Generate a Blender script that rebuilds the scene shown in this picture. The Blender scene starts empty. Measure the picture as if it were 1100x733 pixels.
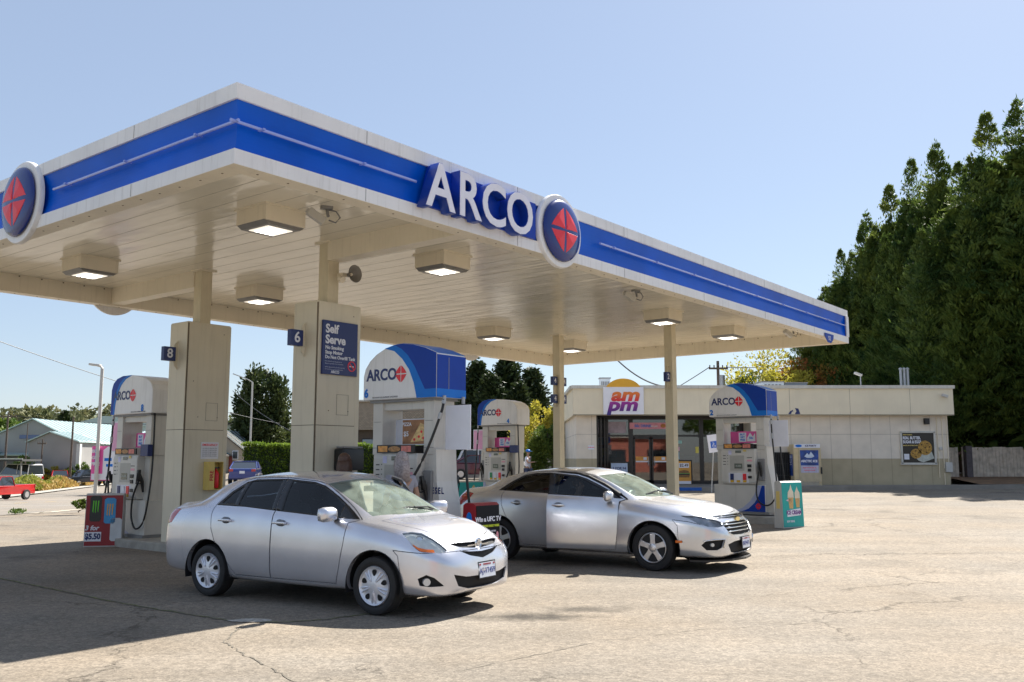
import bpy, bmesh, math, random
import numpy as np
from mathutils import Vector, Matrix

SC = bpy.context.scene
COL = SC.collection
R = math.radians
PI = math.pi

# ------------------------------------------------------------------ camera
cam_d = bpy.data.cameras.new("camera")
cam = bpy.data.objects.new("camera", cam_d)
COL.objects.link(cam)
CAM_H = 1.6143
cam.location = (0, 0, CAM_H)
cam.rotation_euler = (R(90) + 0.1274, 0, 0)
cam_d.sensor_width = 36
cam_d.lens = 986.87 / 1100 * 36
cam_d.clip_start = 0.05
cam_d.clip_end = 4000
SC.camera = cam

# ------------------------------------------------------------------ light
SUN_DIR = Vector((0.588, 0.809, 0.0)).normalized()
SUN_EL = R(46.5)
world = bpy.data.worlds.new("World")
SC.world = world
world.use_nodes = True
wn = world.node_tree.nodes
wl = world.node_tree.links
bg = wn["Background"]
sky = wn.new("ShaderNodeTexSky")
sky.sky_type = 'NISHITA'
sky.sun_disc = False
sky.sun_elevation = SUN_EL
sky.sun_rotation = math.atan2(SUN_DIR.x, SUN_DIR.y)
sky.air_density = 1.0
sky.dust_density = 0.45
sky.ozone_density = 1.2
haze_mix = wn.new("ShaderNodeMix")          # thin high haze evens the blue out
haze_mix.data_type = 'RGBA'
haze_mix.inputs[0].default_value = 0.44
haze_mix.inputs[7].default_value = (4.7, 5.6, 7.3, 1)
wl.new(sky.outputs[0], haze_mix.inputs[6])
wl.new(haze_mix.outputs[2], bg.inputs[0])
bg.inputs[1].default_value = 0.053
sun_d = bpy.data.lights.new("sun", 'SUN')
sun_d.energy = 5.0
sun_d.angle = R(0.53)
sun_d.color = (1.0, 0.95, 0.87)
sun = bpy.data.objects.new("sun", sun_d)
COL.objects.link(sun)
to_sun = Vector((SUN_DIR.x * math.cos(SUN_EL), SUN_DIR.y * math.cos(SUN_EL), math.sin(SUN_EL)))
sun.rotation_euler = to_sun.to_track_quat('Z', 'Y').to_euler()
sun.location = to_sun * 60
SC.view_settings.view_transform = 'Standard'
SC.view_settings.look = 'None'
SC.view_settings.exposure = 1.3
SC.view_settings.gamma = 1
SC.view_settings.use_curve_mapping = False
try:
    SC.cycles.max_bounces = 8
    SC.cycles.transparent_max_bounces = 16
    SC.cycles.use_denoising = True
except Exception:
    pass

# ------------------------------------------------------------------ canopy frame
CA = Vector((-2.9812, 9.5248))          # near corner of the canopy on plan
PHI = 0.9032
CU = Vector((math.cos(PHI), math.sin(PHI)))
CV = Vector((-CU.y, CU.x))


def uv(u, v, z=0.0):
    p = CA + CU * u + CV * v
    return Vector((p.x, p.y, z))


def ground_z(x, y):
    d = Vector((x, y)) - CA
    u = d.dot(CU)
    t = min(max(u - 7.0, 0.0), 42.0)
    # only the station side rises; the road to the left stays level
    side = min(max((x + 0.42 * y + 2.0) / 14.0, 0.0), 1.0)
    side = side * side * (3 - 2 * side)
    drop = min(max(y - 26.0, 0.0) * 0.033, 1.4)
    left = min(max((-x - 9.0) / 6.0, 0.0), 1.0) * (1 - side)
    return 0.0135 * t * side - drop * left


# ------------------------------------------------------------------ materials
MATS = {}


def nmat(name):
    m = bpy.data.materials.new(name)
    m.use_nodes = True
    return m, m.node_tree.nodes, m.node_tree.links, m.node_tree.nodes["Principled BSDF"]


def mat(name, col, rough=0.5, metal=0.0, coat=0.0, emit=None, var=0.0, vscale=6.0, bump=0.0, bscale=40.0,
        dirt=0.0, spec=None):
    """Principled material with optional noise variation, bump and streaky dirt."""
    if name in MATS:
        return MATS[name]
    m, n, l, b = nmat(name)
    c = (col[0], col[1], col[2], 1)
    b.inputs['Base Color'].default_value = c
    b.inputs['Roughness'].default_value = rough
    b.inputs['Metallic'].default_value = metal
    b.inputs['Coat Weight'].default_value = coat
    if spec is not None:
        b.inputs['Specular IOR Level'].default_value = spec
    if emit:
        b.inputs['Emission Color'].default_value = (*emit[0], 1)
        b.inputs['Emission Strength'].default_value = emit[1]
    tc = None
    if var > 0 or bump > 0 or dirt > 0:
        tc = n.new("ShaderNodeTexCoord")
    if var > 0 or dirt > 0:
        tx = n.new("ShaderNodeTexNoise")
        tx.inputs['Scale'].default_value = vscale
        tx.inputs['Detail'].default_value = 5
        l.new(tc.outputs['Object'], tx.inputs['Vector'])
        mr = n.new("ShaderNodeMapRange")
        mr.inputs[1].default_value = 0.3
        mr.inputs[2].default_value = 0.7
        mr.inputs[3].default_value = 1 - var
        mr.inputs[4].default_value = 1 + var
        l.new(tx.outputs[0], mr.inputs[0])
        mx = n.new("ShaderNodeVectorMath")
        mx.operation = 'SCALE'
        mx.inputs[0].default_value = col[:3]
        l.new(mr.outputs[0], mx.inputs['Scale'])
        last = mx.outputs[0]
        if dirt > 0:
            mp = n.new("ShaderNodeMapping")
            mp.inputs['Scale'].default_value = (7, 7, 0.5)
            l.new(tc.outputs['Object'], mp.inputs[0])
            t2 = n.new("ShaderNodeTexNoise")
            t2.inputs['Scale'].default_value = 1.6
            t2.inputs['Detail'].default_value = 6
            t2.inputs['Roughness'].default_value = 0.7
            l.new(mp.outputs[0], t2.inputs['Vector'])
            m2 = n.new("ShaderNodeMapRange")
            m2.inputs[1].default_value = 0.52
            m2.inputs[2].default_value = 0.75
            m2.inputs[3].default_value = 0
            m2.inputs[4].default_value = dirt
            l.new(t2.outputs[0], m2.inputs[0])
            mm = n.new("ShaderNodeMix")
            mm.data_type = 'RGBA'
            l.new(m2.outputs[0], mm.inputs[0])
            l.new(last, mm.inputs[6])
            mm.inputs[7].default_value = (col[0] * .35, col[1] * .32, col[2] * .26, 1)
            last = mm.outputs[2]
        l.new(last, b.inputs['Base Color'])
    if bump > 0:
        tb = n.new("ShaderNodeTexNoise")
        tb.inputs['Scale'].default_value = bscale
        tb.inputs['Detail'].default_value = 4
        l.new(tc.outputs['Object'], tb.inputs['Vector'])
        bp = n.new("ShaderNodeBump")
        bp.inputs['Strength'].default_value = bump
        bp.inputs['Distance'].default_value = 0.02
        l.new(tb.outputs[0], bp.inputs['Height'])
        l.new(bp.outputs[0], b.inputs['Normal'])
    MATS[name] = m
    return m


def glass_mat(name, tint=(.5, .55, .55), rough=0.02, refl=1.0, ior=1.5, dirt_glare=0.0, dirt_glare_col=(.5, .6, .5)):
    if name in MATS:
        return MATS[name]
    m = bpy.data.materials.new(name)
    m.use_nodes = True
    n, l = m.node_tree.nodes, m.node_tree.links
    n.clear()
    out = n.new("ShaderNodeOutputMaterial")
    tr = n.new("ShaderNodeBsdfTransparent")
    tr.inputs[0].default_value = (*tint, 1)
    gl = n.new("ShaderNodeBsdfGlossy")
    gl.inputs['Roughness'].default_value = rough
    gl.inputs[0].default_value = (refl, refl, refl, 1)
    fr = n.new("ShaderNodeFresnel")
    fr.inputs[0].default_value = ior
    mx = n.new("ShaderNodeMixShader")
    l.new(fr.outputs[0], mx.inputs[0])
    l.new(tr.outputs[0], mx.inputs[1])
    l.new(gl.outputs[0], mx.inputs[2])
    last = mx.outputs[0]
    if dirt_glare > 0:  # milky film: windscreen dirt, with pale green glare put into its colour
        tc = n.new("ShaderNodeTexCoord")
        nz = n.new("ShaderNodeTexNoise")
        nz.inputs['Scale'].default_value = 3.0
        nz.inputs['Detail'].default_value = 9
        nz.inputs['Roughness'].default_value = .7
        nz.inputs['Distortion'].default_value = 1.2
        l.new(tc.outputs['Object'], nz.inputs['Vector'])
        mr = n.new("ShaderNodeMapRange")
        mr.inputs[1].default_value = .35
        mr.inputs[2].default_value = .68
        mr.inputs[3].default_value = dirt_glare * .45
        mr.inputs[4].default_value = dirt_glare
        l.new(nz.outputs[0], mr.inputs[0])
        df = n.new("ShaderNodeBsdfDiffuse")
        df.inputs[0].default_value = (*dirt_glare_col, 1)
        m2 = n.new("ShaderNodeMixShader")
        l.new(mr.outputs[0], m2.inputs[0])
        l.new(last, m2.inputs[1])
        l.new(df.outputs[0], m2.inputs[2])
        last = m2.outputs[0]
    l.new(last, out.inputs[0])
    MATS[name] = m
    return m


def paint(name, col, metal=0.75, rough=0.32):
    if name in MATS:
        return MATS[name]
    m, n, l, b = nmat(name)
    b.inputs['Metallic'].default_value = metal
    b.inputs['Roughness'].default_value = rough
    b.inputs['Coat Weight'].default_value = 0.9
    b.inputs['Coat Roughness'].default_value = 0.04
    tc = n.new("ShaderNodeTexCoord")
    t = n.new("ShaderNodeTexNoise")
    t.inputs['Scale'].default_value = 900
    l.new(tc.outputs['Object'], t.inputs['Vector'])
    t2 = n.new("ShaderNodeTexNoise")
    t2.inputs['Scale'].default_value = 2.2
    t2.inputs['Detail'].default_value = 6
    l.new(tc.outputs['Object'], t2.inputs['Vector'])
    ad = n.new("ShaderNodeMath")
    ad.operation = 'MULTIPLY_ADD'
    l.new(t.outputs[0], ad.inputs[0])
    ad.inputs[1].default_value = 0.35
    l.new(t2.outputs[0], ad.inputs[2])
    mr = n.new("ShaderNodeMapRange")
    mr.inputs[1].default_value = 0.4
    mr.inputs[2].default_value = 0.95
    mr.inputs[3].default_value = 0.88
    mr.inputs[4].default_value = 1.08
    l.new(ad.outputs[0], mr.inputs[0])
    mx = n.new("ShaderNodeVectorMath")
    mx.operation = 'SCALE'
    mx.inputs[0].default_value = col
    l.new(mr.outputs[0], mx.inputs['Scale'])
    l.new(mx.outputs[0], b.inputs['Base Color'])
    MATS[name] = m
    return m


WHITE = mat("white_enamel", (.78, .78, .78), .38, var=.04, vscale=2, dirt=.25)
FASCIA_WHITE = mat("fascia_white", (.80, .79, .78), .4, var=.06, vscale=1.5, dirt=.32)
FASCIA_BLUE = mat("fascia_blue", (.0, .10, .60), .34, var=.16, vscale=.9, spec=.2)
BLUE = mat("deep_blue", (.003, .045, .34), .4, var=.05, spec=.25)
LBLUE = mat("light_blue", (.006, .17, .62), .4, var=.05, spec=.25)
NAVY = mat("navy", (.008, .022, .13), .35, var=.05)
RED = mat("logo_red", (.78, .010, .022), .4, coat=.15, var=.04)
BEIGE = mat("beige_metal", (.78, .71, .57), .45, var=.05, vscale=1.7, dirt=.22)
PILLAR = mat("pillar_cladding", (.68, .62, .48), .5, var=.05, vscale=1.5, dirt=.2, bump=.04, bscale=12)
POSTM = mat("post_paint", (.66, .59, .43), .5, var=.06, vscale=3, dirt=.25)
BLACK = mat("black_plastic", (.012, .012, .013), .42, var=.1)
RUBBER = mat("rubber", (.018, .018, .019), .75, var=.15, vscale=20, bump=.1)
DARK = mat("dark_void", (.006, .006, .007), .8, var=.1)
CHROME = mat("chrome", (.75, .76, .78), .12, 1.0, var=.03)
ALLOY = mat("alloy", (.62, .63, .66), .28, .85, var=.06, vscale=9)
GREYP = mat("grey_plastic", (.22, .22, .22), .5, var=.08)
LGREY = mat("light_grey_plastic", (.52, .51, .48), .45, var=.05, vscale=4, dirt=.25)
PUMPW = mat("pump_panel", (.62, .60, .55), .42, var=.05, vscale=3, dirt=.25)
CONC = mat("concrete_kerb", (.34, .32, .28), .85, var=.2, vscale=5, bump=.3)
STEEL = mat("galvanised_steel", (.42, .43, .44), .45, .6, var=.1)
SKIN = mat("skin", (.42, .24, .16), .5, var=.06, vscale=20)
AMBER = mat("amber_lens", (.75, .16, .01), .2, coat=.8, var=.05)
REDLENS = mat("red_lens", (.42, .008, .012), .15, coat=.9, var=.05)
YELLOW = mat("yellow_plastic", (.72, .55, .16), .5, var=.05)
TEAL = mat("teal_print", (.0, .36, .33), .4, var=.06)
MAGENTA = mat("magenta_print", (.75, .10, .36), .4, var=.06)
PAPER = mat("paper_white", (.75, .76, .82), .6, var=.03)
GLASS = glass_mat("car_glass", (.42, .52, .56))
GLASS_D = glass_mat("privacy_glass", (.10, .11, .12))
WSHIELD = glass_mat("windshield_glass", (.70, .82, .76), dirt_glare=.34)
GLASS_S = glass_mat("store_glass", (.36, .38, .39), refl=1.0, ior=2.05)
LENS = glass_mat("headlamp_lens", (.95, .96, .96), ior=1.28)


# ------------------------------------------------------------------ object helpers
def tag(o, label=None, cat=None, group=None, kind=None):
    if label:
        o["label"] = label
    if cat:
        o["category"] = cat
    if group:
        o["group"] = group
    if kind:
        o["kind"] = kind
    return o


def thing(name, loc=(0, 0, 0), rz=0.0, label=None, cat=None, group=None):
    o = bpy.data.objects.new(name, None)
    o.empty_display_size = .3
    COL.objects.link(o)
    o.location = loc
    o.rotation_euler = (0, 0, rz)
    return tag(o, label, cat, group)


def copy_tree(o, parent=None):
    c = o.copy()
    COL.objects.link(c)
    c.parent = parent
    for ch in list(o.children):
        copy_tree(ch, c)
    return c


def link_mesh(name, me, m, parent=None, smooth=False):
    o = bpy.data.objects.new(name, me)
    COL.objects.link(o)
    if m is not None:
        for x in (m if isinstance(m, (list, tuple)) else [m]):
            me.materials.append(x)
    if parent is not None:
        o.parent = parent
    if smooth:
        me.polygons.foreach_set("use_smooth", [True] * len(me.polygons))
    return o


class MB:
    """collects simple solids into one mesh"""

    def __init__(self):
        self.bm = bmesh.new()
        self.mi = 0

    def _mark(self, faces):
        for f in faces:
            f.material_index = self.mi

    def box(self, c, s, rz=0.0, bevel=0.0, rot=None):
        g = bmesh.ops.create_cube(self.bm, size=1.0)
        vs = g['verts']
        M = Matrix.Translation(c) @ (rot if rot is not None else Matrix.Rotation(rz, 4, 'Z')) @ Matrix.Diagonal((*s, 1))
        bmesh.ops.transform(self.bm, matrix=M, verts=vs)
        fs = {f for v in vs for f in v.link_faces}
        self._mark(fs)
        if bevel > 0:
            es = list({e for v in vs for e in v.link_edges})
            r = bmesh.ops.bevel(self.bm, geom=es, offset=bevel, segments=2, affect='EDGES', profile=.6)
            self._mark(r['faces'])
        return self

    def quad(self, pts):
        vs = [self.bm.verts.new(p) for p in pts]
        f = self.bm.faces.new(vs)
        f.material_index = self.mi
        return self

    def prism(self, poly, axis, a, b):
        """poly: 2-D outline; axis 'x','y','z' = extrusion axis from a to b (remaining two coords in order)"""
        def P(p, t):
            if axis == 'x':
                return (t, p[0], p[1])
            if axis == 'y':
                return (p[0], t, p[1])
            return (p[0], p[1], t)
        v0 = [self.bm.verts.new(P(p, a)) for p in poly]
        v1 = [self.bm.verts.new(P(p, b)) for p in poly]
        n = len(poly)
        fs = [self.bm.faces.new(v0), self.bm.faces.new(v1[::-1])]
        for i in range(n):
            fs.append(self.bm.faces.new((v0[i], v1[i], v1[(i + 1) % n], v0[(i + 1) % n])))
        self._mark(fs)
        bmesh.ops.recalc_face_normals(self.bm, faces=fs)
        return self

    def cyl(self, p0, p1, r0, r1=None, n=16, caps=True):
        r1 = r0 if r1 is None else r1
        p0, p1 = Vector(p0), Vector(p1)
        d = p1 - p0
        q = d.to_track_quat('Z', 'Y').to_matrix().to_4x4()
        g = bmesh.ops.create_cone(self.bm, cap_ends=caps, segments=n, radius1=r0, radius2=max(r1, 1e-4), depth=d.length)
        bmesh.ops.transform(self.bm, matrix=Matrix.Translation((p0 + p1) / 2) @ q, verts=g['verts'])
        self._mark({f for v in g['verts'] for f in v.link_faces})
        return self

    def tube(self, pts, r, n=8, caps=True):
        pts = [Vector(p) for p in pts]
        rings = []
        for i, p in enumerate(pts):
            d = (pts[min(i + 1, len(pts) - 1)] - pts[max(i - 1, 0)]).normalized()
            up = Vector((0, 0, 1)) if abs(d.z) < .9 else Vector((1, 0, 0))
            a = d.cross(up).normalized()
            b = d.cross(a).normalized()
            rr = r[i] if isinstance(r, (list, tuple)) else r
            rings.append([self.bm.verts.new(p + (a * math.cos(2 * PI * k / n) + b * math.sin(2 * PI * k / n)) * rr)
                          for k in range(n)])
        fs = []
        for i in range(len(rings) - 1):
            for k in range(n):
                fs.append(self.bm.faces.new((rings[i][k], rings[i][(k + 1) % n], rings[i + 1][(k + 1) % n], rings[i + 1][k])))
        if caps:
            fs.append(self.bm.faces.new(rings[0][::-1]))
            fs.append(self.bm.faces.new(rings[-1]))
        self._mark(fs)
        return self

    def lathe(self, prof, c=(0, 0, 0), axis='z', n=32):
        """prof: (radius, height)"""
        rings = []
        for r, h in prof:
            ring = []
            for k in range(n):
                a = 2 * PI * k / n
                x, y = r * math.cos(a), r * math.sin(a)
                if axis == 'z':
                    p = (c[0] + x, c[1] + y, c[2] + h)
                elif axis == 'y':
                    p = (c[0] + x, c[1] + h, c[2] + y)
                else:
                    p = (c[0] + h, c[1] + x, c[2] + y)
                ring.append(self.bm.verts.new(p))
            rings.append(ring)
        fs = []
        for i in range(len(rings) - 1):
            for k in range(n):
                fs.append(self.bm.faces.new((rings[i][k], rings[i][(k + 1) % n], rings[i + 1][(k + 1) % n], rings[i + 1][k])))
        fs.append(self.bm.faces.new(rings[0][::-1]))
        fs.append(self.bm.faces.new(rings[-1]))
        self._mark(fs)
        bmesh.ops.recalc_face_normals(self.bm, faces=fs)
        return self

    def ball(self, c, r, s=(1, 1, 1), n=16, rot=None):
        g = bmesh.ops.create_uvsphere(self.bm, u_segments=n, v_segments=max(6, n // 2), radius=r)
        M = Matrix.Translation(c) @ (rot or Matrix.Identity(4)) @ Matrix.Diagonal((*s, 1))
        bmesh.ops.transform(self.bm, matrix=M, verts=g['verts'])
        self._mark({f for v in g['verts'] for f in v.link_faces})
        return self

    def build(self, name, m, parent=None, smooth=False, auto=False):
        bmesh.ops.recalc_face_normals(self.bm, faces=self.bm.faces[:])
        me = bpy.data.meshes.new(name)
        self.bm.to_mesh(me)
        self.bm.free()
        o = link_mesh(name, me, m, parent, smooth or auto)
        if auto:
            smooth_by_angle(me, 40)
        return o


def smooth_by_angle(me, deg):
    """sharp edges where the dihedral is above deg"""
    bm = bmesh.new()
    bm.from_mesh(me)
    lim = R(deg)
    for e in bm.edges:
        if len(e.link_faces) == 2:
            e.smooth = e.calc_face_angle(0) < lim
    bm.to_mesh(me)
    bm.free()


def frame_mat(origin, n, up=(0, 0, 1)):
    """matrix whose local X is to the viewer's right, Y up, Z the surface normal n"""
    n = Vector(n).normalized()
    up = Vector(up)
    x = up.cross(n).normalized()
    y = n.cross(x).normalized()
    M = Matrix((x, y, n)).transposed().to_4x4()
    M.translation = Vector(origin)
    return M


def text(name, s, size, m, parent, M, extrude=0.004, offset=0.0, shear=0.0, align='CENTER', sx=1.0, space=1.0):
    """lettering as a thin solid mesh, on the plane given by matrix M"""
    cu = bpy.data.curves.new(name, 'FONT')
    cu.body = s
    cu.size = size
    cu.align_x = align
    cu.align_y = 'CENTER'
    cu.extrude = extrude
    cu.offset = offset
    cu.shear = shear
    cu.space_character = space
    cu.resolution_u = 4
    t = bpy.data.objects.new(name + "_src", cu)
    COL.objects.link(t)
    dg = bpy.context.evaluated_depsgraph_get()
    me = bpy.data.meshes.new_from_object(t.evaluated_get(dg))
    bpy.data.objects.remove(t)
    bpy.data.curves.remove(cu)
    me.name = name
    me.transform(M @ Matrix.Diagonal((sx, 1, 1, 1)))
    me.materials.clear()
    return link_mesh(name, me, m, parent)


def flat(name, M, polys, m, parent, thick=0.003):
    """thin plates (list of 2-D outlines) on plane M, extruded towards the viewer"""
    bm = bmesh.new()
    for poly in polys:
        a = [bm.verts.new(M @ Vector((p[0], p[1], 0))) for p in poly]
        b = [bm.verts.new(M @ Vector((p[0], p[1], thick))) for p in poly]
        n = len(poly)
        bm.faces.new(b)
        for i in range(n):
            bm.faces.new((a[i], a[(i + 1) % n], b[(i + 1) % n], b[i]))
    bmesh.ops.recalc_face_normals(bm, faces=bm.faces[:])
    me = bpy.data.meshes.new(name)
    bm.to_mesh(me)
    bm.free()
    return link_mesh(name, me, m, parent)


def rect(x0, y0, x1, y1):
    return [(x0, y0), (x1, y0), (x1, y1), (x0, y1)]


def ellipse(cx, cy, rx, ry, n=28, a0=0, a1=2 * PI):
    full = abs(a1 - a0 - 2 * PI) < 1e-6
    k = n if full else n + 1
    return [(cx + rx * math.cos(a0 + (a1 - a0) * i / n), cy + ry * math.sin(a0 + (a1 - a0) * i / n)) for i in range(k)]


def spark(cx, cy, w, h, gap=.06):
    """the four-facet diamond mark: four curved wedges"""
    out = []
    for sx in (1, -1):
        for sy in (1, -1):
            g = gap
            pts = [(g * sx * w, g * sy * h), (g * sx * w, sy * h * (1 - g))]
            for t in (.25, .5, .75):
                # slightly convex outer edge between the tips
                x = t * w
                y = (1 - t) * h
                k = 1 + .10 * math.sin(PI * t)
                pts.append((sx * x * k, sy * y * k))
            pts.append((sx * w * (1 - g), g * sy * h))
            out.append([(cx + p[0], cy + p[1]) for p in pts])
    return out


_T = bpy.data.meshes


def no_names():
    pass

# ================================================================== GROUND
def grid_sheet(name, xs, ys, zf, m, kind="structure"):
    nx, ny = len(xs), len(ys)
    vs = [(x, y, zf(x, y)) for y in ys for x in xs]
    fs = [(j * nx + i, j * nx + i + 1, (j + 1) * nx + i + 1, (j + 1) * nx + i) for j in range(ny - 1) for i in range(nx - 1)]
    me = bpy.data.meshes.new(name)
    me.from_pydata(vs, [], fs)
    o = link_mesh(name, me, m, None, True)
    tag(o, kind=kind)
    return o


def asphalt(name, base, stain=.5, crack=.6, warm=1.0, spots=()):
    m, n, l, b = nmat(name)
    tc = n.new("ShaderNodeTexCoord")
    P = tc.outputs['Object']

    def noise(scale, det=6, rough=.6, vec=None, dist=0):
        t = n.new("ShaderNodeTexNoise")
        t.inputs['Scale'].default_value = scale
        t.inputs['Detail'].default_value = det
        t.inputs['Roughness'].default_value = rough
        t.inputs['Distortion'].default_value = dist
        l.new(vec or P, t.inputs['Vector'])
        return t.outputs[0]

    def rng(s, a, bb, c, d):
        r = n.new("ShaderNodeMapRange")
        for i, v in enumerate((a, bb, c, d)):
            r.inputs[i + 1].default_value = v
        l.new(s, r.inputs[0])
        return r.outputs[0]

    def mul(a, c):
        x = n.new("ShaderNodeMath")
        x.operation = 'MULTIPLY'
        l.new(a, x.inputs[0])
        if isinstance(c, float):
            x.inputs[1].default_value = c
        else:
            l.new(c, x.inputs[1])
        return x.outputs[0]
    big = rng(noise(.11, 5), .35, .7, 1.10, .84)
    mid = rng(noise(.9, 8, .7), .35, .7, 1.06, .90)
    fine = rng(noise(55, 3, .6), .3, .7, .72, 1.28)
    grit = rng(noise(11, 8, .8), .35, .68, .78, 1.14)
    f = mul(mul(mul(big, mid), fine), grit)
    # streaks worn by tyres, running along the drive lane
    mp = n.new("ShaderNodeMapping")
    mp.inputs['Rotation'].default_value = (0, 0, R(38))
    mp.inputs['Scale'].default_value = (.13, 1.3, 1)
    l.new(P, mp.inputs[0])
    f = mul(f, rng(noise(.9, 7, .65, mp.outputs[0]), .36, .66, 1.07, .86))
    # oil spots
    f = mul(f, rng(noise(.55, 3, .5, None, .4), .60, .74, 1.0, 1 - stain))
    # pale and dark aggregate showing in the worn surface
    vo2 = n.new("ShaderNodeTexVoronoi")
    vo2.inputs['Scale'].default_value = 34
    l.new(P, vo2.inputs['Vector'])
    sx = n.new("ShaderNodeSeparateColor")
    l.new(vo2.outputs['Color'], sx.inputs[0])
    f = mul(f, rng(sx.outputs[0], 0, 1, .80, 1.20))
    vo3 = n.new("ShaderNodeTexVoronoi")
    vo3.inputs['Scale'].default_value = 9
    l.new(P, vo3.inputs['Vector'])
    f = mul(f, rng(vo3.outputs['Distance'], .0, .10, .80, 1.0))
    # oil and drip stains at their own places
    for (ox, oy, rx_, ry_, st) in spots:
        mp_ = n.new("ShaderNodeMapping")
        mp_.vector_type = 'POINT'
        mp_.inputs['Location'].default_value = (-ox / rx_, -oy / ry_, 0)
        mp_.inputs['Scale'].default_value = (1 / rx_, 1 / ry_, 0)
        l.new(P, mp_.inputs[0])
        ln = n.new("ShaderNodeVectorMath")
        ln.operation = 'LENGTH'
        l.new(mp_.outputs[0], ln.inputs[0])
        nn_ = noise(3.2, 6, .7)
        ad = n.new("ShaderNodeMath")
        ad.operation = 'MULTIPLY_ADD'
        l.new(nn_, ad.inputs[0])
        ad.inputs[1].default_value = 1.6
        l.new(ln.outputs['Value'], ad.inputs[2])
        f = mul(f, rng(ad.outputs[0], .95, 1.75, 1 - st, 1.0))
    # cracks: distance to the edge of distorted cells
    nz = n.new("ShaderNodeTexNoise")
    nz.inputs['Scale'].default_value = 1.3
    nz.inputs['Detail'].default_value = 8
    nz.inputs['Roughness'].default_value = .65
    l.new(P, nz.inputs['Vector'])
    sb = n.new("ShaderNodeVectorMath")
    sb.operation = 'MULTIPLY_ADD'
    l.new(nz.outputs['Color'], sb.inputs[0])
    sb.inputs[1].default_value = (1.5, 1.5, 0)
    l.new(P, sb.inputs[2])
    vo = n.new("ShaderNodeTexVoronoi")
    vo.feature = 'DISTANCE_TO_EDGE'
    vo.inputs['Scale'].default_value = .22
    l.new(sb.outputs[0], vo.inputs['Vector'])
    mask = rng(noise(.35, 3), .46, .56, 0, 1)
    ck = rng(vo.outputs[0], .0, .006, 1.0, 0.0)
    ck = mul(mul(ck, mask), crack)
    inv = n.new("ShaderNodeMath")
    inv.operation = 'SUBTRACT'
    inv.inputs[0].default_value = 1
    l.new(ck, inv.inputs[1])
    f = mul(f, inv.outputs[0])
    mx = n.new("ShaderNodeVectorMath")
    mx.operation = 'SCALE'
    cm = n.new("ShaderNodeMix")
    cm.data_type = 'RGBA'
    l.new(rng(noise(.3, 6), .35, .65, 0, 1), cm.inputs[0])
    cm.inputs[6].default_value = (base[0], base[1], base[2], 1)
    cm.inputs[7].default_value = (base[0] * 1.04, base[1] * .97, base[2] * .88, 1)
    l.new(cm.outputs[2], mx.inputs[0])
    l.new(f, mx.inputs['Scale'])
    l.new(mx.outputs[0], b.inputs['Base Color'])
    b.inputs['Roughness'].default_value = .9
    b.inputs['Specular IOR Level'].default_value = .25
    bp = n.new("ShaderNodeBump")
    bp.inputs['Strength'].default_value = .45
    bp.inputs['Distance'].default_value = .012
    bp2 = n.new("ShaderNodeBump")
    bp2.inputs['Strength'].default_value = .6
    bp2.inputs['Distance'].default_value = .02
    bp2.invert = True
    l.new(ck, bp2.inputs['Height'])
    l.new(noise(42, 5, .7), bp.inputs['Height'])
    l.new(bp2.outputs[0], bp.inputs['Normal'])
    l.new(bp.outputs[0], b.inputs['Normal'])
    return m


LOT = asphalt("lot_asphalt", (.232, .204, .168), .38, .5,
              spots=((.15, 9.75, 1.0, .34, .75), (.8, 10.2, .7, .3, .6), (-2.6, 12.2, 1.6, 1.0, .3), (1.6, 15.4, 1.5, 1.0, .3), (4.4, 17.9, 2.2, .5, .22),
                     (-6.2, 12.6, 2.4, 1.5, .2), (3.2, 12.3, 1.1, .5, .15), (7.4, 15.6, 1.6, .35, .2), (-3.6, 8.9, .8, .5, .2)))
ROADM = asphalt("road_asphalt", (.235, .215, .19), .12, .3)


def spaced(a, b, near, far_steps):
    xs = []
    x = 0.0
    while x < near:
        xs.append(x)
        x += 1.0
    k = 1.0
    while x < b:
        xs.append(x)
        k *= far_steps
        x += k
    xs.append(b)
    return xs


pos = spaced(0, 2500, 62, 1.35)
XS = sorted([-p for p in pos[1:]] + pos)
YS = sorted([-p for p in spaced(0, 300, 15, 1.4)[1:]] + spaced(0, 2500, 112, 1.3))
grid_sheet("ground", XS, YS, ground_z, LOT)

# the street on the left, running away beside the station
RD = Vector((-0.21, 0.9777))
RN = Vector((0.9777, 0.21))
R0 = Vector((-14.9, 27.0))


def strip(name, w0, w1, t0, t1, m, dz, kind="structure", step=2.0, jit=0.0):
    rnd = random.Random(5)
    vs, fs = [], []
    nt = int((t1 - t0) / step)
    for i in range(nt + 1):
        t = t0 + (t1 - t0) * i / nt
        for w in (w0 + (w1 - w0) * j / 6 for j in range(7)):
            p = R0 + RD * t + RN * (w + rnd.uniform(-jit, jit))
            vs.append((p.x, p.y, ground_z(p.x, p.y) + dz))
    for i in range(nt):
        for j in range(6):
            a = 7 * i + j
            fs.append((a, a + 1, a + 8, a + 7))
    me = bpy.data.meshes.new(name)
    me.from_pydata(vs, [], fs)
    return tag(link_mesh(name, me, m, None), kind=kind)


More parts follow.
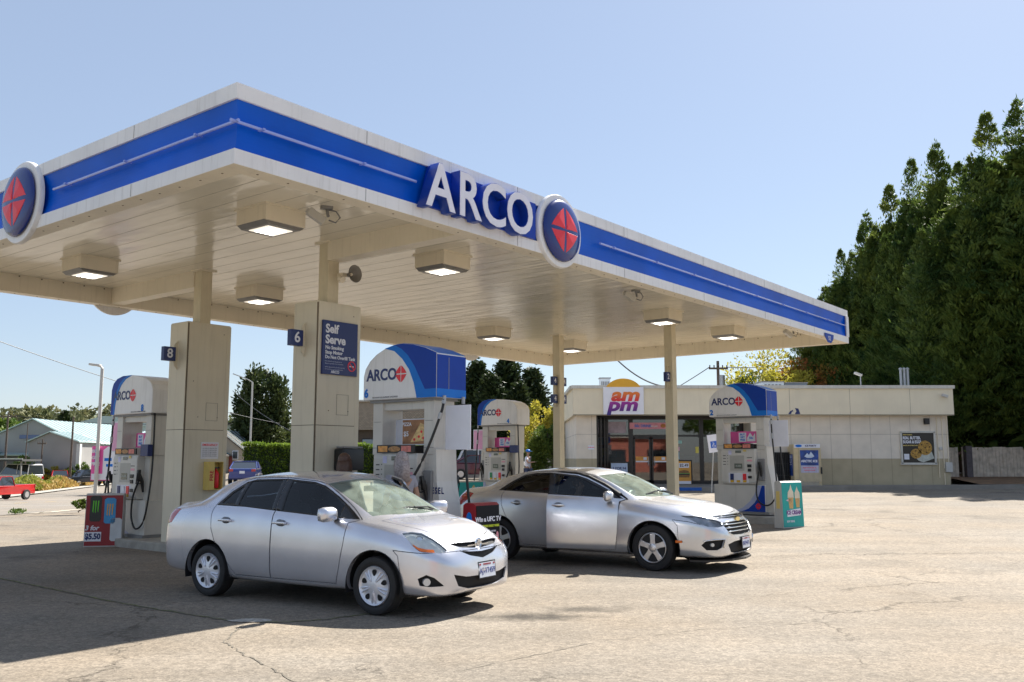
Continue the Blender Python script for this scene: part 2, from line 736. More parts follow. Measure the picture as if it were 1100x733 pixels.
# cold joint with moss, and a wandering crack, in the forecourt by the nearest car
def seam_line(name, pts, w, m, seed):
    r_ = random.Random(seed)
    P = []
    for a, b in zip(pts[:-1], pts[1:]):
        for k in range(14):
            t_ = k / 14
            P.append((a[0] + (b[0] - a[0]) * t_ + r_.uniform(-.018, .018), a[1] + (b[1] - a[1]) * t_ + r_.uniform(-.018, .018), w * r_.uniform(.15, 1.2)))
    vs, fs = [], []
    for i, (x, y, ww) in enumerate(P):
        x2, y2 = P[min(i + 1, len(P) - 1)][:2]
        x1, y1 = P[max(i - 1, 0)][:2]
        d = Vector((x2 - x1, y2 - y1)).normalized()
        vs += [(x - d.y * ww / 2, y + d.x * ww / 2, ground_z(x, y) + .004), (x + d.y * ww / 2, y - d.x * ww / 2, ground_z(x, y) + .004)]
    for i in range(len(P) - 1):
        fs.append((2 * i, 2 * i + 1, 2 * i + 3, 2 * i + 2))
    me = bpy.data.meshes.new(name)
    me.from_pydata(vs, [], fs)
    return tag(link_mesh(name, me, m), kind="structure")


JOINTM = mat("joint_tar", (.135, .118, .092), .9, var=.4, vscale=12)
MOSSM = mat("joint_moss", (.16, .17, .06), .95, var=.6, vscale=9)
seam_line("ground_joint", [(-7.67, 13.36), (-6.93, 12.75), (-5.56, 11.6), (-4.25, 10.51), (-3.41, 9.9), (-2.77, 9.45), (-2.3, 9.40), (-1.88, 9.56), (-1.3, 10.1)], .032, JOINTM, 1)
seam_line("ground_joint_moss", [(-7.67, 13.36), (-6.93, 12.75), (-5.56, 11.6), (-4.25, 10.51), (-3.41, 9.9), (-2.77, 9.45), (-2.3, 9.40), (-1.88, 9.56), (-1.3, 10.1)], .026, MOSSM, 2).location.z = .003
seam_line("ground_crack", [(-2.63, 9.3), (-2.56, 8.42), (-2.23, 7.91), (-1.78, 7.27), (-1.45, 6.76)], .018, JOINTM, 3)
seam_line("ground_crack", [(-0.36, 7.34), (0.74, 8.42), (1.87, 9.05), (3.25, 9.45)], .011, JOINTM, 4)
seam_line("ground_crack", [(5.6, 13.0), (6.6, 13.9), (7.5, 14.1), (8.6, 15.3)], .010, JOINTM, 5)
bm = bmesh.new()
r_ = random.Random(8)
vv = [bm.verts.new((-2.62 + .30 * math.cos(a) * r_.uniform(.6, 1.1), 9.5 + .11 * math.sin(a) * r_.uniform(.6, 1.1), .008)) for a in [k * .35 for k in range(18)]]
bm.faces.new(vv)
me = bpy.data.meshes.new("ground_patch")
bm.to_mesh(me)
bm.free()
tag(link_mesh("ground_patch", me, mat("spall_concrete", (.42, .39, .34), .9, var=.5, vscale=20, bump=.6)), kind="structure")
strip("road", -14.0, 0, -60, 300, ROADM, .012)
LINE_W = mat("road_line_white", (.62, .60, .55), .8, var=.25, vscale=14)
LINE_Y = mat("road_line_yellow", (.62, .40, .09), .8, var=.25, vscale=14)
bm = bmesh.new()
for t in range(-40, 180, 6):
    q = []
    for dt, dw in ((0, -7.06), (0, -6.94), (2.4, -6.94), (2.4, -7.06)):
        p = R0 + RD * (t + dt) + RN * dw
        q.append(bm.verts.new((p.x, p.y, ground_z(p.x, p.y) + .020)))
    bm.faces.new(q)
me = bpy.data.meshes.new("road_marking")
bm.to_mesh(me)
bm.free()
tag(link_mesh("road_marking", me, LINE_Y), kind="structure")
strip("sidewalk_strip", -15.4, -14.0, -60, 240, CONC, .09)
DRY = mat("dry_grass_ground", (.33, .24, .12), .95, var=.3, vscale=1.2, bump=.6, bscale=9)
strip("verge", -22.0, -15.4, 30, 95, DRY, .05, step=1.5)
strip("kerb_edge", 0.0, 0.35, 3, 60, mat("worn_concrete_edge", (.42, .37, .29), .9, var=.3, vscale=3, bump=.4), .012, jit=.12, step=.7)

# ================================================================== CANOPY
L_, W_, HB, HF = 19.77, 10.09, 4.7575, .91
HS = 5.10
canopy = thing("station_canopy", (CA.x, CA.y, 0), PHI,
               "big flat station canopy with blue and white edge and beige underside over the pumps", "canopy")
FW = mat("soffit_lip", (.68, .60, .46), .45, var=.05, dirt=.25)


def soffit_mat():
    m, n, l, b = nmat("soffit_boards")
    tc = n.new("ShaderNodeTexCoord")
    sep = n.new("ShaderNodeSeparateXYZ")
    l.new(tc.outputs['Object'], sep.inputs[0])
    fr = n.new("ShaderNodeMath")
    fr.operation = 'PINGPONG'
    fr.inputs[1].default_value = .2
    l.new(sep.outputs[0], fr.inputs[0])
    g = n.new("ShaderNodeMapRange")
    g.inputs[1].default_value = 0
    g.inputs[2].default_value = .010
    g.inputs[3].default_value = 0
    g.inputs[4].default_value = 1
    l.new(fr.outputs[0], g.inputs[0])
    nz = n.new("ShaderNodeTexNoise")
    nz.inputs['Scale'].default_value = .8
    nz.inputs['Detail'].default_value = 6
    l.new(tc.outputs['Object'], nz.inputs['Vector'])
    mr = n.new("ShaderNodeMapRange")
    mr.inputs[1].default_value = .35
    mr.inputs[2].default_value = .7
    mr.inputs[3].default_value = 1.03
    mr.inputs[4].default_value = .86
    l.new(nz.outputs[0], mr.inputs[0])
    # board seams are darker than the sheet
    sm = n.new("ShaderNodeMapRange")
    sm.inputs[1].default_value = 0
    sm.inputs[2].default_value = 1
    sm.inputs[3].default_value = .42
    sm.inputs[4].default_value = 1
    l.new(g.outputs[0], sm.inputs[0])
    mu = n.new("ShaderNodeMath")
    mu.operation = 'MULTIPLY'
    l.new(mr.outputs[0], mu.inputs[0])
    l.new(sm.outputs[0], mu.inputs[1])
    sc = n.new("ShaderNodeVectorMath")
    sc.operation = 'SCALE'
    sc.inputs[0].default_value = (.84, .78, .64)
    l.new(mu.outputs[0], sc.inputs['Scale'])
    l.new(sc.outputs[0], b.inputs['Base Color'])
    b.inputs['Roughness'].default_value = .16
    b.inputs['Specular IOR Level'].default_value = .9
    b1 = n.new("ShaderNodeBump")
    b1.inputs['Strength'].default_value = .5
    b1.inputs['Distance'].default_value = .01
    l.new(g.outputs[0], b1.inputs['Height'])
    # oil-canning of the thin sheet boards
    mp = n.new("ShaderNodeMapping")
    mp.inputs['Scale'].default_value = (2.2, .5, 1)
    l.new(tc.outputs['Object'], mp.inputs[0])
    nw = n.new("ShaderNodeTexNoise")
    nw.inputs['Scale'].default_value = 1.5
    nw.inputs['Detail'].default_value = 2
    l.new(mp.outputs[0], nw.inputs['Vector'])
    b2 = n.new("ShaderNodeBump")
    b2.inputs['Strength'].default_value = .5
    b2.inputs['Distance'].default_value = .035
    l.new(nw.outputs[0], b2.inputs['Height'])
    l.new(b1.outputs[0], b2.inputs['Normal'])
    l.new(b2.outputs[0], b.inputs['Normal'])
    return m


# soffit sheet and roof deck
s = MB()
s.box((L_ / 2, W_ / 2, HS + .02), (L_ - .5, W_ - .5, .04))
s.build("soffit", soffit_mat(), canopy)
s = MB()
s.box((L_ / 2, W_ / 2, HB + HF - .16), (L_ - .3, W_ - .3, .06))
s.build("roof_deck", mat("roof_membrane", (.35, .35, .36), .8, var=.1), canopy)

SIDES = {  # side index: start corner, end corner (u,v), outward normal
    "near_right": ((0, 0), (L_, 0), (0, -1)),
    "near_left": ((0, W_), (0, 0), (-1, 0)),
    "far_end": ((L_, 0), (L_, W_), (1, 0)),
    "rear": ((L_, W_), (0, W_), (0, 1)),
}


def sweep(prof, side, t0=None, t1=None):
    """profile (outward offset, z) swept along one side; None end = mitred into the corner"""
    (ax, ay), (bx, by), (nx, ny) = SIDES[side]
    dx, dy = bx - ax, by - ay
    ln = math.hypot(dx, dy)
    dx, dy = dx / ln, dy / ln
    rings = []
    for end, t in ((0, t0), (1, t1)):
        ring = []
        for o, z in prof:
            if t is None:
                tt = -o if end == 0 else ln + o
            else:
                tt = t
            ring.append((ax + dx * tt + nx * o, ay + dy * tt + ny * o, z))
        rings.append(ring)
    return rings


def sweep_mesh(name, prof, side, m, parent, t0=None, t1=None, seams=None):
    r = sweep(prof, side, t0, t1)
    n = len(prof)
    bm = bmesh.new()
    a = [bm.verts.new(p) for p in r[0]]
    b = [bm.verts.new(p) for p in r[1]]
    for i in range(n - 1):
        bm.faces.new((a[i], b[i], b[i + 1], a[i + 1]))
    if t1 is not None:
        bm.faces.new(b)
    if t0 is not None:
        bm.faces.new(a[::-1])
    bmesh.ops.recalc_face_normals(bm, faces=bm.faces[:])
    me = bpy.data.meshes.new(name)
    bm.to_mesh(me)
    bm.free()
    return link_mesh(name, me, m, parent)


zb1, zt1 = HB + .17, HB + HF - .175
lip_prof = [(-.26, HS + .0), (-.26, HB - .002), (-.004, HB - .002), (-.004, HB + .002)]
lower_prof = [(-.02, HB + .001), (0, HB), (0, zb1), (-.03, zb1)]
upper_prof = [(-.03, zt1), (0, zt1), (0, HB + HF), (-.16, HB + HF), (-.16, HB + HF - .12)]
blue_prof = [(-.03 - .045 * math.sin(PI * k / 10), zb1 + (zt1 - zb1) * k / 10) for k in range(11)]
for sd in SIDES:
    fp = sweep_mesh("fascia_trim", lower_prof, sd, FASCIA_WHITE, canopy)
    sweep_mesh("underside_lip", lip_prof, sd, BEIGE, fp)
    up = sweep_mesh("coping", upper_prof, sd, FASCIA_WHITE, fp)
    if sd == "near_right":
        sweep_mesh("fascia_band", blue_prof, sd, FASCIA_BLUE, fp, None, L_ - .17)
        q = MB()
        q.box((L_ - .085, -.02 + .015, (zb1 + zt1) / 2), (.17, .03, zt1 - zb1))
        q.build("end_cap", FASCIA_WHITE, fp)
        bars = ((-.06, 2.78), (7.22, L_ - .25))
    elif sd == "near_left":
        sweep_mesh("fascia_band", blue_prof, sd, FASCIA_BLUE, fp, .17, None)
        bars = ((.3, W_ - 6.0), (W_ - 4.1, W_ + .05))
    else:
        sweep_mesh("fascia_band", [(-.012, zb1), (-.012, zt1)], sd, FASCIA_WHITE, fp)
        bars = ()
    (ax, ay), (bx, by), (nx, ny) = SIDES[sd]
    ln = math.hypot(bx - ax, by - ay)
    dx, dy = (bx - ax) / ln, (by - ay) / ln
    for (t0, t1) in bars:
        q = MB()
        zc = HB + .47
        o = -.004
        q.cyl((ax + dx * t0 + nx * o, ay + dy * t0 + ny * o, zc), (ax + dx * t1 + nx * o, ay + dy * t1 + ny * o, zc), .019, n=12)
        k = t0 + .4
        while k < t1:
            q.box((ax + dx * k + nx * .0, ay + dy * k + ny * .0, zc - .004), (.03, .10, .02), rz=math.atan2(dy, dx))
            k += 1.5
        q.build("light_bar", mat("light_bar_glint", (.28, .36, .80), .12, coat=1.0, var=.04), fp, auto=True)  # pale tube colour stands in for the sun glint along it
    # joints between the fascia sheets
    q = MB()
    t = 1.9 if sd != "rear" else 1.0
    while t < ln:
        q.box((ax + dx * t + nx * -.0, ay + dy * t + ny * -.0, (zt1 + HB + HF) / 2), (.008, .006, HF * .18) if abs(dx) > .5 else (.006, .008, HF * .18))
        q.box((ax + dx * t + nx * -.0, ay + dy * t + ny * -.0, HB + .085), (.008, .006, .155) if abs(dx) > .5 else (.006, .008, .155))
        t += 3.05
    q.build("fascia_joint", mat("joint_grey", (.3, .3, .3), .8, var=.1), fp)

# rivet rows under the lip, deep beams from the columns to the edges
PU = (4.06, 15.5)
PV = (3.2, 6.75)
for iu in (0,):
    for (v0, v1) in ((.26, PV[0] - .11), (PV[1] + .11, W_ - .26)):
        s = MB()
        s.box((PU[iu], (v0 + v1) / 2, (HS + HB + .03) / 2), (.26, v1 - v0, HS - HB - .03))
        s.build("beam", BEIGE, canopy)
s = MB()
rr = random.Random(3)
for v in np.arange(.4, W_ - .3, .42):
    s.box((.275, v, HS - .03), (.012, .022, .022))
    s.box((L_ - .275, v, HS - .03), (.012, .022, .022))
for u_ in np.arange(.4, L_ - .3, .42):
    s.box((u_, W_ - .275, HS - .03), (.022, .012, .022))
    s.box((u_, W_ - .12, HB - .002), (.02, .02, .008))
    s.box((u_, .13, HB - .002), (.02, .02, .008))
for v in np.arange(.4, W_ - .3, .42):
    s.box((.13, v, HB - .002), (.02, .02, .008))
tag(s.build("rivet_row", mat("rivet_rust", (.12, .08, .05), .8, var=.2), canopy), kind="stuff")


# logo discs: on the near-right edge twice, near-left once, rear twice
def logo_disc(u, v, n, label, plain=False):
    zc = HB + HF / 2 - .03
    t = thing("logo_disc", (*uv(u, v)[:2], 0), PHI, label, "logo sign", "round logo discs on the canopy edge")
    s = MB()
    nx, ny = n
    ax = 'y' if ny else 'x'
    sg = ny or nx
    s.lathe([(.588, 0), (.588, .045 * sg), (.575, .065 * sg), (.50, .070 * sg)] if True else [], c=(0, 0, zc), axis=ax, n=56)
    s.build("disc_rim", FASCIA_WHITE, t, auto=True)
    if not plain:
        s = MB()
        prof = [(.495, .090 * sg), (.485, .112 * sg), (.44, .132 * sg), (.33, .155 * sg), (.18, .167 * sg), (.02, .170 * sg)]
        s.lathe(prof, c=(0, 0, zc), axis=ax, n=56)
        s.build("dome", mat("logo_dome_blue", (.002, .02, .17), .22, coat=.25, var=.04), t, smooth=True)
        # red wedges moulded over the dome
        M = frame_mat((0, 0, zc), (nx, ny, 0))
        bm = bmesh.new()
        for poly in spark(0, 0, .385, .385, .045):
            c0 = Vector((sum(p[0] for p in poly) / len(poly), sum(p[1] for p in poly) / len(poly)))
            ring_o, ring_i = [], []
            for p in poly:
                for ring, k, dz in ((ring_o, 1.0, .0), (ring_i, .90, .014)):
                    q = c0 + (Vector(p) - c0) * k
                    rr_ = min(q.length / .49, 1)
                    zz = .170 - .060 * rr_ ** 2.2 + dz
                    ring.append(bm.verts.new(M @ Vector((q.x, q.y, zz))))
            k = len(poly)
            for i in range(k):
                bm.faces.new((ring_o[i], ring_o[(i + 1) % k], ring_i[(i + 1) % k], ring_i[i]))
            rr_ = c0.length / .49
            cc = bm.verts.new(M @ Vector((c0.x, c0.y, .170 - .060 * rr_ ** 2.2 + .018)))
            for i in range(k):
                bm.faces.new((ring_i[i], ring_i[(i + 1) % k], cc))
        bmesh.ops.recalc_face_normals(bm, faces=bm.faces[:])
        me = bpy.data.meshes.new("diamond_mark")
        bm.to_mesh(me)
        bm.free()
        link_mesh("diamond_mark", me, RED, t)
    return t


logo_disc(5.98, .01, (0, -1), "round blue sign with red four-part diamond beside the big ARCO letters")
logo_disc(.01, 4.95, (-1, 0), "round blue sign with red four-part diamond on the left canopy edge")
logo_disc(4.12, W_ - .01, (0, 1), "back of a beige disc hanging below the rear canopy edge, left of the pillars", plain=True)
logo_disc(15.55, W_ - .01, (0, 1), "back of a beige disc below the rear canopy edge above the conifers", plain=True)

# ARCO channel letters with their raceway
t = thing("channel_letter_sign", (CA.x, CA.y, 0), PHI, "large white raised letters ARCO on blue backing on the canopy edge", "sign")
s = MB()
s.prism([(2.85, HB + .172), (5.35, HB + .172), (5.35, HB + .732), (3.0, HB + .732)], 'y', .02, -.04)
s.build("backing", mat("letter_backing", (.0, .035, .36), .38, var=.05, spec=.3), t)
xw = {"A": 0.0, "R": .57, "C": 1.11, "O": 1.71}
LW = mat("letter_face", (.80, .79, .86), .35, var=.03)
LS = mat("letter_return_blue", (.01, .05, .34), .35, var=.03)
for ch, dx in xw.items():
    M = frame_mat((3.06 + dx, -.108, HB + .40), (0, -1, 0))
    body = text("letter", ch, .86, LS, t, M, extrude=.078, offset=.020, sx=.93)
    M2 = frame_mat((3.06 + dx, -.19, HB + .40), (0, -1, 0))
    text("letter_front", ch, .86, LW, body, M2, extrude=.004, offset=.013, sx=.93)

# soffit lights
LED = mat("lamp_led", (.9, .9, .9), .3, emit=((1, .95, .88), 2.0))
GRIDL = [(2.22, 2.3), (2.25, 7.45), (5.8, 7.4), (5.86, 2.35), (13.34, 7.35), (16.95, 7.3), (13.58, 2.33), (17.07, 2.3)]
LLAB = ["nearest boxed canopy lamp under the front corner", "boxed canopy lamp at far left under the left canopy edge",
        "boxed canopy lamp between the two thick pillars", "boxed canopy lamp below the big letter O on the canopy edge",
        "small boxed canopy lamp above the white pump cap numbered 4", "farthest boxed canopy lamp just right of the left thin column",
        "boxed canopy lamp at the top of the right thin column", "boxed canopy lamp nearest the right canopy tip"]
lamp0 = None
for (lu, lv), lb in zip(GRIDL, LLAB):
    p = uv(lu, lv, 0)
    if lamp0 is None:
        lamp0 = thing("canopy_light", p, PHI, None, "canopy light", "boxed lamps under the canopy")
        s = MB()
        s.box((0, 0, 4.975), (.68, .68, .23), bevel=.012)
        s.box((0, 0, 5.088), (.73, .73, .024))
        s.build("housing", BEIGE, lamp0)
        s = MB()
        s.prism([(-.345, 4.865), (.345, 4.865), (.27, 4.815), (-.27, 4.815)], 'y', -.31, .31)
        s.build("lens_frame", GREYP, lamp0)
        s = MB()
        s.box((0, 0, 4.812), (.42, .44, .012))
        s.build("diffuser", mat("lamp_diffuser", (.55, .52, .46), .2, emit=((1, .9, .75), .35)), lamp0)
        s = MB()
        for i in range(4):
            for j in range(5):
                s.box((-.12 + i * .08, -.15 + j * .075, 4.802), (.045, .045, .010))
        s.build("led_cluster", LED, lamp0)
        o = lamp0
    else:
        o = copy_tree(lamp0)
        o.location = p
    o["label"] = lb

# cameras and horn speaker
def soffit_cam(u, v, label):
    t = thing("security_camera", uv(u, v, HS), PHI - .5, label, "camera", "security cameras under the canopy")
    s = MB()
    s.box((0, 0, -.02), (.16, .10, .04))
    s.cyl((0, 0, -.03), (.02, -.02, -.15), .022)
    s.build("mount", GREYP, t)
    s = MB()
    s.box((-.14, .02, -.15), (.26, .11, .11), bevel=.01, rot=Matrix.Rotation(.55, 4, 'Y'))
    s.cyl((-.24, .02, -.09), (-.28, .02, -.07), .035)
    s.build("camera_body", LGREY, t)
    s = MB()
    s.tube([(.02, 0, -.05), (.14, .03, -.05), (.20, .04, -.13), (.14, .04, -.21), (.04, .02, -.19)], .012)
    s.build("cable", GREYP, t, smooth=True)


soffit_cam(2.55, 1.5, "bullet camera with loose cable beside the nearest canopy lamp")
soffit_cam(10.75, 1.4, "small camera under the canopy, right of the logo disc")
soffit_cam(18.3, 1.0, "small camera under the canopy near its right tip")
t = thing("edge_sticker", uv(L_ - 1.6, -.012, 0), PHI, "small blue shield-shaped decal hanging on the lower canopy edge", "decal")
M = frame_mat((0, -.003, HB + .03), (0, -1, 0))
flat("shield", M, [[(-.33, .06), (.33, .06), (.30, -.05), (.12, -.17), (-.12, -.17), (-.30, -.05)]], BLUE, t, .012)
text("lettering", "%2", .16, PAPER, t, frame_mat((0, -.018, HB - .03), (0, -1, 0)), .002)
t = thing("horn_speaker", uv(4.2, 3.0, 4.55), PHI, "round grey horn speaker on the post above the Self Serve sign", "speaker")
s = MB()
s.lathe([(.03, .04), (.05, -.04), (.10, -.10), (.145, -.15), (.135, -.15), (.09, -.09), (.02, -.02)], c=(.06, -.06, .03), axis='y', n=28)
s.build("horn", mat("speaker_grey", (.20, .19, .17), .5, var=.1), t, smooth=True)
s = MB()
s.ball((.06, -.11, .03), .028)
s.box((-.02, .02, .02), (.10, .14, .06))
s.cyl((-.10, -.02, -.05), (-.10, -.10, -.08), .05, .055)
s.build("bracket", BEIGE, t, auto=True)

# ================================================================== POSTS AND PILLARS
for iu in (0, 1):
    for iv in (0, 1):
        u_, v_ = PU[iu], PV[iv]
        p = uv(u_, v_)
        gz = ground_z(p.x, p.y)
        nm = [["beige square post on top of the pillar numbered 6", "beige square post on top of the pillar numbered 8"],
              ["bare beige column in front of the store doors, next to pump 2",
               "bare beige column with navy number plates left of the store"]][iu][iv]
        t = thing("canopy_column", (p.x, p.y, 0), PHI, nm, "column", "square columns carrying the canopy")
        s = MB()
        z0 = 4.05 if iu == 0 else gz - .1
        s.box((0, 0, (z0 + HS) / 2), (.225, .225, HS - z0))
        s.build("shaft", POSTM, t)
        s = MB()
        s.box((0, 0, HS - .012), (.34, .34, .024))
        s.build("cap_plate", BEIGE, t)

NUMS = {0: "6", 1: "8"}
pillars = []
for iv in (0, 1):
    p = uv(4.06, PV[iv])
    t = thing("clad_pillar", (p.x, p.y, 0), PHI,
              ["thick beige clad pillar with the Self Serve sign on its face", "thick beige clad pillar with the fire extinguisher box"][iv],
              "pillar", "thick clad pillars on the near pump island")
    hu, hv, H6 = .455, .285, 4.06
    s = MB()
    s.box((0, 0, H6 / 2), (hu * 2 - .02, hv * 2 - .02, H6 - .02))
    s.build("core", mat("pillar_core", (.16, .13, .09), .8, var=.1), t)
    s = MB()
    for (a, b_) in ((0.0, 2.125), (2.135, H6)):
        zc, zz = (a + b_) / 2, b_ - a
        s.box((-hu + .012, 0, zc), (.024, hv * 2 - .03, zz))
        s.box((hu - .012, 0, zc), (.024, hv * 2 - .03, zz))
        s.box((-.028, -hv + .012, zc), (hu * 2 - .128, .024, zz))
        s.box((-.028, hv - .012, zc), (hu * 2 - .128, .024, zz))
    s.box((0, 0, H6 + .002), (hu * 2 - .03, hv * 2 - .03, .03))
    for (sx, sy) in ((1, -1), (1, 1)):
        s.box((sx * (hu - .045), sy * (hv - .016), H6 / 2), (.085, .026, H6 - .02))
    s.build("panel", PILLAR, t)
    s = MB()
    for (x, z) in ((-.18, 2.36), (.22, 2.36), (-.30, 3.0), (.3, 3.9), (-.3, .6)):
        s.cyl((x, -hv - .004, z), (x, -hv + .002, z), .009, n=8)
    s.build("screw", mat("rivet_rust", (.1, .1, .1)), t)
    s = MB()
    for zz in (2.3, 2.62):
        s.box((.1, -hv - .001, zz), (.24, .004, .006))
    for xx in (-.02, .22):
        s.box((xx, -hv - .001, 2.46), (.006, .004, .32))
    s.build("hatch_outline", mat("hatch_line", (.30, .27, .2), .7, var=.1), t)
    pillars.append(t)
    # number blade
    nb = thing("number_sign", (*uv(4.06 - hu, PV[iv] - .02)[:2], 0), PHI,
               "navy number plate %s sticking out of the %s pillar" % (NUMS[iv], ["Self Serve", "fire extinguisher"][iv]), "number sign",
               "navy island number plates")
    s = MB()
    M = frame_mat((-.02, -.018, 3.47), (0, -1, 0))
    s.prism([(p_[1], p_[0]) for p_ in []] or [(-.02 + 0.0, 3.20), (-.02, 3.74), (-.09, 3.66), (-.125, 3.47), (-.09, 3.28)], 'y', -.012, .012)
    s.build("bracket", PILLAR, nb)
    s = MB()
    s.box((-.20, -.0, 3.48), (.23, .10, .25), bevel=.006)
    s.build("plate", NAVY, nb)
    text("numeral", NUMS[iv], .23, PAPER, nb, frame_mat((-.20, -.052, 3.48), (0, -1, 0)), .003, .004)

# second row: number plates on the bare columns
for iv in (0, 1):
    p = uv(15.5, PV[iv])
    g = "4" if iv else "2"
    nb = thing("number_sign", (p.x, p.y, 0), PHI,
               "stack of navy number plates on the bare column left of the store" if iv else "small navy number plate on the bare column by pump 2",
               "number sign", "navy island number plates")
    s = MB()
    pts = [(-.115, 3.05), (-.115, 3.98), (-.17, 3.9), (-.20, 3.5), (-.17, 3.12)]
    if iv:
        s.prism(pts, 'y', -.014, .014)
        s.prism([(-x, z) for x, z in pts], 'y', -.014, .014)
        s.build("bracket", POSTM, nb)
        for sx in (-1, 1):
            for z in (3.28, 3.78):
                s = MB()
                s.box((sx * .22, 0, z), (.22, .09, .24), bevel=.006)
                s.build("plate", NAVY, nb)
                text("numeral", g, .2, PAPER, nb, frame_mat((sx * .22, -.048, z), (0, -1, 0)), .003, .003)
    else:
        s.prism([(x, z) for x, z in ((-.115, 3.38), (-.115, 4.0), (-.16, 3.95), (-.19, 3.7), (-.16, 3.45))], 'y', -.014, .014)
        s.build("bracket", POSTM, nb)
        s = MB()
        s.box((-.2, 0, 3.7), (.2, .09, .24), bevel=.006)
        s.build("plate", NAVY, nb)
        text("numeral", g, .2, PAPER, nb, frame_mat((-.2, -.048, 3.7), (0, -1, 0)), .003, .003)

# Self Serve sign
t = thing("self_serve_sign", (*uv(4.06, PV[0] - .285)[:2], 0), PHI, "navy Self Serve sign with no smoking symbol on the pillar", "sign")
s = MB()
s.box((0, -.022, 3.35), (.72, .036, .85), bevel=.004)
s.build("sign_board", NAVY, t)
WT = PAPER
y0 = -.042
for (tx, sz, x, z, off) in (("Self", .19, -.31, 3.64, .006), ("Serve", .19, -.31, 3.47, .006), ("No Smoking", .078, -.31, 3.345, .0022),
                            ("Stop Motor", .078, -.31, 3.27, .0022), ("Do Not Overfill Tank", .073, -.31, 3.195, .002)):
    text("lettering", tx, sz, WT, t, frame_mat((x, y0, z), (0, -1, 0)), .002, off, align='LEFT', sx=.96)
lines = ["It is unlawful and dangerous to", "dispense gasoline into containers", "unless approved by the fire marshal", "Do not leave nozzle unattended"]
for k, tx in enumerate(lines):
    text("lettering", tx, .028, mat("sign_small_print", (.45, .48, .62), .5), t, frame_mat((-.31, y0, 3.13 - k * .035 - (.02 if k > 1 else 0)), (0, -1, 0)), .001, 0, align='LEFT')
text("lettering", "ARCO", .06, WT, t, frame_mat((-.10, y0, 2.965), (0, -1, 0)), .002, .002)
M = frame_mat((.24, y0, 3.08), (0, -1, 0))
ringp = []
for k in range(28):
    a0, a1 = 2 * PI * k / 28, 2 * PI * (k + 1) / 28
    ringp.append([(.085 * math.cos(a0), .085 * math.sin(a0)), (.085 * math.cos(a1), .085 * math.sin(a1)),
                  (.068 * math.cos(a1), .068 * math.sin(a1)), (.068 * math.cos(a0), .068 * math.sin(a0))])
ringp.append([(-.062, .048), (-.048, .062), (.062, -.048), (.048, -.062)])
flat("prohibition_ring", M, ringp, RED, t, .003)
flat("cigarette", M, [rect(-.05, -.012, .03, .006), rect(.034, -.012, .045, .006)], WT, t, .002)

# fire extinguisher cabinet + notice on pillar 8
t = thing("fire_extinguisher_cabinet", (*uv(4.06, PV[1] - .285)[:2], 0), PHI, "yellow open box holding a red fire extinguisher on the pillar", "extinguisher box")
s = MB()
xc, zc = .13, 1.31
s.box((xc, -.015, zc), (.30, .02, .50))
s.box((xc - .145, -.09, zc), (.012, .16, .50))
s.box((xc + .145, -.09, zc), (.012, .16, .50))
s.box((xc, -.09, zc + .245), (.30, .16, .012))
s.box((xc, -.09, zc - .245), (.30, .16, .012))
s.box((xc - .09, -.172, zc), (.11, .008, .50))
s.build("cabinet", YELLOW, t)
s = MB()
s.lathe([(.05, 0), (.058, .02), (.058, .25), (.035, .30), (.018, .32), (.018, .35)], c=(xc + .05, -.09, zc - .22), n=20)
s.build("extinguisher_bottle", RED, t, auto=True)
s = MB()
s.box((xc + .06, -.10, zc + .14), (.10, .03, .025))
s.tube([(xc + .02, -.10, zc + .12), (xc - .01, -.12, zc + .05), (xc - .01, -.12, zc - .1)], .01)
s.build("valve", BLACK, t)
text("lettering", "FIRE", .10, mat("label_red", (.5, .03, .03), .5), t, frame_mat((xc - .09, -.177, zc), (0, -1, 0)) @ Matrix.Rotation(PI / 2, 4, 'Z'), .001, .003)
t = thing("notice_plate", (*uv(4.06, PV[1] - .285)[:2], 0), PHI, "small white notice with a red heading above the extinguisher box", "notice")
s = MB()
s.box((.09, -.006, 1.76), (.36, .008, .30))
s.build("plate", PAPER, t)
text("lettering", "EMERGENCY", .055, RED, t, frame_mat((.09, -.011, 1.86), (0, -1, 0)), .001, .001)
for k in range(5):
    text("lettering", "IN CASE OF FIRE OR SPILL", .026, mat("ink_grey", (.12, .12, .14), .6), t, frame_mat((.09, -.011, 1.80 - k * .035), (0, -1, 0)), .0005, 0)

# black squeegee bin on pillar 6
t = thing("squeegee_bin", (*uv(4.06, PV[0] - .285)[:2], 0), PHI, "black squeegee bin and towel box hung on the Self Serve pillar", "squeegee bin")
s = MB()
s.box((.16, -.12, 1.60), (.44, .22, .34), bevel=.03)
s.build("bin_body", BLACK, t, auto=True)
s = MB()
s.box((.16, -.13, 1.79), (.40, .18, .03), bevel=.01)
s.build("lid", GREYP, t)

# ================================================================== ISLAND KERBS
for iu in (0, 1):
    for (v0, v1) in ((.35, 9.75),):
        c = uv(PU[iu], 5)
        gz = ground_z(c.x, c.y) if iu else 0
        hk = .15 if iu == 0 else .17
        o = thing("pump_island", (*uv(PU[iu], 0)[:2], gz), PHI,
                  ["low concrete island kerb under pumps 6 and 8", "low concrete island kerb under pumps 2 and 4"][iu], "island kerb",
                  "raised concrete pump islands")
        s = MB()
        n = 10
        poly = []
        for k in range(n + 1):
            a = PI + PI * k / n
            poly.append((.62 * math.cos(a), v0 + .4 + .4 * math.sin(a)))
        for k in range(n + 1):
            a = PI * k / n
            poly.append((.62 * math.cos(a), v1 - .4 + .4 * math.sin(a)))
        s.prism(poly, 'z', -.12, hk)
        kb = s.build("kerb", CONC, o, auto=True)
        md = kb.modifiers.new("bevel", 'BEVEL')
        md.width = .02
        md.segments = 2
        md.limit_method = 'ANGLE'

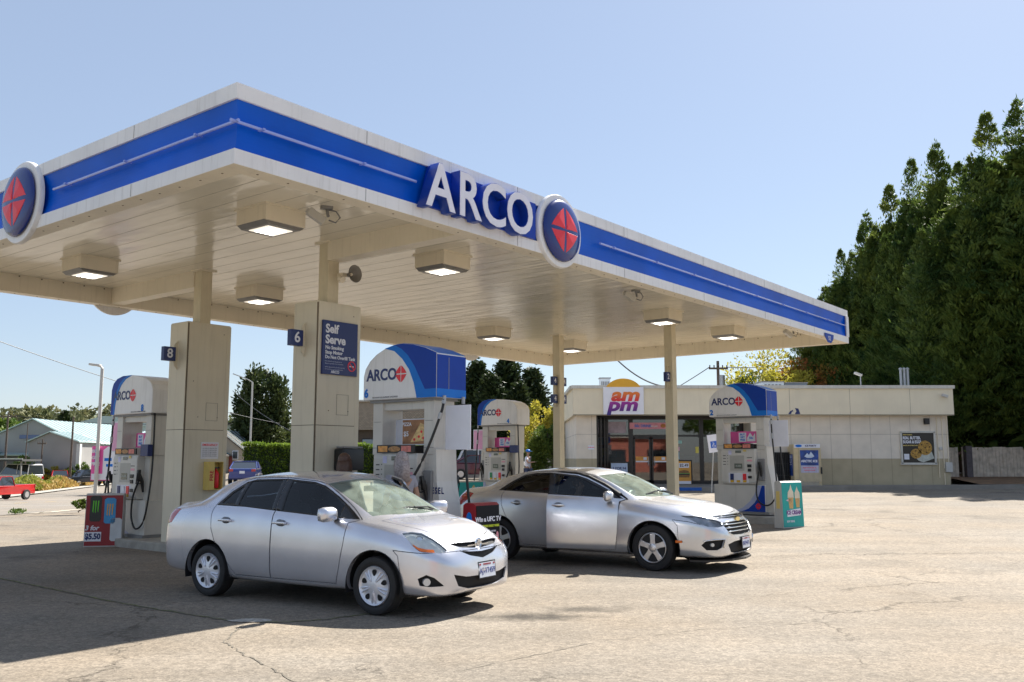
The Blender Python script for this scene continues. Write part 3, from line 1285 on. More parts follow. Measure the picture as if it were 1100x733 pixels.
# ================================================================== FUEL PUMPS
SCREEN = mat("lcd_screen", (.10, .12, .11), .15, coat=.5, var=.05)
AD1 = mat("ad_brown", (.30, .14, .06), .5, var=.35, vscale=9)
AD2 = mat("ad_orange", (.72, .33, .08), .5, var=.35, vscale=14)
GREENP = mat("green_plastic", (.01, .25, .08), .35, var=.05)


def smooth_path(pts, m=5):
    out = []
    P3 = [Vector(a) for a in pts]
    for i in range(len(P3) - 1):
        a, b, c, d = P3[max(i - 1, 0)], P3[i], P3[i + 1], P3[min(i + 2, len(P3) - 1)]
        for k in range(m):
            tt = k / m
            out.append(.5 * ((2 * b) + (c - a) * tt + (2 * a - 5 * b + 4 * c - d) * tt * tt + (3 * b - a - 3 * c + d) * tt ** 3))
    out.append(P3[-1])
    return out


def dispenser(num, u, v, base_z, s, label):
    p = uv(u, v)
    t = thing("fuel_pump", (p.x, p.y, base_z), PHI, label, "fuel pump", "fuel pumps on the two islands")
    Y = lambda X: s * X            # X grows towards the pump's outer end
    HBz = 2.32
    # plinth and lower cabinet
    q = MB()
    q.box((0, Y(.02), .025), (.66, 1.44, .05))
    q.build("plinth", GREYP, t)
    q = MB()
    q.box((0, Y(-.02), .37), (.58, 1.30, .64), bevel=.012)
    # flared outer shoulder
    fl = [(Y(.60), .05), (Y(.80), .05), (Y(.79), .45), (Y(.74), .85), (Y(.68), 1.15), (Y(.66), 1.60), (Y(.60), 1.60)]
    q.prism(fl, 'x', -.21, .21)
    q.box((0, Y(-.0), 1.1), (.40, 1.20, .84), bevel=.01)
    cab = q.build("cabinet", PUMPW, t)
    q = MB()
    for fy in (.52, -.52):
        q.box((0, Y(fy), 1.93), (.42, .20, .82), bevel=.012)
    q.box((0, 0, 2.25), (.34, .86, .16))
    q.build("upright", PUMPW, t)
    for fy in (.52, -.52):
        for zz, ww in ((2.0, .15), (1.62, .19)):
            q = MB()
            q.box((0, Y(fy), zz), (.428, ww, .006))
            q.build("trim_line", GREYP, t)
    # console with its two faces
    for fx in (-1, 1):
        os = s * fx
        Mx = frame_mat((fx * .36, 0, 0), (fx, 0, 0))
        q = MB()
        x0, x1 = (.18, .36) if fx > 0 else (-.36, -.18)
        prof = [(fx * .18, .70), (fx * .33, .70), (fx * .36, .76), (fx * .36, 1.46), (fx * .34, 1.54), (fx * .18, 1.54)]
        q.prism(prof, 'y', -.435, .435)
        con = q.build("console", PUMPW, t)
        md = con.modifiers.new("bevel", 'BEVEL')
        md.width = .018
        md.segments = 2
        md.limit_method = 'ANGLE'
        # recessed bezel, screen, card reader, keypad
        flat("bezel", Mx, [rect(os * -.20 - .005, 1.02, os * .16, 1.38) if os > 0 else rect(-.16, 1.02, .205, 1.38)], mat("bezel_grey", (.44, .43, .39), .5, var=.06), con, .004)
        Mb = frame_mat((fx * .366, 0, 0), (fx, 0, 0))
        q = rect(-.07, 1.08, .13, 1.20)
        scr = flat("screen", Mb, [rect(-.09, 1.07, .11, 1.19)], SCREEN, con, .004)
        flat("price_window", Mb, [rect(-.06, 1.44, .09, 1.50)], SCREEN, con, .003)
        text("lettering", "00.000", .05, mat("lcd_digits", (.42, .46, .42), .5), con, frame_mat((fx * .371, (-.01 if fx < 0 else .01), 1.13), (fx, 0, 0)), .001, .001)
        for rc in (rect(.24, 1.10, .34, 1.17), rect(.25, 1.00, .33, 1.07), rect(.25, .84, .34, .90)):
            flat("card_reader", Mx, [rc], BLACK, con, .02)
        flat("reader_label", Mx, [rect(.23, 1.24, .36, 1.28)], mat("sticker_pink", (.75, .35, .42), .5, var=.1), con, .003)
        flat("notice_strip", Mx, [rect(.23, 1.32, .36, 1.335)], BLACK, con, .003)
        for k in range(4):
            flat("notice_strip", Mx, [rect(-.38, 1.16 + k * .07, -.31, 1.175 + k * .07), rect(-.27, 1.165 + k * .07, -.255, 1.18 + k * .07)], BLACK, con, .003)
        flat("sticker", Mx, [rect(-.24, 1.40, -.16, 1.50)], mat("sticker_lilac", (.55, .55, .75), .5, var=.2), con, .003)
        flat("sticker", Mx, [rect(.14, 1.47, .22, 1.52)], YELLOW, con, .003)
        # grade buttons
        for k, (ca, cb) in enumerate(((NAVY, mat("btn_yellow", (.7, .42, .02), .4)), (PAPER, mat("btn_yellow", (.7, .42, .02), .4)), (RED, mat("btn_yellow", (.7, .42, .02), .4)))):
            xk = -.20 + k * .16
            g = flat("grade_button", Mb, [rect(xk, .80, xk + .085, .95)], ca if num != "4" or k else GREENP, con, .012)
            flat("price_tab", Mb, [rect(xk, .745, xk + .085, .795)], cb, con, .010)
        flat("grade_panel", Mx, [rect(-.25, .73, .26, .97)], PAPER, con, .003)
        # advertising strip and picture
        st = flat("ad_strip", frame_mat((fx * .35, 0, 0), (fx, 0, 0)), [rect(-.36, 1.545, .40, 1.66)], BLACK, t, .02)
        Ma = frame_mat((fx * .372, 0, 0), (fx, 0, 0))
        flat("food_picture", Ma, [rect(-.33, 1.56, -.14, 1.645)], AD2, st, .002)
        flat("food_picture", Ma, [ellipse(0, 1.60, .12, .04)], mat("ad_bread", (.42, .22, .08), .5, var=.4, vscale=30), st, .002)
        flat("food_picture", Ma, [rect(.14, 1.56, .33, 1.645)], mat("ad_pinkred", (.7, .22, .18), .5, var=.3, vscale=20), st, .002)
        Mp = frame_mat((fx * .05, 0, 0), (fx, 0, 0))
        if num == "6":
            pc = flat("picture_card", Mp, [rect(-.16, 1.66, .40, 2.04)], PAPER, t, .012)
            Mq = frame_mat((fx * .064, 0, 0), (fx, 0, 0))
            flat("picture", Mq, [rect(-.145, 1.675, .385, 2.025)], AD1, pc, .002)
            Mq = frame_mat((fx * .067, 0, 0), (fx, 0, 0))
            flat("pizza_slice", Mq, [[(.02, 1.70), (.30, 1.72), (.33, 1.93), (.22, 1.98)]], mat("ad_cheese", (.72, .50, .22), .5, var=.3, vscale=25), pc, .002)
            flat("pizza_topping", frame_mat((fx * .07, 0, 0), (fx, 0, 0)), [ellipse(.10, 1.74, .022, .02, 10), ellipse(.19, 1.78, .022, .02, 10), ellipse(.24, 1.85, .022, .02, 10), ellipse(.28, 1.76, .022, .02, 10)], RED, pc, .002)
            text("lettering", "PIZZA", .07, PAPER, pc, frame_mat((fx * .068, (.06 if fx < 0 else -.06), 1.96), (fx, 0, 0)), .001, .002)
            text("lettering", "$5", .10, PAPER, pc, frame_mat((fx * .068, (.07 if fx < 0 else -.07), 1.82), (fx, 0, 0)), .001, .002)
        else:
            pc = flat("picture_card", Mp, [rect(-.12, 1.68, .36, 1.96)], MAGENTA, t, .012)
            Mq = frame_mat((fx * .064, 0, 0), (fx, 0, 0))
            flat("card_panel", Mq, [rect(-.09, 1.71, .10, 1.93), [(.12, 1.72), (.33, 1.72), (.33, 1.93), (.27, 1.83), (.2, 1.93), (.12, 1.80)]], PAPER, pc, .002)
            Mt = (fx * .068, (0 if fx < 0 else 0), 0)
            for k, w in enumerate(("BUY", "GET", "FREE")):
                text("lettering", w, .062, LBLUE, pc, frame_mat((fx * .068, -fx * -.0 + (-.005 if fx < 0 else .005), 1.885 - k * .065), (fx, 0, 0)), .001, .002)
            text("lettering", "50c", .075, LBLUE, pc, frame_mat((fx * .068, (-.225 if fx < 0 else .225), 1.80), (fx, 0, 0)), .001, .002)
        # lower panel swoosh
        Ml = frame_mat((fx * .292, 0, 0), (fx, 0, 0))
        flip = lambda pts: [(os * a, b) for a, b in pts]
        c1 = [(.02, .06), (.20, .13), (.36, .27), (.47, .44), (.55, .675)]
        c2 = [(-.16, .06), (.06, .15), (.24, .30), (.36, .46), (.44, .675)]
        flat("swoosh_band", Ml, [flip(c2 + c1[::-1])], mat("swoosh_lilac", (.40, .44, .62), .35, coat=.3, var=.05), cab, .004)
        sw = flat("swoosh_panel", Ml, [flip(c1 + [(.62, .675), (.62, .06)])], BLUE, cab, .004)
        flat("diamond_mark", frame_mat((fx * .297, 0, 0), (fx, 0, 0)), spark(os * .45, .19, .075, .085), RED, sw, .003)
        # nozzle boot and nozzle
        yb = Y(.54)
        q = MB()
        q.box((fx * .225, yb, 1.08), (.07, .15, .44), bevel=.012)
        q.box((fx * .24, yb, .84), (.10, .13, .10), bevel=.01)
        q.build("nozzle_boot", GREYP, t)
        q = MB()
        q.tube([(fx * .27, yb, .84), (fx * .275, yb, .95), (fx * .30, yb, 1.06), (fx * .33, yb, 1.16)], [.018, .024, .034, .030], n=10)
        q.box((fx * .35, yb, 1.13), (.05, .055, .20), bevel=.012, rot=Matrix.Rotation(fx * .25, 4, 'Y'))
        q.tube([(fx * .31, yb, 1.02), (fx * .40, yb, 1.00), (fx * .42, yb, 1.10), (fx * .38, yb, 1.22)], .011, n=6)
        nz = q.build("nozzle", BLACK, t, auto=True)
        if s > 0 and fx < 0:
            q = MB()
            yb2 = Y(-.54)
            q.tube([(fx * .27, yb2, .84), (fx * .30, yb2, 1.04), (fx * .36, yb2, 1.18)], [.02, .036, .03], n=10)
            q.tube([(fx * .31, yb2, 1.0), (fx * .42, yb2, 1.0), (fx * .40, yb2, 1.2)], .012, n=6)
            q.box((fx * .37, yb2, 1.15), (.06, .06, .22), bevel=.012)
            q.build("nozzle", BLACK, t, auto=True)
            q = MB()
            q.tube(smooth_path([(fx * .37, yb2, 1.05), (fx * .40, Y(-.42), .75), (fx * .40, Y(-.40), .38), (fx * .38, Y(-.54), .17),
                    (fx * .34, Y(-.74), .35), (fx * .28, Y(-.80), 1.0), (fx * .22, Y(-.74), 1.6), (fx * .20, Y(-.70), 2.32)]), .018, n=8)
            q.build("hose", BLACK, t, smooth=True)
            q = MB()
            q.box((fx * .30, Y(-.64), 1.62), (.10, .26, .22), bevel=.01)
            q.build("hose_clip_box", NAVY, t)
        # hose, from the swivel under the cap down in a slack loop
        if num == "6" and fx < 0:
            pts = [(fx * .20, Y(.80), 2.34), (fx * .24, Y(.78), 2.1), (fx * .34, Y(.62), 1.6), (fx * .44, Y(.48), 1.25), (fx * .6, Y(.38), 1.0), (fx * .8, Y(.30), .85)]
        else:
            pts = [(fx * .20, Y(.80), 2.34), (fx * .21, Y(.81), 1.9), (fx * .22, Y(.86), 1.2), (fx * .26, Y(.90), .60), (fx * .33, Y(.82), .30),
                   (fx * .39, Y(.66), .22), (fx * .41, Y(.50), .34), (fx * .40, Y(.46), .62), (fx * .385, yb, 1.04)]
        sm = smooth_path(pts)
        q = MB()
        q.tube(sm, .019, n=8)
        ho = q.build("hose", BLACK, t, smooth=True)
        q = MB()
        for k in (2, 5):
            q.cyl(sm[k], sm[k + 1], .030, n=10)
        q.cyl((fx * .20, Y(.80), 2.34), (fx * .20, Y(.80), 2.24), .026, n=10)
        q.build("breakaway", STEEL, ho, auto=True)
    # outer side sticker, diesel lettering
    if num == "6":
        text("lettering", "DIESEL", .12, NAVY, cab, frame_mat((-.214, Y(.64), 1.02), (-1, 0, 0)), .001, .004, sx=.8, space=1.3)
    # blank back of a topper panel at the outer side
    q = MB()
    q.box((-.02, Y(.90), 1.90), (.02, .46, .62))
    pn = q.build("topper_panel", PAPER, t)
    q = MB()
    q.box((.0, Y(.68), 2.1), (.02, .06, .03))
    q.box((.0, Y(.68), 1.72), (.02, .06, .03))
    q.build("panel_arm", STEEL, pn)
    if s > 0:
        flat("topper_print", frame_mat((-.031, 0, 0), (-1, 0, 0)), [rect(-.9 - .21, 1.62, -.9 + .21, 2.18)], mat("pink_print", (.78, .38, .58), .5, var=.1), pn, .001)
    # ---- header cap
    outl = [(-.75, 0), (-.75, .36), (-.715, .47), (-.62, .585), (-.48, .68), (-.30, .755), (-.10, .795), (.08, .80), (.28, .775), (.52, .71), (.75, .62), (.75, 0)]
    if s > 0:
        outl = [(-.75, 0), (-.75, .44), (-.70, .55), (-.60, .63), (-.44, .69), (-.20, .735), (.08, .76), (.35, .755), (.55, .71), (.68, .62), (.74, .48), (.75, .36), (.75, 0)]
    q = MB()
    q.prism([(Y(a), HBz + b) for a, b in outl], 'x', -.30, .30)
    cap = q.build("header_cap", WHITE, t)
    md = cap.modifiers.new("bevel", 'BEVEL')
    md.width = .018
    md.segments = 2
    md.limit_method = 'ANGLE'
    md.angle_limit = R(40)
    q = MB()
    q.box((0, 0, HBz - .02), (.50, 1.30, .04))
    q.build("header_underside", GREYP, cap)

    def top(x):
        for (a, za), (b, zb_) in zip(outl[1:-1], outl[2:]):
            if a <= x <= b and b > a:
                return za + (zb_ - za) * (x - a) / (b - a)
        return 0
    if s < 0:
        ca = [(.36, .0), (.30, .22), (.20, .42), (.06, .58), (-.10, .70), (-.30, top(-.30) - .004)]
        cb = [(.52, .12), (.42, .28), (.31, .46), (.18, .62), (.05, .72), (-.10, top(-.10) - .004)]
        light = [ca + [(-.2, top(-.2) - .004)] + cb[::-1] + [(.735, .12), (.735, .0)]]
        dark = [cb + [(x, top(x) - .004) for x in (.0, .08, .18, .28, .40, .52, .64, .735)] + [(.735, .12)]]
    else:
        ca = [(.60, .0), (.57, .22), (.50, .42), (.38, .58), (.22, .69), (.0, top(0) - .004)]
        cb = [(.66, .0), (.63, .22), (.56, .44), (.46, .60), (.32, .70), (.14, top(.14) - .004)]
        light = [ca + [(.08, top(.08) - .004)] + cb[::-1]]
        dark = [cb + [(x, top(x) - .004) for x in (.25, .35, .45, .55, .62, .68, .735)] + [(.735, 0)]]
    for fx in (-1, 1):
        os = s * fx
        Mh = frame_mat((fx * .301, 0, HBz), (fx, 0, 0))
        f2 = lambda ps: [[(os * a, b) for a, b in pp] for pp in ps]
        flat("light_swoosh", Mh, f2(light), LBLUE, cap, .003)
        flat("dark_swoosh", Mh, f2(dark), BLUE, cap, .003)
        xa = -.36 if s < 0 else .34
        xd = .04 if s < 0 else -.06
        if fx * s < 0 or s > 0:
            pass
        vx = os * xa if os * s * fx else 0
        X1 = os * xa
        X2 = os * xd
        if X2 < X1:       # keep the word to the left of the mark for the viewer
            X1, X2 = X2 - .12, X1 + .10
        ht = text("lettering", "ARCO", .235, NAVY, cap, frame_mat((fx * .303, 0, HBz + .36), (fx, 0, 0)) @ Matrix.Translation((X1, 0, 0)), .003, .006, sx=.95)
        flat("diamond_mark", frame_mat((fx * .303, 0, HBz + .36), (fx, 0, 0)), spark(X2, 0, .12, .13, .07), RED, cap, .003)
        text("numeral", num, .17, LBLUE, cap, frame_mat((fx * .303, 0, HBz + .10), (fx, 0, 0)) @ Matrix.Translation((os * (-.68 if s < 0 else -.42), 0, 0)), .002, .008)
        text("lettering", "REGULAR PLUS SUPREME UNLEADED", .032, mat("ink_grey", (.1, .1, .1)), cap,
             frame_mat((fx * .303, 0, HBz + .035), (fx, 0, 0)) @ Matrix.Translation((os * (-.28), 0, 0)), .001, 0)
    if s < 0:
        q = MB()
        q.box((0, Y(.7515), HBz + .30), (.605, .006, .60))
        q.build("end_skin", BLUE, cap)
        q = MB()
        q.box((0, Y(.753), HBz + .06), (.612, .008, .12))
        q.build("end_stripe", LBLUE, cap)
        q = MB()
        q.box((-.06, Y(.754), HBz + .34), (.012, .004, .46))
        q.build("end_seam", GREYP, cap)
    xs_ = (-.1, .08, .28, .52, .75) if s < 0 else (.35, .55, .68, .74)
    pts = [(x, top(x) if x < .75 else .62) for x in xs_]
    poly = [(Y(a), HBz + b + .001) for a, b in pts] + [(Y(a), HBz + b + .005) for a, b in pts[::-1]]
    q = MB()
    q.prism(poly, 'x', -.28, .28)
    q.build("top_skin", LBLUE, cap)  # light blue stands in for sky reflected on the top face
    return t


dispenser("6", 4.06, 1.25, .15, -1, "fuel pump numbered 6 with blue-ended cap, DIESEL lettering and pizza picture")
dispenser("8", 4.06, 8.55, .15, 1, "fuel pump numbered 8 with mostly white cap, left of the thick pillars")
dispenser("2", 15.5, 1.25, .31, -1, "fuel pump numbered 2 with blue-ended cap in front of the store wall")
dispenser("4", 15.5, 8.75, .27, 1, "fuel pump numbered 4 with mostly white cap behind the open-door car")


# ================================================================== ADVERT BINS BESIDE THE PUMPS
def advert_stand(name, x, y, rz, w, d, h, mface, mside, label, cat="advert stand"):
    t = thing(name, (x, y, ground_z(x, y)), rz, label, cat, "boxy advert stands at the island ends")
    q = MB()
    prof = [(-d * .5, 0), (-d * .36, h * .97), (-d * .22, h), (d * .22, h), (d * .36, h * .97), (d * .5, 0)]
    q.prism(prof, 'x', -w / 2, w / 2)
    b = q.build("shell", mside, t)
    ang = math.atan2(d * .14, h * .97)
    # face panel, lying on the front slope (local -y side)
    n = Vector((0, -math.cos(ang), math.sin(ang)))
    M = frame_mat(Vector((0, -d * .5, 0)) + n * .002, n)
    f = flat("face_panel", M, [rect(-w / 2 + .01, .02, w / 2 - .01, h * .965)], mface, t, .006)
    M2 = frame_mat(Vector((0, -d * .5, 0)) + n * .009, n)
    n2 = Vector((-1, 0, 0))
    return t, f, M2


TR = Matrix.Translation
# teal ice cream stand
t, f, M = advert_stand("advert_stand", 6.16, 20.75, .55, .66, .26, 1.02, TEAL, LGREY, "teal stand with two ice cream cones beside pump 2")
M = M @ Matrix.Diagonal((.82, 1, 1, 1))
flat("cone", M, [[(-.14, .42), (.0, .42), (.03, .66), (-.17, .66)], [(.13, .44), (.25, .44), (.28, .64), (.10, .64)]], mat("waffle", (.62, .40, .16), .6, var=.2, vscale=40), f)
flat("ice_cream", M, [[(-.19, .65), (.05, .65), (.04, .78), (-.01, .84), (-.05, .95), (-.10, .84), (-.17, .78)], [(.09, .64), (.29, .64), (.28, .76), (.22, .82), (.19, .90), (.14, .82), (.09, .76)]], mat("cream", (.75, .66, .50), .6, var=.1), f)
flat("splash", M, [[(-.26, .60), (-.10, .56), (-.02, .60), (-.12, .64)], [(.10, .56), (.30, .60), (.24, .64)]], mat("pale_pink", (.75, .55, .60), .6), f)
flat("ribbon", M, [[(-.24, .24), (.28, .27), (.28, .42), (-.24, .38)]], PAPER, f)
text("lettering", "ICE CREAM", .115, mat("purple_ink", (.16, .05, .26), .5), f, M @ TR((.02, .33, .004)), .002, .005)
text("lettering", "SOFT SERVE", .055, PAPER, f, M @ TR((-.12, .14, .002)), .002, .002)
flat("side_print", frame_mat((-.332, 0, 0), (-1, 0, 0)), [rect(-.05, .42, .05, .80)], YELLOW, t)
# teal stand at island 2's far end
t, f, M = advert_stand("advert_stand", -1.12, 23.6, .62, .80, .30, 1.0, TEAL, LGREY, "teal stand with a gold ice cream, behind the parked cars")
flat("cone", M, [[(-.02, .35), (.10, .35), (.12, .62), (-.06, .60)]], mat("waffle", (.62, .40, .16)), f)
flat("ice_cream", M, [[(-.13, .60), (.19, .62), (.20, .75), (.10, .90), (.02, .80), (-.10, .74)]], mat("gold_cream", (.62, .45, .18), .6, var=.2), f)
text("lettering", "ICE CREAM", .10, PAPER, f, M @ TR((0, .2, .002)), .002, .003)
# red energy drink stand by pump 8
t, f, M = advert_stand("advert_stand", -7.60, 17.45, .20, .66, .26, .97, mat("stand_red", (.27, .010, .016), .4, var=.08), LGREY, "red drinks stand priced 3 for 5.50 beside pump 8")
CANB = mat("can_black", (.01, .012, .01), .3, var=.1)
CANU = mat("can_blue", (.03, .28, .58), .3, var=.1)
CANG = mat("can_pale", (.55, .58, .60), .3, var=.1)
for k, (mx, x0, y0_) in enumerate(((CANB, -.25, .46), (CANU, .0, .42), (CANG, .12, .10))):
    hh = .47 if k < 2 else .42
    flat("can", M, [[(x0, y0_ + .03), (x0 + .03, y0_), (x0 + .17, y0_), (x0 + .20, y0_ + .03), (x0 + .20, y0_ + hh - .03), (x0 + .16, y0_ + hh), (x0 + .04, y0_ + hh), (x0, y0_ + hh - .03)]], mx, f, .004)
CLAW = [[(-.055, -.09), (-.04, -.12), (-.03, .10), (-.05, .10)], [(-.012, -.10), (.0, -.13), (.012, .10), (-.012, .10)], [(.03, -.09), (.045, -.11), (.055, .10), (.035, .10)]]
flat("claw_mark", M @ TR((-.15, .74, .005)), CLAW, mat("claw_green", (.12, .62, .02), .4), f)
flat("claw_mark", M @ TR((.10, .68, .005)), CLAW, mat("claw_orange", (.78, .38, .03), .4), f)
flat("price_panel", M, [rect(-.32, .10, -.03, .27)], PAPER, f)
text("lettering", "3 for", .12, PAPER, f, M @ TR((-.2, .34, .0)), .003, .004, shear=.2)
text("lettering", "$5.50", .14, NAVY, f, M @ TR((-.175, .185, .004)), .003, .006, sx=.85)
# black and red stand between the two silver cars
t, f, M = advert_stand("advert_stand", -.42, 12.75, PHI, .50, .30, 1.02, mat("stand_black", (.007, .007, .009), .5, var=.1, spec=.2), mat("stand_red", (.5, .02, .03)), "black Win a TV stand with red side between the two silver cars")
# the printed side faces -v (local -y), red end faces -u
text("lettering", "Win a UFC TV", .088, PAPER, f, M @ TR((.0, .80, .003)), .002, .003)
text("lettering", "PLUS PRIZES EVERY WEEK", .040, mat("lime_ink", (.55, .65, .03), .5), f, M @ TR((.0, .71, .003)), .002, .002)
text("lettering", "SEE STORE FOR DETAILS", .028, PAPER, f, M @ TR((.0, .64, .003)), .001, .001)
flat("badge", M @ TR((.18, .58, .003)), [ellipse(0, 0, .025, .05)], mat("badge_pink", (.7, .3, .35), .5), f)
flat("side_badge", frame_mat((-.252, 0, 0), (-1, 0, 0)), [ellipse(0, .80, .05, .10)], LBLUE, t)

# ================================================================== CARS
def pchip(xs, ys):
    xs = np.array(xs, float)
    ys = np.array(ys, float)
    h = np.diff(xs)
    d = np.diff(ys) / h
    m = np.zeros_like(ys)
    m[0], m[-1] = d[0], d[-1]
    for i in range(1, len(xs) - 1):
        if d[i - 1] * d[i] > 0:
            w1, w2 = 2 * h[i] + h[i - 1], h[i] + 2 * h[i - 1]
            m[i] = (w1 + w2) / (w1 / d[i - 1] + w2 / d[i])

    def f(x):
        x = np.clip(x, xs[0], xs[-1])
        i = np.clip(np.searchsorted(xs, x) - 1, 0, len(h) - 1)
        t = (x - xs[i]) / h[i]
        return ((2 * t ** 3 - 3 * t ** 2 + 1) * ys[i] + (t ** 3 - 2 * t ** 2 + t) * h[i] * m[i]
                + (-2 * t ** 3 + 3 * t ** 2) * ys[i + 1] + (t ** 3 - t ** 2) * h[i] * m[i + 1])
    return f


def crom(P, n):
    """Catmull-Rom through 2-D points, n samples per span"""
    out = []
    for i in range(len(P) - 1):
        a, b, c, d = P[max(i - 1, 0)], P[i], P[i + 1], P[min(i + 2, len(P) - 1)]
        for k in range(n[i] if isinstance(n, (list, tuple)) else n):
            nn = n[i] if isinstance(n, (list, tuple)) else n
            t = k / nn
            out.append(tuple(.5 * (2 * b[j] + (c[j] - a[j]) * t + (2 * a[j] - 5 * b[j] + 4 * c[j] - d[j]) * t * t
                                   + (3 * b[j] - a[j] - 3 * c[j] + d[j]) * t ** 3) for j in (0, 1)))
    out.append(tuple(P[-1]))
    return out


def car_grid(K, nst=150):
    """K rows: x, zb, ymax, zsh, ysh, zr, yr, zt -> station list of half-section points (y,z)"""
    K = np.array(K, float)
    # chord parameter so that stations crowd where the nose and tail close up
    s = [0]
    for a, b in zip(K[:-1], K[1:]):
        s.append(s[-1] + math.sqrt(((b[0] - a[0])) ** 2 + (.75 * (b[2] - a[2])) ** 2 + (.75 * (b[7] - a[7])) ** 2) + .004)
    s = np.array(s)
    fx = [pchip(s, K[:, j]) for j in range(8)]
    ss = np.linspace(0, s[-1], nst)
    V = [f(ss) for f in fx]
    rows = []
    for i in range(nst):
        x, zb, ym, zsh, ysh, zr, yr, zt = [float(v[i]) for v in V]
        h = zsh - zb
        low = [(ym * .80, zb), (ym * .93, zb + .035 * h), (ym - .030 * ym, zb + .11 * h), (ym - .010, zb + .20 * h), (ym, zb + .42 * h), (ym * .998, zb + .62 * h),
               (ym * .985, zb + .80 * h), ((ysh + ym * .985) / 2 + .008, zb + .93 * h), (ysh, zsh)]
        pts = [(0, zb), (ym * .4, zb)]
        pts += crom(low, [1, 2, 3, 4, 4, 4, 3, 3])
        # greenhouse side, slightly bowed
        bow = .018 * min(1, max(0, (zr - zsh) / .3))
        for k in range(1, 11):
            t = k / 10
            pts.append((ysh + (yr - ysh) * t + bow * math.sin(PI * t), zsh + (zr - zsh) * t))
        # roof / bonnet crown
        for k in range(1, 15):
            t = k / 14
            y = yr * (1 - t)
            z = zt - (zt - zr) * (abs(1 - t) ** 2.3)
            if k <= 2:      # soften the rail
                y = y + .012 * (1 - k / 3)
            pts.append((y, z))
        rows.append((x, pts))
    return rows


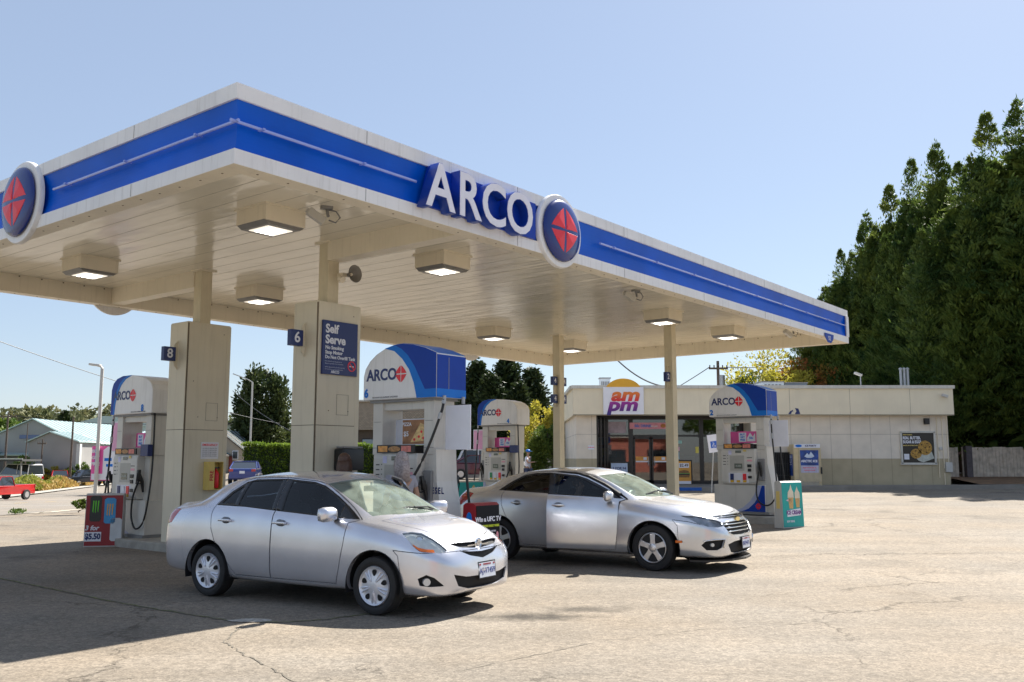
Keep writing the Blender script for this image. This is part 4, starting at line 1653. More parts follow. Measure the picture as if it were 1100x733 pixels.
class Shell:
    """full car skin as a bmesh with an int layer telling which panel a face belongs to"""

    def __init__(self, K, nst=150):
        rows = car_grid(K, nst)
        bm = self.bm = bmesh.new()
        self.lay = bm.faces.layers.int.new("panel")
        grid = []
        for x, pts in rows:
            n = len(pts)
            ring = []
            for k, (y, z) in enumerate(pts):        # right side (y<0)
                ring.append(bm.verts.new((x, -y, z)))
            for k in range(n - 2, 0, -1):
                y, z = pts[k]
                ring.append(bm.verts.new((x, y, z)))
            grid.append(ring)
        m = len(grid[0])
        for i in range(len(grid) - 1):
            for k in range(m):
                bm.faces.new((grid[i][k], grid[i + 1][k], grid[i + 1][(k + 1) % m], grid[i][(k + 1) % m]))
        for ring, fl in ((grid[0], 0), (grid[-1], 1)):
            xs = ring[0].co.x
            c = bm.verts.new((xs + (.012 if fl else -.012), 0, sum(v.co.z for v in ring) / m))
            for k in range(m):
                a, b = ring[k], ring[(k + 1) % m]
                bm.faces.new((a, b, c) if not fl else (b, a, c))
        bmesh.ops.recalc_face_normals(bm, faces=bm.faces[:])
        self.names = {0: "body"}

    def cut(self, poly, proj, filt, pid, over=None):
        """cut the skin along a closed outline seen through proj(co)->(a,b); faces inside get panel id pid"""
        bm = self.bm
        n = len(poly)
        # projection must be linear: recover its gradient
        o = Vector((0, 0, 0))
        if callable(proj):
            p = proj
        for sgn in ((-1, 1) if filt == 'both' else ((-1,) if filt == 'right' else ((1,) if filt == 'left' else (0,)))):
            A = p(Vector((1, 0, 0)), sgn)
            B = p(Vector((0, 1, 0)), sgn)
            C = p(Vector((0, 0, 1)), sgn)
            O = p(Vector((0, 0, 0)), sgn)
            ga = Vector((A[0] - O[0], B[0] - O[0], C[0] - O[0]))
            gb = Vector((A[1] - O[1], B[1] - O[1], C[1] - O[1]))

            def ok(c):
                if sgn and c.y * sgn < -1e-6:
                    return False
                return over is None or over(c)
            for i in range(n):
                p0, p1 = poly[i], poly[(i + 1) % n]
                lo = (min(p0[0], p1[0]) - .002, min(p0[1], p1[1]) - .002)
                hi = (max(p0[0], p1[0]) + .002, max(p0[1], p1[1]) + .002)
                fs = []
                for f in bm.faces:
                    c = f.calc_center_median()
                    if not ok(c):
                        continue
                    q = [p(v.co, sgn) for v in f.verts]
                    if max(a for a, b in q) < lo[0] or min(a for a, b in q) > hi[0] or max(b for a, b in q) < lo[1] or min(b for a, b in q) > hi[1]:
                        continue
                    fs.append(f)
                if not fs:
                    continue
                d = (p1[0] - p0[0], p1[1] - p0[1])
                L = math.hypot(*d)
                if L < 1e-6:
                    continue
                nn = (ga * (-d[1]) + gb * d[0])
                # plane through the edge: value(co) = -d1*(a-a0)+d0*(b-b0) = nn.co - const
                const = -d[1] * (p0[0] - O[0]) + d[0] * (p0[1] - O[1])
                co = nn * (const / nn.length_squared)
                geom = list(fs) + list({e for f in fs for e in f.edges}) + list({v for f in fs for v in f.verts})
                bmesh.ops.bisect_plane(bm, geom=geom, dist=1e-5, plane_co=co, plane_no=nn.normalized())
            for f in bm.faces:
                c = f.calc_center_median()
                if not ok(c):
                    continue
                a, b = p(c, sgn)
                if inside(a, b, poly):
                    f[self.lay] = pid
        return self

    def take(self, name, pid, m, parent, gap=0.0, inset=0.0, thick=0.0, origin=None, smooth=True):
        """separate the faces of one panel into their own object"""
        pids = pid if isinstance(pid, (list, tuple, set)) else (pid,)
        b2 = self.bm.copy()
        lay = b2.faces.layers.int["panel"]
        dele = [f for f in b2.faces if f[lay] not in pids]
        bmesh.ops.delete(b2, geom=dele, context='FACES')
        if len(b2.faces) == 0:
            b2.free()
            return None
        if gap > 0:
            b2.normal_update()
            mv = {}
            for v in b2.verts:
                be = [e for e in v.link_edges if e.is_boundary]
                if not be:
                    continue
                # pull towards the panel, within its surface, away from the seam
                acc = Vector()
                for e in be:
                    f = e.link_faces[0]
                    t = (e.verts[1].co - e.verts[0].co)
                    if t.length < 1e-7:
                        continue
                    w = f.normal.cross(t).normalized()
                    if (f.calc_center_median() - e.verts[0].co).dot(w) < 0:
                        w = -w
                    acc += w
                if acc.length > 1e-6:
                    mv[v] = (acc.normalized(), v.normal.copy())
            for v, (w, nrm) in mv.items():
                v.co += w * gap
            # turn the edge inwards
            r = bmesh.ops.extrude_edge_only(b2, edges=[e for e in b2.edges if e.is_boundary])
            nv = [g for g in r['geom'] if isinstance(g, bmesh.types.BMVert)]
            for v in nv:
                # nearest source normal
                pass
            src = {}
            for g in r['geom']:
                if isinstance(g, bmesh.types.BMEdge):
                    pass
            for v in nv:
                o = None
                for e in v.link_edges:
                    ov = e.other_vert(v)
                    if (ov.co - v.co).length < 1e-7 and ov in mv:
                        o = ov
                if o is not None:
                    v.co -= mv[o][1] * .016
        if inset:
            b2.normal_update()
            ns = {v: v.normal.copy() for v in b2.verts}
            for v in b2.verts:
                v.co -= ns[v] * inset
        if origin is not None:
            for v in b2.verts:
                v.co -= Vector(origin)
        me = bpy.data.meshes.new(name)
        b2.to_mesh(me)
        b2.free()
        for a in list(me.attributes):
            if a.name == "panel":
                me.attributes.remove(a)
        o = link_mesh(name, me, m, parent, smooth)
        if smooth:
            smooth_by_angle(me, 42)
        if origin is not None:
            o.location = origin
        return o


def inside(x, y, poly):
    c = False
    n = len(poly)
    j = n - 1
    for i in range(n):
        xi, yi = poly[i]
        xj, yj = poly[j]
        if ((yi > y) != (yj > y)) and (x < (xj - xi) * (y - yi) / (yj - yi) + xi):
            c = not c
        j = i
    return c


side = lambda c, s=0: (c.x, c.z)
topv = lambda c, s=0: (c.x, c.y)
front = lambda c, s=0: (c.y, c.z)
frontm = lambda c, s=0: (abs(s) and c.y * s, c.z)          # mirrored: first coordinate = distance from the centre line


def quarter(c, s):                                           # three-quarter view, 45 degrees, mirrored
    return ((c.x - c.y * s) * .70711, c.z)


def wheel(parent, x, y, r, w, style, sgn, steer=0.0):
    """sgn -1 = right side; outer face looks along y*sgn"""
    t = bpy.data.objects.new("wheel", None)
    COL.objects.link(t)
    t.parent = parent
    t.location = (x, y, r)
    t.rotation_euler = (0, 0, steer)
    q = MB()
    rr = r * (.66 if style != "cap" else .68)
    hw = w / 2
    prof = [(rr, -hw * .75), (rr + .02, -hw * .95), (r * .86, -hw), (r * .96, -hw * .88), (r, -hw * .6), (r, hw * .6), (r * .96, hw * .88), (r * .86, hw), (rr + .02, hw * .95), (rr, hw * .75)]
    q.lathe(prof, axis='y', n=56)
    ty = q.build("tyre", RUBBER, t, auto=True)
    f = sgn
    q = MB()
    if style == "cap":      # five wide paired spokes with dark slots
        q.lathe([(rr, f * hw * .80), (rr * .97, f * hw * .98), (rr * .90, f * hw * .86), (rr * .84, f * hw * .80), (rr * .5, f * hw * .90), (rr * .25, f * hw * 1.0), (rr * .10, f * hw * 1.02), (.001, f * hw * 1.02)], axis='y', n=60)
        rim = q.build("rim", mat("hubcap_silver", (.72, .73, .78), .32, .5, var=.04), t, auto=True)
        q = MB()
        for k in range(5):
            a = 2 * PI * k / 5 + .3
            # dark slot between the fat spokes
            pts = []
            for j in range(14):
                b = 2 * PI * j / 14
                u_, v_ = .068 + .0 * math.cos(b), .0
                rad = rr * .66 + math.cos(b) * rr * .17
                tan = math.sin(b) * rr * (.125 + .05 * math.cos(b))
                pts.append((rad * math.cos(a) - tan * math.sin(a), rad * math.sin(a) + tan * math.cos(a)))
            q.prism(pts, 'y', f * hw * .70, f * hw * .925)
        q.build("slot", DARK, rim)
        q = MB()
        for k in range(5):
            a = 2 * PI * k / 5 + .3 + PI / 5
            # raised ridge along each spoke
            for da, ra, rb in ((.13, .34, .86), (-.13, .34, .86)):
                c0, c1 = a + da * .7, a + da
                q.tube([(rr * ra * math.cos(c0), f * hw * .965, rr * ra * math.sin(c0)), (rr * .6 * math.cos(c1), f * hw * .93, rr * .6 * math.sin(c1)), (rr * rb * math.cos(c1 * 1.0), f * hw * .86, rr * rb * math.sin(c1))], [.010, .012, .008], n=6)
            q.cyl((rr * .30 * math.cos(a), f * hw * .9, rr * .30 * math.sin(a)), (rr * .30 * math.cos(a), f * hw * 1.06, rr * .30 * math.sin(a)), .010, n=8)
        q.build("spoke_ridge", mat("hubcap_silver", (.6, .6, .6)), rim, auto=True)
    else:
        q.lathe([(rr, -f * hw * .7), (rr * 1.0, f * hw * .80), (rr * .985, f * hw * .97), (rr * .93, f * hw * .93), (rr * .90, f * hw * .70), (rr * .88, -f * hw * .2)], axis='y', n=60)
        for k in range(5):
            a = 2 * PI * k / 5 + .32
            for (w0, w1) in ((.052, .036),):
                pts = []
                ca, sa = math.cos(a), math.sin(a)
                for (rad, tan) in ((rr * .12, -w0 * .9), (rr * .5, -w1), (rr * .93, -w0 * .85), (rr * .93, w0 * .85), (rr * .5, w1), (rr * .12, w0 * .9)):
                    pts.append((rad * ca - tan * sa, rad * sa + tan * ca))
                q.prism(pts, 'y', f * hw * .50, f * hw * .84)
        q.lathe([(.062, f * hw * .5), (.062, f * hw * .86), (.035, f * hw * .93), (.001, f * hw * .93)], axis='y', n=24)
        rim = q.build("rim", ALLOY, t, auto=True)
        md = rim.modifiers.new("bevel", 'BEVEL')
        md.width = .006
        md.segments = 2
        md.limit_method = 'ANGLE'
        q = MB()
        for k in range(5):
            a = 2 * PI * k / 5 + .32 + PI / 5
            q.cyl((.047 * math.cos(a), f * hw * .6, .047 * math.sin(a)), (.047 * math.cos(a), f * hw * .89, .047 * math.sin(a)), .009, n=8)
        q.build("lug_nut", BLACK, rim)
    q = MB()
    q.lathe([(rr * .93, f * hw * .1), (rr * .93, f * hw * .3), (.001, f * hw * .3)] if style != "alloy" else [(rr * .9, -f * hw * .5), (rr * .9, -f * hw * .35), (.001, -f * hw * .35)], axis='y', n=24)
    if style == "alloy":
        q.build("wheel_backing", DARK, rim)
        q = MB()
        q.lathe([(.155, -f * hw * .1), (.155, f * hw * .15), (.001, f * hw * .15)], axis='y', n=28)
        q.build("brake_disc", STEEL, t, auto=True)
    else:
        q.build("wheel_backing", DARK, rim)
    return t


def seats(parent, spec):
    fabric = mat("seat_fabric", (.035, .036, .042), .85, var=.2, vscale=30)
    for (x, y, w) in spec:
        q = MB()
        q.box((x + .05, y, .48), (.52, w, .16), bevel=.05)
        s = q.build("seat", fabric, parent, auto=True)
        q = MB()
        q.box((x - .26, y, .78), (.15, w, .62), bevel=.06, rot=Matrix.Rotation(-.25, 4, 'Y'))
        q.build("backrest", fabric, s, auto=True)
        if w < .7:
            q = MB()
            q.box((x - .37, y, 1.16), (.09, .26, .17), bevel=.035, rot=Matrix.Rotation(-.2, 4, 'Y'))
            q.cyl((x - .35, y - .05, 1.0), (x - .365, y - .05, 1.12), .008, n=6)
            q.cyl((x - .35, y + .05, 1.0), (x - .365, y + .05, 1.12), .008, n=6)
            q.build("headrest", fabric, s, auto=True)
        else:
            q = MB()
            for yy in (-.42, .42):
                q.box((x - .37, y + yy, 1.14), (.09, .24, .14), bevel=.035, rot=Matrix.Rotation(-.2, 4, 'Y'))
            q.build("headrest", fabric, s, auto=True)


def plate_on(parent, M, txt, w=.305, h=.152):
    """Washington style plate: frame, white sheet, numbers"""
    f = flat("licence_plate", M, [rect(-w / 2 - .014, -h / 2 - .012, w / 2 + .014, h / 2 + .014)], BLACK, parent, .012)
    M2 = M @ TR((0, 0, .012))
    sh = flat("plate_sheet", M2, [rect(-w / 2, -h / 2, w / 2, h / 2)], mat("plate_white", (.62, .66, .74), .35, var=.08, vscale=12), f, .002)
    text("lettering", txt, .080, mat("plate_ink", (.03, .05, .24), .5), f, M2 @ TR((0, -.010, .003)), .001, .001, sx=.88, space=1.08)
    text("lettering", "WASHINGTON", .022, mat("plate_red", (.35, .04, .05), .5), f, M2 @ TR((0, .058, .003)), .001, .001)
    flat("plate_tab", M2 @ TR((0, 0, .003)), [rect(-w / 2 + .006, .05, -w / 2 + .036, .068), rect(w / 2 - .036, .05, w / 2 - .006, .068)], mat("plate_red", (.3, .05, .05)), f, .001)
    return f


def arch_and_floor(sh, parent, wheels, R_, ymax):
    for (wx, wr) in wheels:
        for sg in (-1, 1):
            q = MB()
            n = 18
            prev = None
            inner, outer = sg * (ymax - .30), sg * (ymax - .012)
            for k in range(n + 1):
                a = -.25 + (PI + .5) * k / n
                p = (wx + R_ * math.cos(a), wr + R_ * math.sin(a))
                if prev:
                    q.quad([(prev[0], inner, prev[1]), (p[0], inner, p[1]), (p[0], outer, p[1]), (prev[0], outer, prev[1])])
                prev = p
            disc = [(wx + R_ * math.cos(-.25 + (PI + .5) * k / n), inner, wr + R_ * math.sin(-.25 + (PI + .5) * k / n)) for k in range(n + 1)]
            q.quad(disc)
            q.build("wheel_well", DARK, parent)


def silver_sedan(P, name, loc, rz, label):
    t = thing(name, loc, rz, label, "car")
    sh = Shell(P['K'], P.get('n', 150))
    xf = P['xf']
    wb, r = P['wb'], P['r']
    IDs = dict(body=0, dlo=1, wf=2, wr=3, wq=4, ws=5, rg=6, df=7, dr=8, hood=9, trunk=10, hl=11, tl=12, bump=13, gr=14, gr2=15, fog=16, hole=17, mk=18, chin=19, roof=20)
    # order: big panels first, small ones over them
    sh.cut(P['roof'], topv, None, 20, over=lambda c: c.z > 1.25)
    sh.cut(P['hood'], topv, None, 9, over=lambda c: c.z > P['hood_zmin'] and c.x > 1.9)
    sh.cut(P['trunk'], topv, None, 10, over=lambda c: c.z > P['trunk_zmin'] and c.x < .3)
    sh.cut(P['bumper'], side, 'both', 13)
    sh.cut(P['rdoor'], side, 'both', 8, over=lambda c: abs(c.y) > .45)
    sh.cut(P['fdoor'], side, 'both', 7, over=lambda c: abs(c.y) > .45)
    sh.cut(P['ws'], topv, None, 5, over=lambda c: c.z > .93 and c.x > 1.2)
    sh.cut(P['rg'], topv, None, 6, over=lambda c: c.z > 1.0 and c.x < .7)
    # windows: fresh ids which remember the door they belong to
    sh.cut(P['dlo_r'], side, 'both', 21, over=lambda c: abs(c.y) > .45)
    sh.cut(P['dlo_f'], side, 'both', 22, over=lambda c: abs(c.y) > .45)
    sh.cut(P['wf'], side, 'both', 2, over=lambda c: abs(c.y) > .45)
    sh.cut(P['wr'], side, 'both', 3, over=lambda c: abs(c.y) > .45)
    if 'wq' in P:
        sh.cut(P['wq'], side, 'both', 4, over=lambda c: abs(c.y) > .45)
    sh.cut(P['hl'], quarter, 'both', 11, over=lambda c: c.x > wb * .9 and abs(c.y) > .2)
    if 'amb' in P:
        sh.cut(P['amb'], quarter, 'both', 23, over=lambda c: c.x > wb * .9 and abs(c.y) > .2)
    sh.cut(P['tl'], side, 'both', 12, over=lambda c: abs(c.y) > P.get('tl_y', .3) and c.x < -.3)
    for g in P['grille']:
        sh.cut(g, front, None, 14, over=lambda c: c.x > xf - .45)
    sh.cut(P['fog'], quarter, 'both', 16, over=lambda c: c.x > xf - .6 and abs(c.y) > .3)
    for (wx, rad) in ((0, P['ra']), (wb, P['ra'])):
        circ = [(wx + rad * math.cos(2 * PI * k / 40), r + rad * math.sin(2 * PI * k / 40)) for k in range(40)]
        sh.cut(circ, side, 'both', 17, over=lambda c: abs(c.y) > .42)
    # split left / right panels
    lay = sh.lay
    for f in sh.bm.faces:
        c = f.calc_center_median()
        if f[lay] in (2, 3, 4, 7, 8, 21, 22, 11, 12, 16, 23) and c.y > 0:
            f[lay] += 100
    pm = P['paint']
    body_ids = (0,)
    body = sh.take("body", body_ids, pm, t, gap=.0048)
    sh.take("roof_panel", 20, P.get('roofpaint', pm), t, gap=.001)
    sh.take("bonnet", 9, pm, t, gap=.0048)
    sh.take("boot_lid", 10, pm, t, gap=.0048)
    sh.take("front_bumper", 13, pm, t, gap=.003)
    # dark underskin shown through the panel gaps
    sh.take("underskin", (0, 7, 8, 108, 9, 10, 13, 14, 16, 116, 20) if not P.get('open') else (0, 8, 107, 108, 9, 10, 13, 14, 16, 116, 20), DARK, t, inset=.028)
    ws = sh.take("windscreen", 5, WSHIELD, t, inset=.004)
    sh.take("rear_window", 6, GLASS_D, t, inset=.004)
    # band of black ceramic print round the windscreen
    for sgn, add in ((-1, 0), (1, 100)):
        og = P['hinge'][0], sgn * P['hinge'][1], 0
        og2 = P['rhinge'][0], sgn * P['hinge'][1], 0
        fd = sh.take("front_door", 7 + add, pm, t, gap=.0048 if not P.get('open') else .002, origin=og)
        rd = sh.take("rear_door", 8 + add, pm, t, gap=.0048, origin=og2)
        for (d, o_, idf, wins) in ((fd, og, 22 + add, (2 + add,)), (rd, og2, 21 + add, (3 + add, 4 + add))):
            fr = sh.take("window_frame", idf, mat("gloss_black_trim", (.012, .012, .014), .25, coat=.3), d, inset=.003, origin=o_)
            if fr is not None:
                fr.location = (0, 0, 0)
                md = fr.modifiers.new("thickness", 'SOLIDIFY')
                md.thickness = .03
                md.offset = -1
            for wi in wins:
                w = sh.take("window", wi, P['glass_f'] if wi in (2, 102) else P['glass_r'], d, inset=.012, origin=o_)
                if w is not None:
                    w.location = (0, 0, 0)
        # handles
        for d, o_, hx in ((fd, og, P['handles'][1]), (rd, og2, P['handles'][0])):
            yy, zz = sgn * P['handle_y'], P['handle_z']
            q = MB()
            q.box((hx[0] - o_[0], yy - o_[1] + sgn * .030, zz), (.19, .020, .030), bevel=.009)
            q.box((hx[0] - o_[0] - .08, yy - o_[1] + sgn * .012, zz), (.022, .035, .026))
            q.box((hx[0] - o_[0] + .08, yy - o_[1] + sgn * .012, zz), (.022, .035, .026))
            hd = q.build("handle", pm if not P.get('chrome_handle') else CHROME, d, auto=True)
            q = MB()
            q.ball((hx[0] - o_[0], yy - o_[1] + sgn * .004, zz), .06, (1.1, .14, .65), n=16)
            q.build("handle_recess", mat("recess_grey", (.16, .165, .18), .35, .5), hd, smooth=True)
        # mirror
        mx, my, mz = P['mirror']
        q = MB()
        q.box((mx - og[0] + .015, sgn * my - og[1], mz), (.13, .245, .165), bevel=.058)
        for v in q.bm.verts:
            k_ = (v.co.x - (mx - og[0])) / .08
            if k_ > 0:
                v.co.z = mz + (v.co.z - mz) * (1 - .25 * k_)
                v.co.y = sgn * my - og[1] + (v.co.y - (sgn * my - og[1])) * (1 - .2 * k_)
        mir = q.build("door_mirror", pm, fd, smooth=True)
        q = MB()
        q.box((mx - og[0] + .0, sgn * (my - .10) - og[1], mz - .05), (.07, .10, .04), bevel=.01)
        q.build("mirror_foot", BLACK, mir)
        q = MB()
        q.box((mx - og[0] - .0515, sgn * my - og[1], mz), (.004, .17, .10), bevel=.001)
        q.build("mirror_glass", CHROME, mir)
        if P.get('open') and sgn == -1:
            fd.rotation_euler = (0, 0, P['open'])
            q = MB()
            q.box((-.52, .075, .60), (.95, .04, .62), bevel=.02)
            q.build("door_card", mat("door_card", (.04, .04, .045), .6, var=.1), fd)
            # dark sill and pillar seen past the open door
            q = MB()
            q.box((P['hinge'][0] - .55, -(P['hinge'][1] - .10), .30), (1.15, .10, .10), bevel=.02)
            q.build("door_sill", pm, t)
            q = MB()
            q.tube([(1.03, -.80, .30), (1.02, -.80, .70), (1.0, -.76, 1.05), (.97, -.66, 1.38)], .045, n=8)
            q.tube([(1.0, -.665, 1.385), (1.3, -.66, 1.375), (1.55, -.665, 1.335), (1.85, -.69, 1.215), (2.12, -.735, 1.075)], .035, n=8)
            q.build("door_pillar", BLACK, t)
        if P.get('open_far') and sgn == 1:
            fd.rotation_euler = (0, 0, P['open_far'])
            q = MB()
            q.box((-.52, -.06, .62), (.96, .04, .60), bevel=.02)
            q.build("door_card", mat("door_card", (.04, .04, .045), .6, var=.1), fd)
        # headlamp: black bucket, bulbs, lens
        hlm = sh.take("headlight", 11 + add, LENS, t, inset=.0015)
        bk = sh.take("lamp_bucket", 11 + add, (mat("lamp_bucket", (.86, .85, .78), .5, .0, var=.12, vscale=14) if 'amb' in P else mat("lamp_bucket_dark", (.34, .35, .37), .25, .6, var=.4, vscale=9)), hlm, inset=.02)
        q = MB()
        for (bx, by, bz, br) in P['bulbs']:
            q.ball((bx, sgn * by, bz), br, (1, 1, 1), n=16)
        q.build("projector", CHROME, hlm, smooth=True)
        if 'amb' in P:
            sh.take("turn_lens", 23 + add, AMBER, hlm, inset=.0005)
        sh.take("taillight", 12 + add, REDLENS, t, inset=.001)
        fg = sh.take("fog_recess", 16 + add, mat("fog_black", (.014, .014, .015), .5), t, inset=.035)
        q = MB()
        fa_, fz_, fr_ = P['foglamp']
        bv, bd = None, 9
        for v in sh.bm.verts:
            if v.co.x > wb and v.co.y * sgn > .2:
                d_ = ((v.co.x - abs(v.co.y)) * .70711 - fa_) ** 2 + (v.co.z - fz_) ** 2
                if d_ < bd:
                    bd, bv = d_, v.co.copy()
        nn_ = Vector((.8, sgn * .6, 0))
        q.cyl(bv - nn_ * .045, bv - nn_ * .010, fr_, fr_ * .95, n=18)
        q.build("fog_lamp", mat("fog_lens", (.62, .64, .66), .15, .3, coat=1), fg if fg else t, auto=True)
        # wiper-side sill strip
        for x_, rz_, st in ((0, 0, 0), (wb, 0, P.get('steer', 0))):
            wheel(t, x_, sgn * (P['track'] - P['tw'] / 2), r, P['tw'], P['style'], sgn, st)
    grl = sh.take("grille_opening", 14, mat("grille_black", (.010, .010, .011), .5), t, inset=.03)
    arch_and_floor(sh, t, ((0, r), (wb, r)), P['ra'] + .004, P['track'] + .03)
    # arch lips
    q = MB()
    # trace the wheel opening by sampling the skin edge
    lay = sh.lay
    edges = [e for e in sh.bm.edges if len(e.link_faces) == 2 and ((e.link_faces[0][lay] == 17) != (e.link_faces[1][lay] == 17))]
    for e in edges:
        a, b = e.verts[0].co, e.verts[1].co
        if abs(a.y) < .6 or abs(b.y) < .6:
            continue
        sgn = 1 if a.y > 0 else -1
        q.quad([a, b, (b.x, b.y - sgn * .05, b.z), (a.x, a.y - sgn * .05, a.z)])
    q.build("arch_lip", pm, body)
    # floor, dash, interior
    q = MB()
    q.box((wb / 2, 0, .26), (wb - .75, 1.40, .06))
    q.box((wb / 2 - .1, 0, .20), (wb + 1.0, 1.0, .04))
    q.box((xf - .42, 0, .24), (.42, 1.1, .08))
    q.build("floor_pan", DARK, t)
    q = MB()
    d0 = P['dash']
    q.prism([(d0[0], .62), (d0[0], d0[1]), (d0[2], d0[3]), (d0[2], .62)], 'y', -.62, .62)
    da = q.build("dashboard", mat("dash_grey", (.10, .105, .11), .7, var=.15), t)
    q = MB()
    cx_, cz_ = d0[0] - .16, d0[1] - .06
    q.lathe([(.165, -.012), (.185, 0), (.165, .012), (.160, 0)], c=(0, 0, 0), axis='x', n=36)
    q.box((0, 0, 0), (.03, .33, .04))
    q.box((0, 0, -.08), (.03, .05, .16))
    for v in q.bm.verts:
        v.co = Matrix.Rotation(-.4, 4, 'Y') @ v.co + Vector((cx_, .36, cz_))
    q.build("steering_wheel", BLACK, da, auto=True)
    seats(t, P['seats'])
    # bulkhead parcel shelf
    q = MB()
    q.box((P['shelf'], 0, .95), (.45, 1.15, .03))
    q.build("parcel_shelf", DARK, t)
    # wipers
    q = MB()
    for (pts, rr_) in P['wipers']:
        q.tube(pts, rr_, n=6)
    q.build("wiper", BLACK, t)
    q = MB()
    q.cyl((P['rvm'][0], 0, P['rvm'][1] + .04), (P['rvm'][0], 0, P['rvm'][1]), .012, n=8)
    q.box((P['rvm'][0] - .01, 0, P['rvm'][1] - .03), (.03, .22, .065), bevel=.01)
    q.build("rear_view_mirror", BLACK, t)
    return t, sh


# ---------------------------------------------------------------- the nearer car: rounded compact saloon
KY = [
    # x, zb, ymax, zsh, ysh, zr, yr, zt
    (-.935, .44, .28, .60, .25, .62, .16, .64),
    (-.93, .38, .50, .70, .47, .74, .32, .77),
    (-.905, .33, .66, .84, .60, .90, .44, .94),
    (-.86, .29, .745, .94, .67, 1.01, .52, 1.04),
    (-.76, .265, .79, 1.00, .70, 1.065, .555, 1.085),
    (-.55, .245, .82, 1.03, .73, 1.085, .57, 1.105),
    (-.38, .235, .835, 1.045, .75, 1.115, .575, 1.125),
    (-.20, .225, .842, 1.055, .76, 1.20, .575, 1.205),
    (.03, .22, .845, 1.06, .765, 1.305, .575, 1.32),
    (.35, .215, .845, 1.055, .77, 1.383, .575, 1.425),
    (.75, .21, .845, 1.04, .775, 1.408, .58, 1.462),
    (1.15, .21, .845, 1.02, .775, 1.408, .58, 1.468),
    (1.50, .21, .845, 1.00, .775, 1.375, .58, 1.446),
    (1.75, .21, .845, .985, .775, 1.285, .59, 1.388),
    (2.00, .215, .845, .97, .77, 1.165, .615, 1.285),
    (2.22, .22, .845, .955, .76, 1.055, .64, 1.175),
    (2.42, .22, .843, .935, .74, .975, .635, 1.065),
    (2.58, .22, .838, .915, .725, .950, .60, .995),
    (2.80, .215, .825, .875, .70, .920, .55, .955),
    (3.00, .21, .795, .815, .655, .865, .49, .905),
    (3.15, .21, .745, .745, .60, .80, .43, .84),
    (3.26, .215, .665, .68, .53, .735, .36, .765),
    (3.33, .23, .56, .61, .44, .655, .28, .68),
    (3.365, .26, .42, .54, .33, .57, .19, .585),
    (3.38, .31, .24, .47, .18, .49, .10, .50),
]
